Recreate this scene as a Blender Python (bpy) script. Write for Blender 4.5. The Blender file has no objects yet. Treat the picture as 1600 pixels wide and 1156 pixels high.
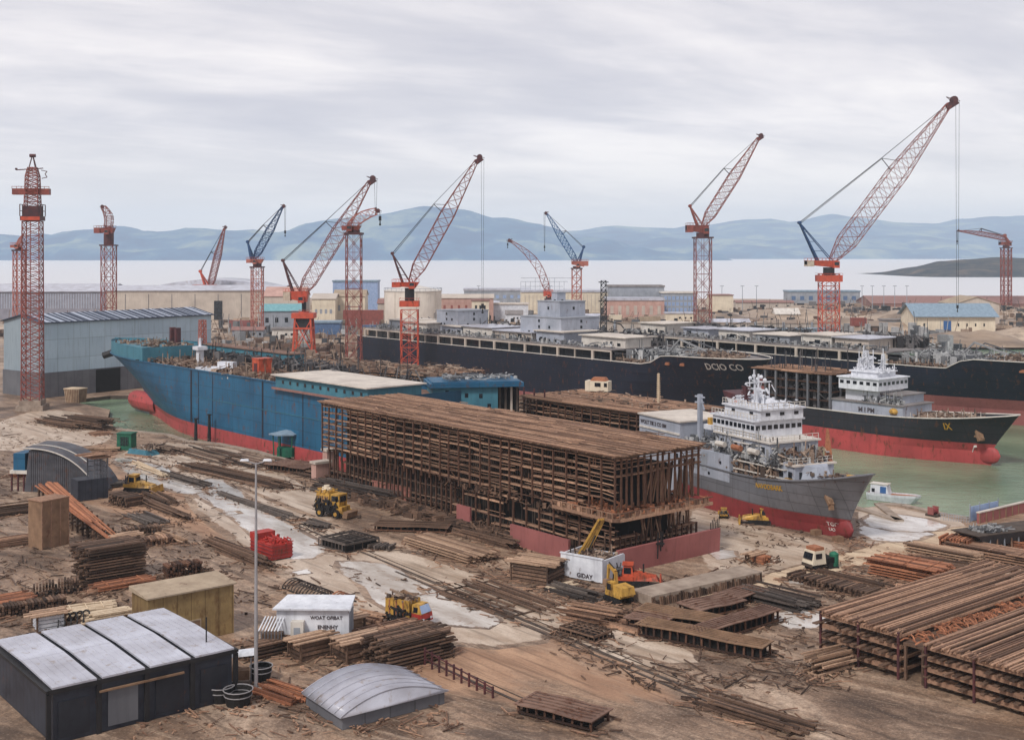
import bpy, bmesh, math, random
from mathutils import Vector, Matrix, noise as mnoise
from mathutils.geometry import tessellate_polygon
random.seed(7)
R = random.Random(11)
sc = bpy.context.scene
col = sc.collection
F = 1900.0; HC = 50.0; Y0 = 394.0
def G(px, py, z=0.0):
    D = F*(HC-z)/(py-Y0); return ((px-800)*D/F, D)
def Pp(px, py, D): return Vector(((px-800)*D/F, D, HC-(py-Y0)*D/F))
UA = math.atan2(-.777, .63)           # yard axis u, running down-right in the picture
U = Vector((math.cos(UA), math.sin(UA))); V = Vector((-math.sin(UA), math.cos(UA)))
def lin(c):
    c /= 255.0
    return c/12.92 if c <= .04045 else ((c+.055)/1.055)**2.4
def C(r, g, b, k=1.0): return (lin(r)*k, lin(g)*k, lin(b)*k, 1)
# ------------------------------------------------------------ camera
cam = bpy.data.cameras.new('camera'); camo = bpy.data.objects.new('camera', cam); col.objects.link(camo)
camo.location = (0, 0, HC); camo.rotation_euler = (math.pi/2, 0, 0)
cam.sensor_width = 36; cam.lens = F/1600*36; cam.shift_y = -(578-Y0)/1600.0
cam.clip_start = .5; cam.clip_end = 60000
sc.camera = camo
sc.view_settings.view_transform = 'Standard'; sc.view_settings.look = 'None'
sc.view_settings.exposure = 0.14; sc.view_settings.gamma = 1
sc.render.engine = 'CYCLES'; sc.cycles.use_denoising = True
sc.cycles.max_bounces = 5; sc.cycles.diffuse_bounces = 3; sc.cycles.glossy_bounces = 2; sc.cycles.volume_bounces = 1
sc.cycles.transmission_bounces = 2; sc.cycles.transparent_max_bounces = 4
# ------------------------------------------------------------ node helpers
class NT:
    def __init__(s, nt): s.nt = nt; s.n = nt.nodes; s.l = nt.links
    def node(s, t, **kw):
        n = s.n.new(t)
        for k, v in kw.items(): setattr(n, k, v)
        return n
    def set(s, sock, v):
        if hasattr(v, 'is_linked') or isinstance(v, bpy.types.NodeSocket): s.l.new(v, sock)
        else: sock.default_value = v
    def math(s, op, a, b=None, c=None, clamp=False):
        n = s.node('ShaderNodeMath', operation=op); n.use_clamp = clamp
        s.set(n.inputs[0], a)
        if b is not None: s.set(n.inputs[1], b)
        if c is not None: s.set(n.inputs[2], c)
        return n.outputs[0]
    def noise(s, vec, scale, detail=4, rough=.55, dist=0, stretch=None, rot=0):
        if stretch or rot:
            m = s.node('ShaderNodeMapping'); s.l.new(vec, m.inputs[0])
            m.vector_type = 'TEXTURE'
            m.inputs['Rotation'].default_value = (0, 0, rot)
            m.inputs['Scale'].default_value = stretch or (1, 1, 1); vec = m.outputs[0]
        n = s.node('ShaderNodeTexNoise'); s.l.new(vec, n.inputs['Vector'])
        n.inputs['Scale'].default_value = scale; n.inputs['Detail'].default_value = detail
        n.inputs['Roughness'].default_value = rough; n.inputs['Distortion'].default_value = dist
        return n.outputs[0]
    def ramp(s, fac, stops):
        n = s.node('ShaderNodeValToRGB'); s.l.new(fac, n.inputs[0])
        e = n.color_ramp.elements
        while len(e) < len(stops): e.new(.5)
        for i, (p, c) in enumerate(stops):
            e[i].position = p; e[i].color = c if len(c) == 4 else (*c, 1)
        return n.outputs[0]
    def mapr(s, v, a, b, c=0, d=1):
        n = s.node('ShaderNodeMapRange'); n.clamp = True
        s.set(n.inputs[0], v)
        for i, x in enumerate((a, b, c, d)): n.inputs[i+1].default_value = x
        return n.outputs[0]
    def mix(s, f, a, b, mode='MIX'):
        n = s.node('ShaderNodeMix', data_type='RGBA', blend_type=mode)
        s.set(n.inputs[0], f); s.set(n.inputs[6], a); s.set(n.inputs[7], b)
        return n.outputs[2]
    def bump(s, h, strength=.3, dist=.1):
        n = s.node('ShaderNodeBump'); s.l.new(h, n.inputs['Height'])
        n.inputs['Strength'].default_value = strength; n.inputs['Distance'].default_value = dist
        return n.outputs[0]
MATS = {}
def newmat(name):
    m = bpy.data.materials.new(name); m.use_nodes = True
    t = NT(m.node_tree); b = m.node_tree.nodes['Principled BSDF']
    MATS[name] = m
    return m, t, b
def paint(name, c1, c2=None, scale=.6, rough=.6, rust=0.0, rustc=C(92, 58, 42), streak=True, metal=0.0, spec=.3, coat=0, panel=None, contrast=1.0):
    """weathered paint or timber: two tones, vertical streaks, rust blotches"""
    m, t, b = newmat(name)
    if c2 is None: c2 = tuple(x*.72 for x in c1[:3])+(1,)
    tc = t.node('ShaderNodeTexCoord').outputs['Object']
    n1 = t.noise(tc, scale, 5, .6)
    c = t.mix(t.mapr(n1, .5-.2/contrast, .5+.2/contrast), c1, c2)
    if streak:
        n2 = t.noise(tc, 1.1, 4, .6, stretch=(.8, .8, 9))
        dirt = tuple(x*.5 for x in c1[:3])+(1,)
        c = t.mix(t.mapr(n2, .52, .75, 0, .55), c, dirt)
    if rust > 0:
        n3 = t.noise(tc, .9, 6, .68, stretch=(1, 1, 2.5))
        c = t.mix(t.mapr(n3, .72-rust*.5, .80-rust*.4, 0, .9), c, rustc)
    if panel:
        sx, sz = panel
        br = t.node('ShaderNodeTexBrick'); mp = t.node('ShaderNodeMapping')
        t.l.new(tc, mp.inputs[0]); mp.inputs['Rotation'].default_value = (math.pi/2, 0, 0)
        t.l.new(mp.outputs[0], br.inputs['Vector']); br.offset = 0
        br.inputs['Scale'].default_value = 1; br.inputs['Brick Width'].default_value = sx; br.inputs['Row Height'].default_value = sz
        br.inputs['Mortar Size'].default_value = .07
        br.inputs['Color1'].default_value = (1, 1, 1, 1); br.inputs['Color2'].default_value = (.84, .85, .86, 1); br.inputs['Mortar'].default_value = (.58, .56, .55, 1)
        c = t.mix(1.0, c, br.outputs['Color'], 'MULTIPLY')
    t.set(b.inputs['Base Color'], c)
    b.inputs['Roughness'].default_value = rough; b.inputs['Metallic'].default_value = metal
    b.inputs['Specular IOR Level'].default_value = spec
    return m
def wood(name, c1, c2, dark, scale=1.0, rough=.85):
    """each loose board (mesh island) gets its own tone"""
    m, t, b = newmat(name)
    geo = t.node('ShaderNodeNewGeometry'); tc = t.node('ShaderNodeTexCoord').outputs['Object']
    c = t.mix(geo.outputs['Random Per Island'], c1, c2)
    rnd = geo.outputs['Random Per Island']
    r2 = t.math('FRACT', t.math('MULTIPLY', rnd, 57.31)); r3 = t.math('FRACT', t.math('MULTIPLY', rnd, 913.7))
    c = t.mix(t.mapr(r2, .62, .95, 0, .85), c, dark)
    c = t.mix(t.mapr(r3, .9, 1, 0, .6), c, tuple(min(1, x*1.5) for x in c1[:3])+(1,))
    c = t.mix(t.mapr(t.noise(tc, .3*scale, 5, .65), .5, .75, 0, .5), c, dark)
    c = t.mix(t.mapr(t.noise(tc, 2.6*scale, 4, .65), .4, .7, 0, .5), c, dark)
    t.set(b.inputs['Base Color'], c); b.inputs['Roughness'].default_value = rough; b.inputs['Specular IOR Level'].default_value = .2
    return m
# ------------------------------------------------------------ mesh builder
class MB:
    def __init__(s): s.v = []; s.f = []; s.m = []; s.cur = 0
    def face(s, pts):
        i = len(s.v); s.v += [tuple(p) for p in pts]; s.f.append(tuple(range(i, i+len(pts)))); s.m.append(s.cur)
    def hexa(s, p):    # p[0..3] bottom ring, p[4..7] top ring
        i = len(s.v); s.v += [tuple(q) for q in p]
        for q in ((3, 2, 1, 0), (4, 5, 6, 7), (0, 1, 5, 4), (1, 2, 6, 5), (2, 3, 7, 6), (3, 0, 4, 7)):
            s.f.append(tuple(i+k for k in q)); s.m.append(s.cur)
    def box(s, x0, x1, y0, y1, z0, z1, rz=0, c=None):
        P = [(x0, y0, z0), (x1, y0, z0), (x1, y1, z0), (x0, y1, z0), (x0, y0, z1), (x1, y0, z1), (x1, y1, z1), (x0, y1, z1)]
        if rz:
            cx, cy = c or ((x0+x1)/2, (y0+y1)/2); a, b = math.cos(rz), math.sin(rz)
            P = [(cx+(x-cx)*a-(y-cy)*b, cy+(x-cx)*b+(y-cy)*a, z) for x, y, z in P]
        s.hexa(P)
    def cbox(s, cx, cy, z0, lx, ly, h, rz=0): s.box(cx-lx/2, cx+lx/2, cy-ly/2, cy+ly/2, z0, z0+h, rz)
    def bar(s, p0, p1, w, h=None, w1=None, up=None):
        p0 = Vector(p0); p1 = Vector(p1); d = p1-p0
        if d.length < 1e-6: return
        d.normalize(); upv = Vector(up) if up else (Vector((0, 0, 1)) if abs(d.z) < .95 else Vector((0, 1, 0)))
        a = d.cross(upv).normalized(); b = a.cross(d)
        h = h or w; k = 1 if w1 is None else w1/w
        def ring(p, k): return [p-a*w/2*k-b*h/2*k, p+a*w/2*k-b*h/2*k, p+a*w/2*k+b*h/2*k, p-a*w/2*k+b*h/2*k]
        s.hexa(ring(p0, 1)+ring(p1, k))
    def tube(s, p0, p1, r, n=8, r1=None, caps=True):
        p0 = Vector(p0); p1 = Vector(p1); d = (p1-p0).normalized(); r1 = r if r1 is None else r1
        a = d.cross(Vector((0, 0, 1)) if abs(d.z) < .95 else Vector((0, 1, 0))).normalized(); b = a.cross(d)
        i = len(s.v)
        for p, q in ((p0, r), (p1, r1)):
            for k in range(n):
                t = 2*math.pi*k/n; s.v.append(tuple(p+a*math.cos(t)*q+b*math.sin(t)*q))
        for k in range(n):
            s.f.append((i+k, i+(k+1) % n, i+n+(k+1) % n, i+n+k)); s.m.append(s.cur)
        if caps:
            s.f.append(tuple(i+k for k in reversed(range(n)))); s.m.append(s.cur)
            s.f.append(tuple(i+n+k for k in range(n))); s.m.append(s.cur)
    def path(s, pts, w, h=None):
        for a, b in zip(pts, pts[1:]): s.bar(a, b, w, h)
    def prism(s, pts, z0, z1):   # pts (x,y) ccw
        n = len(pts); i = len(s.v)
        s.v += [(x, y, z0) for x, y in pts]+[(x, y, z1) for x, y in pts]
        for k in range(n): s.f.append((i+k, i+(k+1) % n, i+n+(k+1) % n, i+n+k)); s.m.append(s.cur)
        s.f.append(tuple(i+k for k in reversed(range(n)))); s.m.append(s.cur)
        s.f.append(tuple(i+n+k for k in range(n))); s.m.append(s.cur)
    def extr(s, prof, axis0, axis1):  # prof list of 3d points, swept from offset axis0 to axis1
        n = len(prof); i = len(s.v); a0 = Vector(axis0); a1 = Vector(axis1)
        s.v += [tuple(Vector(p)+a0) for p in prof]+[tuple(Vector(p)+a1) for p in prof]
        for k in range(n): s.f.append((i+k, i+(k+1) % n, i+n+(k+1) % n, i+n+k)); s.m.append(s.cur)
        s.f.append(tuple(i+k for k in reversed(range(n)))); s.m.append(s.cur)
        s.f.append(tuple(i+n+k for k in range(n))); s.m.append(s.cur)
    def grid(s, rows):  # rows of points -> quads
        i = len(s.v); w = len(rows[0])
        for r in rows: s.v += [tuple(p) for p in r]
        for a in range(len(rows)-1):
            for b in range(w-1):
                k = i+a*w+b; s.f.append((k, k+1, k+w+1, k+w)); s.m.append(s.cur)
    def sphere(s, c, r, n=8, m=6, sx=1, sy=1, sz=1):
        rows = []
        for j in range(m+1):
            ph = -math.pi/2+math.pi*j/m
            rows.append([(c[0]+r*sx*math.cos(ph)*math.cos(2*math.pi*k/n), c[1]+r*sy*math.cos(ph)*math.sin(2*math.pi*k/n), c[2]+r*sz*math.sin(ph)) for k in range(n+1)])
        s.grid(rows)
    def lattice(s, p0, p1, w0, w1, n, r, side=None, rb=None):
        """square lattice mast from p0 to p1; widths w0->w1"""
        p0 = Vector(p0); p1 = Vector(p1); d = (p1-p0).normalized()
        a = Vector(side) if side else Vector((1, 0, 0)); a = (a-d*a.dot(d)).normalized(); b = d.cross(a)
        rb = rb or r*.6
        def cor(t):
            p = p0.lerp(p1, t); w = (w0+(w1-w0)*t)/2
            return [p-a*w-b*w, p+a*w-b*w, p+a*w+b*w, p-a*w+b*w]
        c0 = cor(0); c1 = cor(1)
        for k in range(4): s.bar(c0[k], c1[k], r)
        prev = c0
        for i in range(n):
            q = cor((i+1)/n)
            for k in range(4):
                k2 = (k+1) % 4
                s.bar(prev[k], q[k2], rb); s.bar(prev[k2], q[k], rb)
                s.bar(q[k], q[k2], rb)
            prev = q
    def build(s, name, mats, parent=None, smooth=False):
        me = bpy.data.meshes.new(name); me.from_pydata(s.v, [], s.f)
        if not isinstance(mats, (list, tuple)): mats = [mats]
        for m in mats: me.materials.append(MATS[m] if isinstance(m, str) else m)
        me.polygons.foreach_set('material_index', s.m)
        if smooth: me.polygons.foreach_set('use_smooth', [True]*len(s.f))
        me.update()
        o = bpy.data.objects.new(name, me); col.objects.link(o)
        if parent: o.parent = parent
        return o
def tag(o, label=None, cat=None, group=None, kind=None):
    for k, v in (('label', label), ('category', cat), ('group', group), ('kind', kind)):
        if v: o[k] = v
    return o
def thing(name, label, cat, loc=(0, 0, 0), rz=0, group=None):
    o = bpy.data.objects.new(name, None); col.objects.link(o)
    o.location = (loc[0], loc[1], loc[2] if len(loc) > 2 else 0); o.rotation_euler = (0, 0, rz)
    o.empty_display_size = .5
    return tag(o, label, cat, group)
def dup(root, loc, rz, label=None, group=None):
    def cp(o, par):
        c = o.copy(); col.objects.link(c)
        if par: c.parent = par
        for ch in o.children: cp(ch, c)
        return c
    r = cp(root, None); r.location = (loc[0], loc[1], loc[2] if len(loc) > 2 else 0); r.rotation_euler = (0, 0, rz)
    if label: r['label'] = label
    if group: r['group'] = group
    return r
_font = {}
def text_pts(s, size, depth=.05):
    """mesh of the word (x right, y up, z depth)"""
    cu = bpy.data.curves.new('t', 'FONT'); cu.body = s; cu.size = size; cu.extrude = depth; cu.resolution_u = 2
    cu.offset = size*.012
    o = bpy.data.objects.new('t', cu); col.objects.link(o)
    dg = bpy.context.evaluated_depsgraph_get(); me = bpy.data.meshes.new_from_object(o.evaluated_get(dg))
    v = [tuple(x.co) for x in me.vertices]; f = [tuple(p.vertices) for p in me.polygons]
    bpy.data.objects.remove(o); bpy.data.curves.remove(cu); bpy.data.meshes.remove(me)
    return v, f
def lettering(s, size, m, parent, fn, name='lettering', depth=.05):
    v, f = text_pts(s, size, depth); b = MB()
    b.v = [tuple(fn(*p)) for p in v]; b.f = f; b.m = [0]*len(f)
    return b.build(name, m, parent)
# ------------------------------------------------------------ materials
paint('timber_plain', C(150, 122, 100), C(112, 88, 70), rough=.9, streak=False)
wood('timber', C(200, 168, 142), C(150, 120, 98), C(84, 64, 53))
wood('timber_dark', C(136, 108, 90), C(82, 64, 54), C(44, 35, 31))
wood('timber_rack', C(188, 150, 124), C(124, 94, 78), C(70, 52, 43))
wood('timber_orange', C(186, 126, 94), C(146, 94, 70), C(84, 56, 44))
wood('steel_scrap', C(118, 108, 102), C(70, 58, 52), C(38, 33, 32))
wood('mixed_scrap', C(180, 158, 140), C(98, 72, 60), C(44, 37, 36), 2)
wood('dark_scrap', C(120, 116, 116), C(44, 44, 50), C(28, 28, 32), 2)
wood('grey_scrap', C(196, 196, 196), C(86, 88, 94), C(50, 50, 54), 2)
wood('post_steel', C(118, 84, 66), C(72, 52, 44), C(40, 30, 27), 1)
paint('crane_red', C(152, 80, 70), C(112, 62, 58), rust=.35, rough=.55)
paint('crane_pink', C(186, 118, 104), C(150, 84, 74), rust=.3)
paint('crane_orange', C(204, 86, 60), C(168, 72, 54), rust=.25)
paint('crane_dark', C(96, 52, 52), C(60, 42, 48))
paint('crane_blue', C(34, 74, 122), C(28, 50, 84), rust=.15)
paint('crane_lightblue', C(50, 100, 150), C(40, 74, 116), rust=.15)
paint('counterweight', C(200, 184, 166), C(160, 142, 126), rust=.2)
paint('cable', C(52, 50, 56), rough=.5, streak=False)
paint('window_dark', C(34, 38, 46), C(20, 24, 30), rough=.2, streak=False, spec=.6)
paint('black_steel', C(44, 42, 44), C(26, 26, 28), rough=.6)
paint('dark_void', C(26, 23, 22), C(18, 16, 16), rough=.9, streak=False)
paint('hull_blue', C(40, 102, 136), C(28, 78, 110), scale=.12, rust=.3, rough=.5, panel=(11, 3.4))
paint('hull_teal', C(72, 126, 142), C(54, 102, 120), scale=.2, rust=.14, rough=.6)
paint('hull_navy', C(32, 38, 54), C(21, 27, 41), scale=.1, rust=.3, rough=.5, panel=(10, 3))
paint('hull_black', C(50, 50, 56), C(36, 37, 43), scale=.1, rust=.3, rough=.5, panel=(8, 2.2))
paint('hull_grey', C(124, 124, 130), C(98, 99, 104), scale=.12, rust=.2, rough=.5, panel=(5, 1.8))
paint('hull_lightgrey', C(172, 176, 188), C(142, 148, 160), scale=.2, rust=.24, rough=.6)
paint('boot_red', C(150, 62, 62), C(118, 50, 54), scale=.15, rust=.34, rough=.6)
paint('boot_bright', C(182, 76, 76), C(146, 64, 64), scale=.15, rust=.34, rough=.55)
paint('boot_dull', C(156, 96, 92), C(130, 78, 76), scale=.15, rust=.2, rough=.7)
paint('hull_pink', C(168, 112, 100), C(140, 92, 82), rust=.15)
paint('white_paint', C(222, 224, 230), C(186, 188, 196), scale=.5, rust=.2, rough=.5)
paint('offwhite', C(214, 208, 200), C(186, 178, 170), scale=.4, rust=.16)
paint('gold_paint', C(196, 150, 50), streak=False)
paint('ink', C(84, 76, 80), streak=False)
paint('letter_white', C(214, 206, 200), streak=False)
paint('deck_grey', C(140, 134, 132), C(104, 98, 98), scale=.2, rust=.3, rough=.8)
paint('deck_cream', C(214, 204, 192), C(176, 166, 158), scale=.2, rust=.1, rough=.8)
paint('deck_rust', C(140, 112, 98), C(98, 74, 64), scale=.3, rust=.4, rough=.9)
paint('concrete', C(168, 152, 138), C(128, 112, 100), scale=.5, rough=.9, rustc=C(86, 68, 56), rust=.2)
paint('quay_dark', C(92, 80, 72), C(58, 50, 46), scale=.4, rough=.9, rust=.2)
paint('clad_blue', C(186, 204, 216), C(168, 188, 202), scale=.1, rough=.6, panel=(6.2, 6.6), contrast=.7)
paint('clad_grey', C(112, 112, 116), C(92, 92, 98), scale=.15, rough=.7, panel=(3.1, 9))
paint('roof_slate', C(74, 82, 98), C(54, 60, 76), scale=.2, rough=.8)
paint('roof_stripe', C(176, 184, 200), C(150, 158, 172), rough=.5)
paint('roof_pale', C(194, 196, 208), C(150, 148, 156), scale=.16, rough=.3, rustc=C(142, 130, 124), rust=.3, streak=False)
paint('clad_stripe', C(150, 148, 158), C(120, 118, 128), scale=.2)
paint('wall_beige', C(196, 184, 172), C(168, 156, 146), scale=.1, rust=.1)
paint('wall_cream', C(224, 212, 190), C(200, 186, 166), scale=.2, rust=.05)
paint('wall_pink', C(196, 160, 148), C(166, 128, 118), scale=.2, rust=.2)
paint('wall_grey', C(160, 164, 172), C(130, 134, 142), scale=.2)
paint('roof_bluegrey', C(140, 160, 176), C(112, 130, 146), rough=.5)
paint('roof_brown', C(150, 112, 104), C(124, 90, 84))
paint('roof_teal', C(124, 170, 176), C(100, 148, 156))
paint('box_red', C(152, 84, 74), C(124, 70, 64), rust=.2)
paint('box_blue', C(92, 116, 152), C(70, 92, 124), rust=.1)
paint('door_blue', C(62, 104, 160), C(50, 86, 136))
paint('ochre', C(168, 142, 96), C(132, 108, 74), scale=.45, rough=.8, rust=.4, panel=(1.9, 9), rustc=C(116, 88, 58))
paint('ochre_roof', C(178, 160, 138), C(140, 122, 104), scale=.3, rough=.8, rust=.2)
paint('card_brown', C(148, 118, 94), C(108, 84, 66), scale=.5, rough=.9, rust=.2)
paint('corrug_dark', C(92, 92, 98), C(60, 60, 66), scale=.4, rough=.5, rust=.32)
paint('slate_dark', C(60, 64, 74), C(38, 40, 50), rough=.5, scale=.5, rust=.2, panel=(1.2, 9))
paint('machine_yellow', C(206, 162, 76), C(160, 120, 60), rust=.42, rough=.5, rustc=C(90, 66, 40))
paint('machine_orange', C(200, 88, 58), C(150, 66, 50), rust=.36, rough=.5)
paint('machine_red', C(186, 58, 50), C(136, 46, 42), rust=.34, rough=.5)
paint('kiosk_green', C(40, 110, 84), C(26, 76, 62), rust=.1)
paint('rubber', C(36, 34, 34), rough=.9, streak=False)
paint('lamp_steel', C(160, 156, 158), C(130, 128, 130), streak=False)
paint('panel_blue', C(158, 176, 206), C(128, 150, 188), rough=.5)
paint('tank_white', C(226, 216, 204), C(206, 194, 182), scale=.1, rust=.06)
paint('palewood', C(214, 194, 168), C(180, 158, 132), rough=.9, streak=False)
# ------------------------------------------------------------ world
w = bpy.data.worlds.new('World'); sc.world = w; w.use_nodes = True
t = NT(w.node_tree); bg = w.node_tree.nodes['Background']; wo = w.node_tree.nodes['World Output']
SUN_EL, SUN_ROT = math.radians(48), math.radians(215)
sky = t.node('ShaderNodeTexSky', sky_type='NISHITA'); sky.sun_disc = False; sky.sun_elevation = SUN_EL; sky.sun_rotation = SUN_ROT
t.l.new(sky.outputs[0], bg.inputs[0]); bg.inputs[1].default_value = .08
tc = t.node('ShaderNodeTexCoord').outputs['Generated']
sp = t.node('ShaderNodeSeparateXYZ'); t.l.new(tc, sp.inputs[0])
zz = t.math('MAXIMUM', sp.outputs[2], 0.0)
den = t.math('ADD', zz, .17)
cx = t.math('DIVIDE', sp.outputs[0], den); cy = t.math('DIVIDE', sp.outputs[1], den)
cb = t.node('ShaderNodeCombineXYZ'); t.l.new(cx, cb.inputs[0]); t.l.new(cy, cb.inputs[1])
n1 = t.noise(cb.outputs[0], .95, 6, .55, .5, rot=.5, stretch=(1.7, 1, 1)); n2 = t.noise(cb.outputs[0], 3.6, 6, .55, .4, rot=.35, stretch=(1.8, 1, 1))
nn = t.math('ADD', t.math('MULTIPLY', n1, .72), t.math('MULTIPLY', n2, .28))
cloud = t.ramp(nn, [(.38, C(192, 190, 199)), (.46, C(205, 202, 208)), (.54, C(226, 221, 223)), (.62, C(244, 238, 236))])
hz = t.mapr(zz, 0.01, .10, 1, 0)
cloud = t.mix(t.math('MULTIPLY', hz, .8), cloud, C(234, 226, 218))
cloud = t.mix(t.mapr(zz, .3, .8, 0, .6), cloud, C(150, 150, 160))  # sky overhead, out of view, darkened to weaken the ambient light
b2 = t.node('ShaderNodeBackground'); t.l.new(cloud, b2.inputs[0]); b2.inputs[1].default_value = 1.14
mx = t.node('ShaderNodeMixShader'); mx.inputs[0].default_value = .93
t.l.new(bg.outputs[0], mx.inputs[1]); t.l.new(b2.outputs[0], mx.inputs[2]); t.l.new(mx.outputs[0], wo.inputs['Surface'])
sun = bpy.data.lights.new('sun', 'SUN'); sun.energy = 2.5; sun.angle = math.radians(11); sun.color = (1, .96, .9)
so = bpy.data.objects.new('sun', sun); col.objects.link(so)
# nishita rotation: 0 = +Y, clockwise seen from above
sd = Vector((math.sin(SUN_ROT)*math.cos(SUN_EL), math.cos(SUN_ROT)*math.cos(SUN_EL), math.sin(SUN_EL)))
so.rotation_euler = sd.to_track_quat('Z', 'Y').to_euler()
# ------------------------------------------------------------ haze
m, t, b = newmat('haze_air'); t.n.remove(b)
pv = t.node('ShaderNodeVolumePrincipled'); pv.inputs['Color'].default_value = (.76, .88, 1, 1); pv.inputs['Density'].default_value = 8.5e-5
pv.inputs['Anisotropy'].default_value = 0.0
t.l.new(pv.outputs[0], t.n['Material Output'].inputs['Volume'])
hb = MB(); hb.box(-16000, 16000, -400, 15800, -8, 560)
tag(hb.build('haze', 'haze_air'), 'pale blue haze lying over the bay and the far hills', 'haze', kind='stuff')
# ------------------------------------------------------------ ground materials
def dirt(t):
    pos = t.node('ShaderNodeNewGeometry').outputs['Position']
    n1 = t.noise(pos, .035, 6, .62, .6)
    n2 = t.noise(pos, .11, 6, .66, .8, stretch=(3.2, 1, 1), rot=UA)
    n3 = t.noise(pos, .9, 6, .7)
    n4 = t.noise(pos, .25, 5, .7, .5, stretch=(5, 1, 1), rot=UA+.5)
    c = t.ramp(n2, [(.32, C(70, 56, 47)), (.44, C(122, 99, 82)), (.54, C(168, 142, 121)), (.66, C(212, 187, 164))])
    c = t.mix(t.mapr(n1, .42, .62, 0, .75), c, C(166, 134, 108))
    c = t.mix(t.mapr(n4, .52, .66, 0, .7), c, C(72, 58, 50))
    n5 = t.noise(pos, .9, 4, .6, .3, stretch=(34, 1, 1), rot=UA); n6 = t.noise(pos, .8, 4, .6, .5, stretch=(26, 1, 1), rot=UA+.32)
    c = t.mix(t.mapr(n5, .55, .64, 0, .55), c, C(62, 48, 38)); c = t.mix(t.mapr(n6, .56, .66, 0, .5), c, C(196, 170, 146))
    c = t.mix(t.mapr(n3, .38, .7, 0, .6), c, C(58, 44, 36))
    n7 = t.noise(pos, 3.2, 5, .75)
    c = t.mix(t.mapr(n7, .5, .66, 0, .55), c, C(54, 42, 36)); c = t.mix(t.mapr(n7, .44, .34, 0, .4), c, C(206, 186, 166))
    return pos, c, n3, n1
m, t, b = newmat('yard_dirt')
pos, c, n3, n1 = dirt(t)
sp = t.node('ShaderNodeSeparateXYZ'); t.l.new(pos, sp.inputs[0])
farm = t.mapr(sp.outputs[1], 420, 640)
cf = t.ramp(t.noise(pos, .012, 7, .7, .5, stretch=(3, 1, 1)), [(.35, C(96, 82, 72)), (.47, C(150, 130, 112)), (.58, C(186, 166, 146)), (.68, C(140, 136, 132))])
c = t.mix(farm, c, cf)
c = t.mix(t.mapr(t.noise(pos, .05, 8, .75), .5, .6, 0, .6), c, t.mix(farm, C(84, 68, 58), C(90, 74, 64)))
t.set(b.inputs['Base Color'], c)
t.set(b.inputs['Roughness'], t.mapr(n1, .35, .6, .85, .5)); t.set(b.inputs['Normal'], t.bump(n3, .5, .25))
b.inputs['Specular IOR Level'].default_value = .35
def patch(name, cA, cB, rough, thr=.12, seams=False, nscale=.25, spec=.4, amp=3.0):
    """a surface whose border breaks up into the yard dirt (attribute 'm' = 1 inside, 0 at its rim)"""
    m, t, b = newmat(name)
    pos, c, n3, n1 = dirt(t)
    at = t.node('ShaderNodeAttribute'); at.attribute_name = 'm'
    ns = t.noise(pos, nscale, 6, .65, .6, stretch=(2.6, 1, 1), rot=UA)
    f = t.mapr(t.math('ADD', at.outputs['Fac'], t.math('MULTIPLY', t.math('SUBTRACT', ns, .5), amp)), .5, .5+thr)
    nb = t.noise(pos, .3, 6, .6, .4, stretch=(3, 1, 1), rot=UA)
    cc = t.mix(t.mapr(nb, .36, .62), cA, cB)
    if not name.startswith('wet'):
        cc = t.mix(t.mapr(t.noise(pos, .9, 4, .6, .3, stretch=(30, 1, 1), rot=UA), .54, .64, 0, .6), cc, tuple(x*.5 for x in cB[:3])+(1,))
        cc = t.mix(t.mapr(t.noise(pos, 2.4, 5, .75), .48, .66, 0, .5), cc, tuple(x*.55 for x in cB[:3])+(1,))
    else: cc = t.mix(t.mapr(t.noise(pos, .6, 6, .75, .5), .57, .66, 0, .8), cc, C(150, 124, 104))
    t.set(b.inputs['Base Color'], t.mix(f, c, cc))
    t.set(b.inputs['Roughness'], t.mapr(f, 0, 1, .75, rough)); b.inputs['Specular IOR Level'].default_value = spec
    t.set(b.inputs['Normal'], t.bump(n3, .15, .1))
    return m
patch('road_concrete', C(206, 188, 170), C(168, 146, 126), .45, amp=1.4)
patch('road_pale', C(214, 192, 164), C(184, 158, 132), .8, .2, amp=1.0)
patch('wet_sky_glare', C(222, 216, 210), C(176, 164, 154), .1, .1, spec=.9, amp=3.6, nscale=.16)  # wet gloss, with the sky's pale reflection also put into the base colour
patch('mud_orange', C(182, 146, 118), C(148, 114, 90), .7, .5, nscale=.12)
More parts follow.
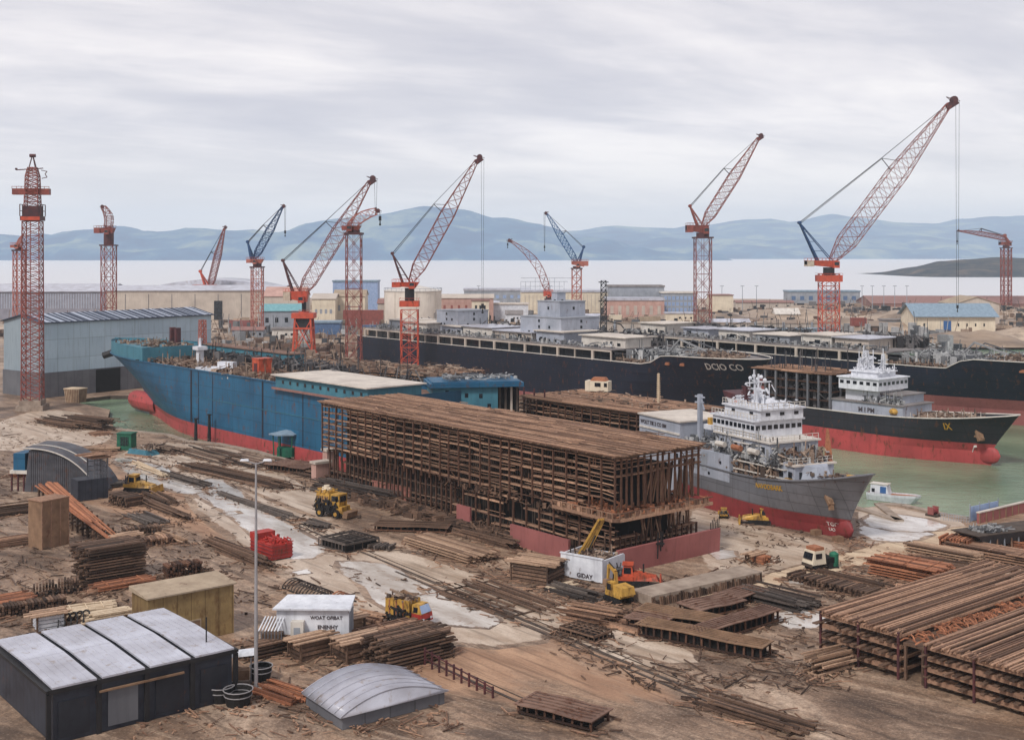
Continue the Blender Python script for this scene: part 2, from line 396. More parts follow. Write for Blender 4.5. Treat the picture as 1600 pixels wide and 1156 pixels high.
def sheet(name, pts, z, matn, rim=3.0, label=None):
    """pts: (px,py) picture points laid on the ground plane"""
    P = [Vector(G(*p)) for p in pts]
    area = sum(P[i].x*P[(i+1) % len(P)].y-P[(i+1) % len(P)].x*P[i].y for i in range(len(P)))
    if area < 0: P.reverse()
    # resample
    Q = []
    for i, p in enumerate(P):
        q = P[(i+1) % len(P)]; n = max(1, int((q-p).length/5))
        for k in range(n): Q.append(p.lerp(q, k/n))
    n = len(Q)
    for _ in range(2): Q = [(Q[i-1]+Q[i]*2+Q[(i+1) % n])/4 for i in range(n)]
    out = []
    for i in range(n):
        tg = (Q[(i+1) % n]-Q[i-1]).normalized(); nr = Vector((tg.y, -tg.x)); out.append(Q[i]+nr*rim)
    tri = tessellate_polygon([[Vector((q.x, q.y, 0)) for q in Q]])
    me = bpy.data.meshes.new(name)
    vs = [(q.x, q.y, z) for q in Q]+[(q.x, q.y, z) for q in out]
    fs = [tuple(a) for a in tri]+[(i, n+i, n+(i+1) % n, (i+1) % n) for i in range(n)]
    me.from_pydata(vs, [], fs); me.materials.append(MATS[matn])
    a = me.attributes.new('m', 'FLOAT', 'POINT'); a.data.foreach_set('value', [1.0]*n+[0.0]*n)
    bm = bmesh.new(); bm.from_mesh(me); bmesh.ops.recalc_face_normals(bm, faces=bm.faces)
    for f in bm.faces:
        if f.normal.z < 0: f.normal_flip()
    bm.to_mesh(me); bm.free()
    o = bpy.data.objects.new(name, me); col.objects.link(o); tag(o, kind='structure')
    return o
# ------------------------------------------------------------ water
m, t, b = newmat('basin_water')
pos = t.node('ShaderNodeNewGeometry').outputs['Position']
c = t.mix(t.mapr(t.noise(pos, .02, 4, .6), .4, .6), C(132, 152, 124), C(94, 120, 96))
t.set(b.inputs['Base Color'], c); b.inputs['Roughness'].default_value = .17; b.inputs['IOR'].default_value = 1.5
t.set(b.inputs['Normal'], t.bump(t.noise(pos, .55, 6, .7, stretch=(2.2, 1, 1)), .8, .3))
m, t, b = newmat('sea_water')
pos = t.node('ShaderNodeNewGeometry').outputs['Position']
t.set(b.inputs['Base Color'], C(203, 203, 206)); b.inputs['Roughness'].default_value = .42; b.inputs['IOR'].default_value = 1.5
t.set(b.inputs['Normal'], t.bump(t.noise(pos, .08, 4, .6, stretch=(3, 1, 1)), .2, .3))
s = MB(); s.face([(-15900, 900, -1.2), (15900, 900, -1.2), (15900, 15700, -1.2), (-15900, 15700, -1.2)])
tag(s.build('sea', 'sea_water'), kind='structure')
s = MB(); s.face([(-1500, -400, -1.25), (1500, -400, -1.25), (1500, 899, -1.25), (-1500, 899, -1.25)])
tag(s.build('harbour_water', 'basin_water'), kind='structure')
# ------------------------------------------------------------ yard ground with two basins
hole1 = [(-74, 600), (-78, 540), (-66, 512), (62, 364), (60, 330), (56, 285), (50, 272), (58, 254), (66, 240), (72, 226)] + [G(1372, 788), G(1410, 790), G(1480, 806), G(1515, 812), G(1565, 800), G(1700, 772), (420, 250), (420, 640), (200, 640)]
c1 = [G(165, 668), G(205, 674), G(262, 680), G(292, 690), G(340, 694), G(400, 706), G(455, 722)]
hole2 = c1+[(-30, 266), (-6, 282), (-30, 330), (-86, 404), (-100, 424), (-140, 424), (-150, 410), G(172, 640)]
outer = [(-900, -300), (900, -300), (900, 1080), (620, 1120), (430, 1230), (260, 1300), (0, 1330), (-420, 1330), (-900, 1300)]
loops = [outer, hole1, hole2]
tri = tessellate_polygon([[Vector((x, y, 0)) for x, y in L] for L in loops])
flat = [p for L in loops for p in L]
me = bpy.data.meshes.new('ground'); vs = [(x, y, 0) for x, y in flat]; fs = [tuple(a) for a in tri]
i0 = 0; mi = [0]*len(fs)
for L in loops:
    n = len(L); k0 = len(vs); vs += [(x, y, -4) for x, y in L]
    for i in range(n): fs.append((i0+i, i0+(i+1) % n, k0+(i+1) % n, k0+i)); mi.append(1)
    i0 += n
me.from_pydata(vs, [], fs); me.materials.append(MATS['yard_dirt']); me.materials.append(MATS['quay_dark'])
me.polygons.foreach_set('material_index', mi)
bm = bmesh.new(); bm.from_mesh(me)
for f in bm.faces:
    if abs(f.normal.z) > .5 and f.normal.z < 0: f.normal_flip()
bm.to_mesh(me); bm.free()
g = bpy.data.objects.new('ground', me); col.objects.link(g); tag(g, kind='structure')
# coping along the visible basin edges
s = MB()
for L in (c1, hole1[8:18]):
    for p, q in zip(L, L[1:]):
        s.bar((*p, .14), (*q, .14), 1.7, .36)
tag(s.build('kerb', 'concrete'), kind='structure')
# wet and pale patches of the yard
sheet('mud_flat', [(120, 690), (330, 740), (560, 860), (800, 960), (1060, 1075), (760, 1110), (560, 980), (400, 850), (180, 790)], .003, 'mud_orange', 8)
sheet('road', [(300, 765), (345, 765), (560, 850), (800, 930), (960, 990), (1060, 1040), (1040, 1055), (900, 1000), (700, 925), (520, 858), (380, 812)], .007, 'road_concrete', 1.2)
sheet('road', [(60, 640), (0, 660), (-80, 690), (0, 705), (120, 700), (170, 690), (165, 660), (110, 642)], .007, 'road_concrete', 2)
sheet('road', [(1015, 938), (1180, 905), (1350, 858), (1500, 820), (1560, 822), (1500, 848), (1330, 885), (1160, 925), (1040, 948)], .007, 'road_pale', 1.2)
sheet('road', [(1090, 790), (1180, 830), (1300, 852), (1350, 862), (1180, 905), (1110, 900), (1112, 862), (1092, 820)], .004, 'road_concrete', 3)
sheet('road', [(285, 732), (440, 796), (620, 872), (820, 958), (880, 1005), (760, 1012), (600, 972), (470, 900), (330, 805)], .0055, 'road_concrete', 3)
sheet('road', [(1345, 786), (1410, 794), (1480, 808), (1515, 815), (1520, 824), (1400, 850), (1352, 860), (1345, 820)], .0062, 'road_concrete', 1)
sheet('road', [(560, 842), (620, 862), (760, 905), (900, 950), (1000, 985), (1120, 1040), (1060, 1045), (940, 1000), (800, 955), (640, 905), (540, 868)], .0085, 'road_concrete', 1.5)
sheet('road', [(235, 690), (360, 700), (470, 760), (560, 800), (500, 820), (380, 770), (250, 730), (180, 715)], .005, 'road_concrete', 2)
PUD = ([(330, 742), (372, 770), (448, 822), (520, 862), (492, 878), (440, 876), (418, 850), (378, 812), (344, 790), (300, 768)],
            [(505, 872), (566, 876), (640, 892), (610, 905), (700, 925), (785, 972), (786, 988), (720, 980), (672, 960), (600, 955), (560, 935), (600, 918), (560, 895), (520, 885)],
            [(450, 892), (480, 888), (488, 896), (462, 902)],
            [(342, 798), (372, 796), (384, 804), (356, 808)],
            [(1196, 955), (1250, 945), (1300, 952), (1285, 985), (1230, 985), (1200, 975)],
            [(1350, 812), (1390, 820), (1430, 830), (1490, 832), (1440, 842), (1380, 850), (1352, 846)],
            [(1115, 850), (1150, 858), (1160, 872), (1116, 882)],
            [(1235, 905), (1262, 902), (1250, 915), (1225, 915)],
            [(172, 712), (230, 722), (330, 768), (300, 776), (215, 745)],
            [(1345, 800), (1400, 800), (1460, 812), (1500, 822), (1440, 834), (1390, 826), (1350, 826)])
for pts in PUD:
    PZ = globals().get("PZ", .011)+.0035; sheet("puddle", pts, PZ, 'wet_sky_glare', 1.6)
# ------------------------------------------------------------ hills
m, t, b = newmat('hazed_hill_scrub')
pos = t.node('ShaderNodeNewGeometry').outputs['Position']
c = t.ramp(t.noise(pos, .0022, 7, .65, .4), [(.38, C(22, 72, 116)), (.5, C(42, 94, 132)), (.62, C(122, 140, 142))])  # scrub tones dyed with the blue of distance haze
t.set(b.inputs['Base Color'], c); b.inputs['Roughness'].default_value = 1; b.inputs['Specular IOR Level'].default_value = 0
m, t, b = newmat('shore_scrub')
pos = t.node('ShaderNodeNewGeometry').outputs['Position']
c = t.ramp(t.noise(pos, .02, 7, .7, .4), [(.4, C(48, 56, 64)), (.55, C(72, 72, 74)), (.68, C(110, 98, 88))])
t.set(b.inputs['Base Color'], c); b.inputs['Roughness'].default_value = 1; b.inputs['Specular IOR Level'].default_value = 0
def interp(pr, x):
    if x <= pr[0][0]: return pr[0][1]
    for (a, ya), (b_, yb) in zip(pr, pr[1:]):
        if x <= b_:
            k = (x-a)/(b_-a); k = k*k*(3-2*k); return ya+(yb-ya)*k
    return pr[-1][1]
def ridge(name, prof, D, depth, matn, n=150, m=16, rough=14, seed=0):
    x0 = prof[0][0]; x1 = prof[-1][0]; rows = []
    for j in range(m+1):
        d = -1+2*j/m; r = []
        for i in range(n+1):
            px = x0+(x1-x0)*i/n; h = HC-(interp(prof, px)-Y0)*D/F
            X = (px-800)*D/F; Y = D+d*depth
            f = max(0, 1-abs(d))**.62 if d < 0 else max(0, 1-abs(d))**.9
            z = h*f+rough*f*(1.2-f)*2*(mnoise.fractal(Vector((X/500, Y/420, seed)), 1, 2, 5))
            if j in (0, m): z = -3
            r.append((X, Y, z))
        rows.append(r)
    s = MB(); s.grid(rows); o = s.build(name, matn, smooth=True); tag(o, kind='structure'); return o
ridge('hills', [(-500, 372), (-200, 360), (0, 368), (50, 374), (100, 366), (150, 361), (190, 356), (225, 360), (250, 363), (275, 359), (300, 357), (330, 361), (400, 358), (450, 355), (500, 345), (560, 336), (610, 331), (670, 326), (720, 328), (780, 340), (840, 350), (900, 368), (960, 384), (1030, 396), (1100, 402)], 9000, 1500, 'hazed_hill_scrub', rough=100)
ridge('hills', [(700, 378), (840, 366), (900, 361), (970, 353), (1010, 356), (1050, 357), (1080, 352), (1160, 343), (1200, 343), (1240, 347), (1300, 335), (1340, 340), (1400, 347), (1460, 349), (1500, 343), (1560, 338), (1640, 337), (1800, 346), (2100, 360)], 12500, 2400, 'hazed_hill_scrub', rough=40, seed=4)
ridge('hills', [(850, 400), (920, 384), (970, 376), (1060, 372), (1200, 375), (1300, 372), (1400, 371), (1500, 374), (1600, 372), (1800, 376), (2100, 390)], 10500, 1500, 'hazed_hill_scrub', rough=80, seed=9)
ridge('headland', [(1376, 431), (1400, 425), (1430, 416), (1470, 408), (1510, 406), (1560, 403), (1600, 405), (1660, 402), (1800, 404), (2000, 420)], 2700, 230, 'shore_scrub', rough=9, n=200, seed=2)

s = MB()
for A, B in (((338, 768), (1075, 1075)), ((618, 893), (1160, 1120)), ((560, 985), (840, 1110)), ((400, 712), (470, 742))):
    a_ = G(*A); b_ = G(*B); s.bar((*a_, .04), (*b_, .04), .35, .12); s.bar((a_[0]+.9, a_[1]+.7, .04), (b_[0]+.9, b_[1]+.7, .04), .12, .1)
tag(s.build('road_kerb', 'quay_dark'), kind='structure')
# ------------------------------------------------------------ cranes
def crane(label, px, D, tw, ty, plat, foot, tip, af=None, red='crane_red', boomc=None, afc=None, hoist=None, seg=1.2, portal=None,
          zb=0, wb=1.0, cw=True, neck=None, group=None, cabdx=.3, bw=1.0, curve=0, tipw=.25, yaw=0.0, base=True, cable=True, toplight=False):
    """px: picture x of the mast, D: distance, tw: mast width m, ty: picture y of mast top, plat: (px0,px1,py0,py1) slewing platform"""
    s = D/F
    o = Pp(px, 394, D); x0 = o.x
    T = thing('harbour_crane', label, 'crane', (x0, D, zb), yaw, group)
    lx = lambda p: (p-px)*s
    lz = lambda q: HC-(q-Y0)*s-zb
    boomc = boomc or red; afc = afc or red
    r = max(.18, .00052*D)
    zt = lz(ty)
    if portal:
        zp = lz(portal[0]); hw = portal[1]/2
        for sx in (-1, 1):
            for sy in (-1, 1):
                b = MB(); b.bar((sx*hw, sy*hw, 0), (sx*hw*.8, sy*hw*.8, zp), .9); b.cbox(sx*hw, sy*hw, 0, 2, 1.2, .8); b.build('leg', red, T)
        b = MB()
        for sy in (-1, 1):
            b.bar((-hw, sy*hw, 1), (hw*.8, sy*hw*.8, zp-1), .45); b.bar((hw, sy*hw, 1), (-hw*.8, sy*hw*.8, zp-1), .45)
            b.bar((-hw*.9, sy*hw*.9, zp*.72), (hw*.9, sy*hw*.9, zp*.72), .9)
            b.bar((sy*hw, -hw, 1), (sy*hw*.8, hw*.8, zp-1), .45)
            b.bar((sy*hw*.9, -hw*.9, zp*.72), (sy*hw*.9, hw*.9, zp*.72), .9)
        b.build('brace', red, T)
        b = MB(); b.box(-hw*.75, hw*.75, -hw*.7, hw*.7, zp*.74, zp); b.build('winch_room', 'black_steel', T)
        b = MB(); b.box(-hw*1.15, hw*1.15, -hw, hw, zp+.01, zp+2.6); b.path([(-hw*1.15, -hw, zp+3.6), (hw*1.15, -hw, zp+3.6)], .15)
        b.build('portal_head', red, T)
        zt = zp+2.6
    else:
        n = max(6, int((zt)/(tw*wb*1.0*seg)))
        b = MB(); b.lattice((0, 0, 0), (0, 0, zt), tw*wb, tw, n, r*1.25, rb=r*.72)
        b.bar((0, -tw/2, 0), (0, -tw/2, zt), r*.7); b.bar((0, tw/2, 0), (0, tw/2, zt), r*.5)
        b.build('mast', red, T)
        if not neck:
            b2_ = MB(); b2_.tube((0, 0, zt), (0, 0, lz(plat[3])+.4), tw*.42, 12); b2_.box(-tw*.62, tw*.62, -tw*.62, tw*.62, zt-.2, zt+.6); b2_.build('turntable', 'crane_dark', T)
        if base:
            b = MB(); b.cbox(0, 0, 0, tw*1.35, tw*1.35, 1.1); b.cbox(0, 0, 1.1, tw*1.15, tw*1.15, 1.2); b.build('base', 'concrete', T)
    if neck:   # (y_top of flange, half width px, flange height px)
        zf = lz(neck[0]); hw = neck[1]*s; hh = neck[2]*s
        b = MB(); b.box(-hw, hw, -hw*.8, hw*.8, zf-hh, zf)
        for q in (-1, 1): b.path([(q*hw, -hw*.8, zf+1), (q*hw, hw*.8, zf+1)], .12)
        for q in (-1, 0, 1): b.bar((q*hw, -hw*.8, zf), (q*hw, -hw*.8, zf+1), .12)
        b.path([(-hw, -hw*.8, zf+1), (hw, -hw*.8, zf+1)], .12)
        b.build('flange', red, T)
        b = MB(); b.tube((0, 0, zf), (0, 0, lz(plat[3])), hw*.5, 12); b.build('turntable', 'black_steel', T)
    xa, xb, za, zb_ = lx(plat[0]), lx(plat[1]), lz(plat[3]), lz(plat[2]); dy = max(1.6, tw*.38)
    b = MB(); zm = zb_-(zb_-za)*.45
    b.hexa([(xa, -dy*.8, zb_-(zb_-za)*.6), (xb*.6, -dy*.8, za), (xb*.6, dy*.8, za), (xa, dy*.8, zb_-(zb_-za)*.6), (xa, -dy, zb_), (xb, -dy, zb_), (xb, dy, zb_), (xa, dy, zb_)])
    b.build('slewing_platform', red, T)
    for sy in (-dy, dy):
        b = MB()
        b.path([(xa, sy, zb_+1.1), (xb, sy, zb_+1.1)], r*.45)
        k = 8
        for i in range(k+1): x = xa+(xb-xa)*i/k; b.bar((x, sy, zb_), (x, sy, zb_+1.1), r*.4)
        b.build('railing', red, T)
    if cw:
        xe = xa if abs(xa) > abs(xb) else xb; q = 1 if xe > 0 else -1
        b = MB(); b.box(xe, xe+q*(-1)*min(abs(xe)*.5, 3.5), -dy*1.1, dy*1.1, za+(zb_-za)*.15, zb_-.15); b.build('counterweight', 'counterweight' if cw == 'pale' else red, T)
    # cab
    cs = max(1.7, tw*.34); xc = lx(foot[0])+cs*cabdx
    b = MB(); b.cur = 0; b.box(xc-cs/2, xc+cs/2, -dy-cs*.9, -dy-.02, za-.2, za+cs*1.1)
    b.cur = 1; b.box(xc-cs*.4, xc+cs*.4, -dy-cs*.93, -dy-cs*.7, za+cs*.4, za+cs*.95)
    b.build('operator_cab', [red, 'window_dark'], T)
    f0 = Vector((lx(foot[0]), 0, lz(foot[1]))); f1 = Vector((lx(tip[0]), 0, lz(tip[1]))); L = (f1-f0).length
    sgn = 1 if f1.x > f0.x else -1
    nrm = Vector((-(f1-f0).z, 0, (f1-f0).x)).normalized()
    if nrm.z < 0: nrm = -nrm
    W = L*.088*bw
    def bp(t):
        return f0.lerp(f1, t)+nrm*(curve*L*math.sin(t*math.pi))
    b = MB()
    prof = [(0, .35), (.12, .95), (.55, 1.0), (.98, tipw)]
    for (ta, wa), (tb, wb_) in zip(prof, prof[1:]):
        n = max(2, int((tb-ta)*L/(W*.95))); pc = None
        if curve:
            for i in range(n):
                u0 = ta+(tb-ta)*i/n; u1 = ta+(tb-ta)*(i+1)/n
                w0 = wa+(wb_-wa)*i/n; w1 = wa+(wb_-wa)*(i+1)/n
                b.lattice(bp(u0), bp(u1), W*w0, W*w1, 1, r*.95, side=(0, 1, 0), rb=r*.5)
        else:
            b.lattice(bp(ta), bp(tb), W*wa, W*wb_, int(n*1.3)+1, r*.95, side=(0, 1, 0), rb=r*.5)
    b.build('boom', boomc, T)
    b = MB(); hd = W*.3
    b.tube(f1+Vector((sgn*hd*.4, -hd*.5, hd*.2)), f1+Vector((sgn*hd*.4, hd*.5, hd*.2)), hd*.7, 10)
    b.bar(bp(.96), f1+Vector((sgn*hd, 0, 0)), hd*.9, hd*1.2); b.bar(f1, f1+nrm*hd*1.3, r)
    b.bar(f1+nrm*hd*1.3, f1+Vector((sgn*hd*1.6, 0, 0)), r*.8)
    b.build('boom_head', 'crane_dark', T)
    if af:
        at = Vector((lx(af[0]), 0, lz(af[1]))); ax = lx(foot[0])-sgn*abs(at.x-f0.x)*.45
        b = MB(); wy = dy*.7
        for sy in (-1, 1):
            b.bar((ax, sy*wy, zb_), at+Vector((0, sy*wy*.4, 0)), r*3.2, r*2.6, w1=r*1.8)
            b.bar((f0.x-sgn*.3, sy*wy, zb_), at+Vector((0, sy*wy*.4, 0)), r*1.2)
        for k in (.25, .5, .75):
            p = Vector((ax, 0, zb_)).lerp(at, k); b.bar(p+Vector((0, -wy*(1-k*.6), 0)), p+Vector((0, wy*(1-k*.6), 0)), r*1.2)
            p2 = Vector((f0.x-sgn*.3, 0, zb_)).lerp(at, k); b.bar(p, p2, r*.8)
        b.tube(at+Vector((0, -wy*.6, 0)), at+Vector((0, wy*.6, 0)), r*2.6, 10)
        b.build('a_frame', afc, T)
        sp = bp(.56)+nrm*W*1.25
        b = MB()
        for sy in (-.5, .5):
            o_ = Vector((0, sy*wy, 0))
            b.bar(at+o_, sp+o_*.6, r*.55); b.bar(sp+o_*.6, f1+o_*.3, r*.45)
            b.bar(at+o_+Vector((0, 0, -.9)), sp+o_*.6+Vector((0, 0, -.5)), r*.4)
        b.bar(sp, bp(.54)+nrm*W*.4, r*1.1); b.bar(sp, bp(.60)+nrm*W*.4, r*.8)
        b.build('pendant_lines', 'cable', T)
    if hoist:
        hz_ = lz(hoist); hx = f1.x+sgn*hd*1.1
        b = MB()
        for sx in (-.45, .45): b.bar((hx+sx*W*.22, 0, f1.z), (hx+sx*W*.1, 0, hz_+1.5), r*.42)
        b.build('hoist_rope', 'cable', T)
        b = MB(); b.cbox(hx, 0, hz_, 1.0, .7, 1.8); b.tube((hx, 0, hz_-.1), (hx, 0, hz_-1.3), .22, 6); b.sphere((hx, 0, hz_-1.5), .45)
        b.build('hook_block', 'black_steel', T)
    return T
crane('orange luffing crane on a portal, heavy platform and dark frame, between the shipyard halls', 475, 600, 8, 500, (444, 482, 455, 472), (470, 462), (580, 280), (442, 407), red='crane_orange', boomc='crane_red', afc='crane_dark', portal=(497, 9.5), neck=(487, 7, 2), cw='pale', hoist=330, bw=1.15)
crane('orange luffing crane whose boom crosses the rounded mountain summit', 640, 458, 6.3, 484, (613, 655, 441, 450), (642, 440), (747, 247), (613, 396), red='crane_orange', boomc='crane_red', afc='crane_dark', neck=(470, 15, 9), cw=True, hoist=482, bw=1.1)
crane('tall red tower crane with a long steep boom standing in front of the pink hall', 1098, 645, 8.2, 372, (1072, 1107, 352, 365), (1099, 352), (1187, 213), (1078, 322), red='crane_red', boomc='crane_red', cw=True, bw=1.15)
crane('largest orange crane with a blue frame and the highest boom, reaching over the headland', 1295, 640, 9, 428, (1259, 1305, 407, 418), (1300, 408), (1487, 158), (1249, 348), red='crane_orange', boomc='crane_red', afc='crane_blue', neck=(430, 18, 10), cw='pale', hoist=482, bw=1.0)
crane('slender crane with a dark blue boom and pink mast beside the long beige hall', 402, 725, 6.2, 418, (386, 412, 405, 412), (398, 404), (442, 322), (387, 378), red='crane_pink', boomc='crane_blue', afc='crane_blue', cw=True, bw=1.3, hoist=365)
crane('crane with a bright blue boom leaning towards the mountain behind the grey ship bridge', 901, 850, 6.4, 420, (893, 919, 408, 417), (901, 410), (854, 333), (912, 386), red='crane_pink', boomc='crane_lightblue', afc='crane_blue', hoist=388, bw=1.2)
crane('red crane mast whose short curved boom droops beside the white storage tank', 553, 478, 5.7, 366, (535, 564, 353, 361), (545, 358), (589, 330), None, red='crane_red', boomc='crane_pink', curve=.1, bw=3.2, tipw=.7, hoist=345, cw=True)
crane('small bright red crane rising behind the beige hall roof', 325, 1000, 7, 456, (302, 338, 447, 454), (328, 450), (351, 355), (313, 424), red='crane_orange', boomc='crane_red', bw=1.1, base=True)
crane('red crane with a curved sagging boom beside the pale warehouse', 857, 900, 5, 468, (849, 864, 455, 464), (856, 457), (797, 376), None, red='crane_orange', boomc='crane_red', curve=.12, bw=1.3, hoist=384)
crane('distant pink crane with a nearly level jib beyond the headland shore', 1572, 1090, 7, 388, (1562, 1580, 378, 384), (1574, 374), (1498, 361), (1570, 368), red='crane_red', boomc='crane_red', bw=1.0, hoist=379, curve=.02)
crane('red tower crane with a folded hooked boom behind the pale blue shed', 170, 700, 6.8, 384, (149, 179, 356, 366), (168, 358), (161, 323), None, red='crane_red', boomc='crane_red', curve=.16, bw=3.4, tipw=.6)
crane('faint pink crane half hidden behind the tallest mast', 30, 600, 4.4, 392, (18, 34, 383, 388), (27, 384), (36, 366), None, red='crane_pink', boomc='crane_pink', bw=2.5, cable=False)
# the tallest mast, seen end on
D = 386; s_ = D/F; px = 51
T = thing('harbour_crane', 'tallest red lattice mast with crossarm and pointed top standing by the pale blue shed', 'crane', (Pp(px, 0, D).x, D, 0), .12)
lz = lambda q: HC-(q-Y0)*s_
b = MB(); b.lattice((0, 0, 0), (0, 0, lz(346)), 5.6, 5.1, 26, .30, rb=.17); b.bar((0, -2.6, 0), (0, -2.6, lz(346)), .22); b.build('mast', 'crane_red', T)
b = MB(); b.cbox(0, 0, 0, 8.2, 8.2, 1.6); b.cbox(0, 0, 1.6, 6.6, 6.6, 1.6); b.build('base', 'concrete', T)
b = MB(); b.box(-3.1, 3.1, -3, 3, lz(345), lz(338)); b.box(-2.4, 2.4, -2.4, 2.4, lz(338), lz(322))
for q in (-3.1, 3.1):
    for y in (-3, 0, 3): b.bar((q, y, lz(338)), (q, y, lz(320)), .25)
    b.bar((q, -3, lz(320)), (q, 3, lz(320)), .2); b.bar((q, -3, lz(330)), (q, 3, lz(330)), .2)
b.build('slewing_platform', 'crane_dark', T)
b = MB(); b.box(-2.9, 2.9, -3.02, 3.02, lz(344.5), lz(339)); b.build('platform_skirt', 'crane_orange', T)
b = MB(); b.lattice((0, 0, lz(322)), (0, 0, lz(275)), 4.2, 3.6, 7, .26, rb=.16); b.lattice((0, 0, lz(275)), (0, 0, lz(262)), 3.6, 2.4, 3, .24, rb=.16); b.build('boom', 'crane_red', T)
b = MB()
for q in (-1, 1):
    b.bar((q*1.1, 0, lz(262)), (q*.1, 0, lz(243)), .26)
    b.bar((q*.9, -.6, lz(262)), (0, 0, lz(243)), .2)
b.tube((-.9, 0, lz(243.5)), (.9, 0, lz(243.5)), .55, 8)
b.build('boom_head', 'crane_dark', T)
b = MB(); b.box(-6.0, 5.3, -1.2, 1.2, lz(304.5), lz(295)); b.path([(-6, -1.2, lz(292)), (5.3, -1.2, lz(292))], .14)
for i in range(9): b.bar((-6+11.3*i/8, -1.2, lz(295)), (-6+11.3*i/8, -1.2, lz(292)), .12)
b.build('crossarm', 'crane_red', T)
b = MB(); b.bar((-5, 0, lz(266)), (3.2, 0, lz(263)), .3); b.bar((-5, 0, lz(266)), (-5, 0, lz(263)), .6); b.path([(2.6, 0, lz(266)), (4.4, 0, lz(268)), (3.8, 0, lz(272)), (4.4, 0, lz(277)), (2.8, 0, lz(279))], .22); b.build('top_gantry', 'crane_dark', T)
# ------------------------------------------------------------ buildings
def window_row(T, pts_fn, n, w, h, mat='window_dark', name='window'):
    for i in range(n):
        b = MB(); x, y, z, ax = pts_fn(i)
        if ax == 'x': b.box(x-w/2, x+w/2, y-.06, y+.1, z, z+h)
        else: b.box(x-.1, x+.06, y-w/2, y+w/2, z, z+h)
        b.build(name, mat, T)
def shed(name, label, cat, loc, rz, L, W, H, roofh, wall, roof, ridge='x', over=.6, doors=(), wins=(), group=None, basem=None, bh=0, stripes=False, flat=False, roofm2=None):
    """long side on local x (0..L), depth 0..W towards +y; roof gable"""
    T = thing(name, label, cat, loc, rz, group)
    b = MB(); b.box(0, L, 0, W, bh, H)
    if roofh and not flat:
        if ridge == 'x':
            for x, q in ((0, 1), (L, -1)): b.face([(x, 0, H), (x, W, H), (x, W/2, H+roofh)][::q])
        else:
            for y, q in ((0, -1), (W, 1)): b.face([(0, y, H), (L, y, H), (L/2, y, H+roofh)][::-q])
    b.build('wall', wall, T)
    if bh: b = MB(); b.box(-.25, L+.25, -.25, W+.25, 0, bh); b.build('plinth', basem, T)
    b = MB(); o = over; t_ = .35
    if flat: b.box(-o, L+o, -o, W+o, H+.003, H+roofh)
    elif ridge == 'x':
        for y0, y1, z0, z1 in ((-o, W/2, H-.1, H+roofh), (W/2, W+o, H+roofh, H-.1)):
            b.hexa([(-o, y0, z0), (L+o, y0, z0), (L+o, y1, z1), (-o, y1, z1), (-o, y0, z0+t_), (L+o, y0, z0+t_), (L+o, y1, z1+t_), (-o, y1, z1+t_)])
    else:
        for x0, x1, z0, z1 in ((-o, L/2, H-.1, H+roofh), (L/2, L+o, H+roofh, H-.1)):
            b.hexa([(x0, -o, z0), (x1, -o, z1), (x1, W+o, z1), (x0, W+o, z0), (x0, -o, z0+t_), (x1, -o, z1+t_), (x1, W+o, z1+t_), (x0, W+o, z0+t_)])
    ro = b.build('roof', roof, T)
    if stripes:
        b = MB(); n = stripes
        for i in range(n):
            x = L*(i+.6)/n+R.uniform(-.6, .6); ww = R.choice((.3, .5, .9, 1.6))
            z0 = H-.1+t_+.03; z1 = H+roofh+t_+.03
            b.hexa([(x, -o, z0-.05), (x+ww, -o, z0-.05), (x+ww, W/2, z1-.05), (x, W/2, z1-.05), (x, -o, z0+.06), (x+ww, -o, z0+.06), (x+ww, W/2, z1+.06), (x, W/2, z1+.06)])
        b.build('skylight', roofm2 or 'roof_stripe', ro)
    for (side, p, w_, h_, m_) in doors:
        b = MB()
        if side == 'f': b.box(p, p+w_, -.35, .1, 0, h_)
        else: b.box(L-.1, L+.35, p, p+w_, 0, h_)
        b.build('door', m_, T)
    for (side, p0, p1, n, z, w_, h_, m_) in wins:
        for i in range(n):
            p = p0+(p1-p0)*(i/(max(1, n-1)))
            b = MB()
            if side == 'f': b.box(p-w_/2, p+w_/2, -.12, .1, z, z+h_)
            elif side == 'l': b.box(-.12, .1, p-w_/2, p+w_/2, z, z+h_)
            else: b.box(L-.1, L+.12, p-w_/2, p+w_/2, z, z+h_)
            b.build('window', m_, T)
    return T
# pale blue shed
a = math.atan2(57, 44)
shed('industrial_shed', 'pale blue clad shed with striped slate roof behind the tallest red mast', 'building', (-161, 416), a, 72, 24, 25.6, 2.4, 'clad_blue', 'roof_slate', bh=8.6, basem='clad_grey', stripes=26, over=.9,
     doors=[('f', 21, 10, 8.2, 'dark_void')])
# long hall behind it
def at(px, D, z=0): p = Pp(px, 394, D); return (p.x, D, z)
shed('corrugated_hall', 'long grey striped hall with pale roof behind the blue shed', 'building', (at(-60, 905)[0], 905), .02, 107, 60, 20.5, 5, 'clad_stripe', 'roof_pale', over=1, wins=[('f', 3+i*1.9, 3+i*1.9, 1, 8, .55, 11, 'roof_stripe') for i in range(55)])
shed('long_hall', 'long beige hall with a tall dark doorway', 'building', (at(166, 897)[0], 897), .03, 128, 60, 21.5, 3, 'wall_beige', 'roof_pale', over=1, doors=[('f', 79, 6, 14, 'window_dark')], wins=[('f', 14+i*17, 14+i*17, 1, 2, .4, 17, 'clad_grey') for i in range(7)])
def vault(name, label, cat, loc, rz, L, W, H, rise, wall, roof, n=14, group=None):
    T = thing(name, label, cat, loc, rz, group)
    b = MB(); b.box(0, L, 0, W, 0, H); b.build('wall', wall, T)
    b = MB(); prof = [(L*i/n, 0, H+rise*math.sin(math.pi*i/n)+.003) for i in range(n+1)]
    b.extr(prof, (0, -.5, 0), (0, W+.5, 0)); b.build('roof', roof, T, True)
    return T
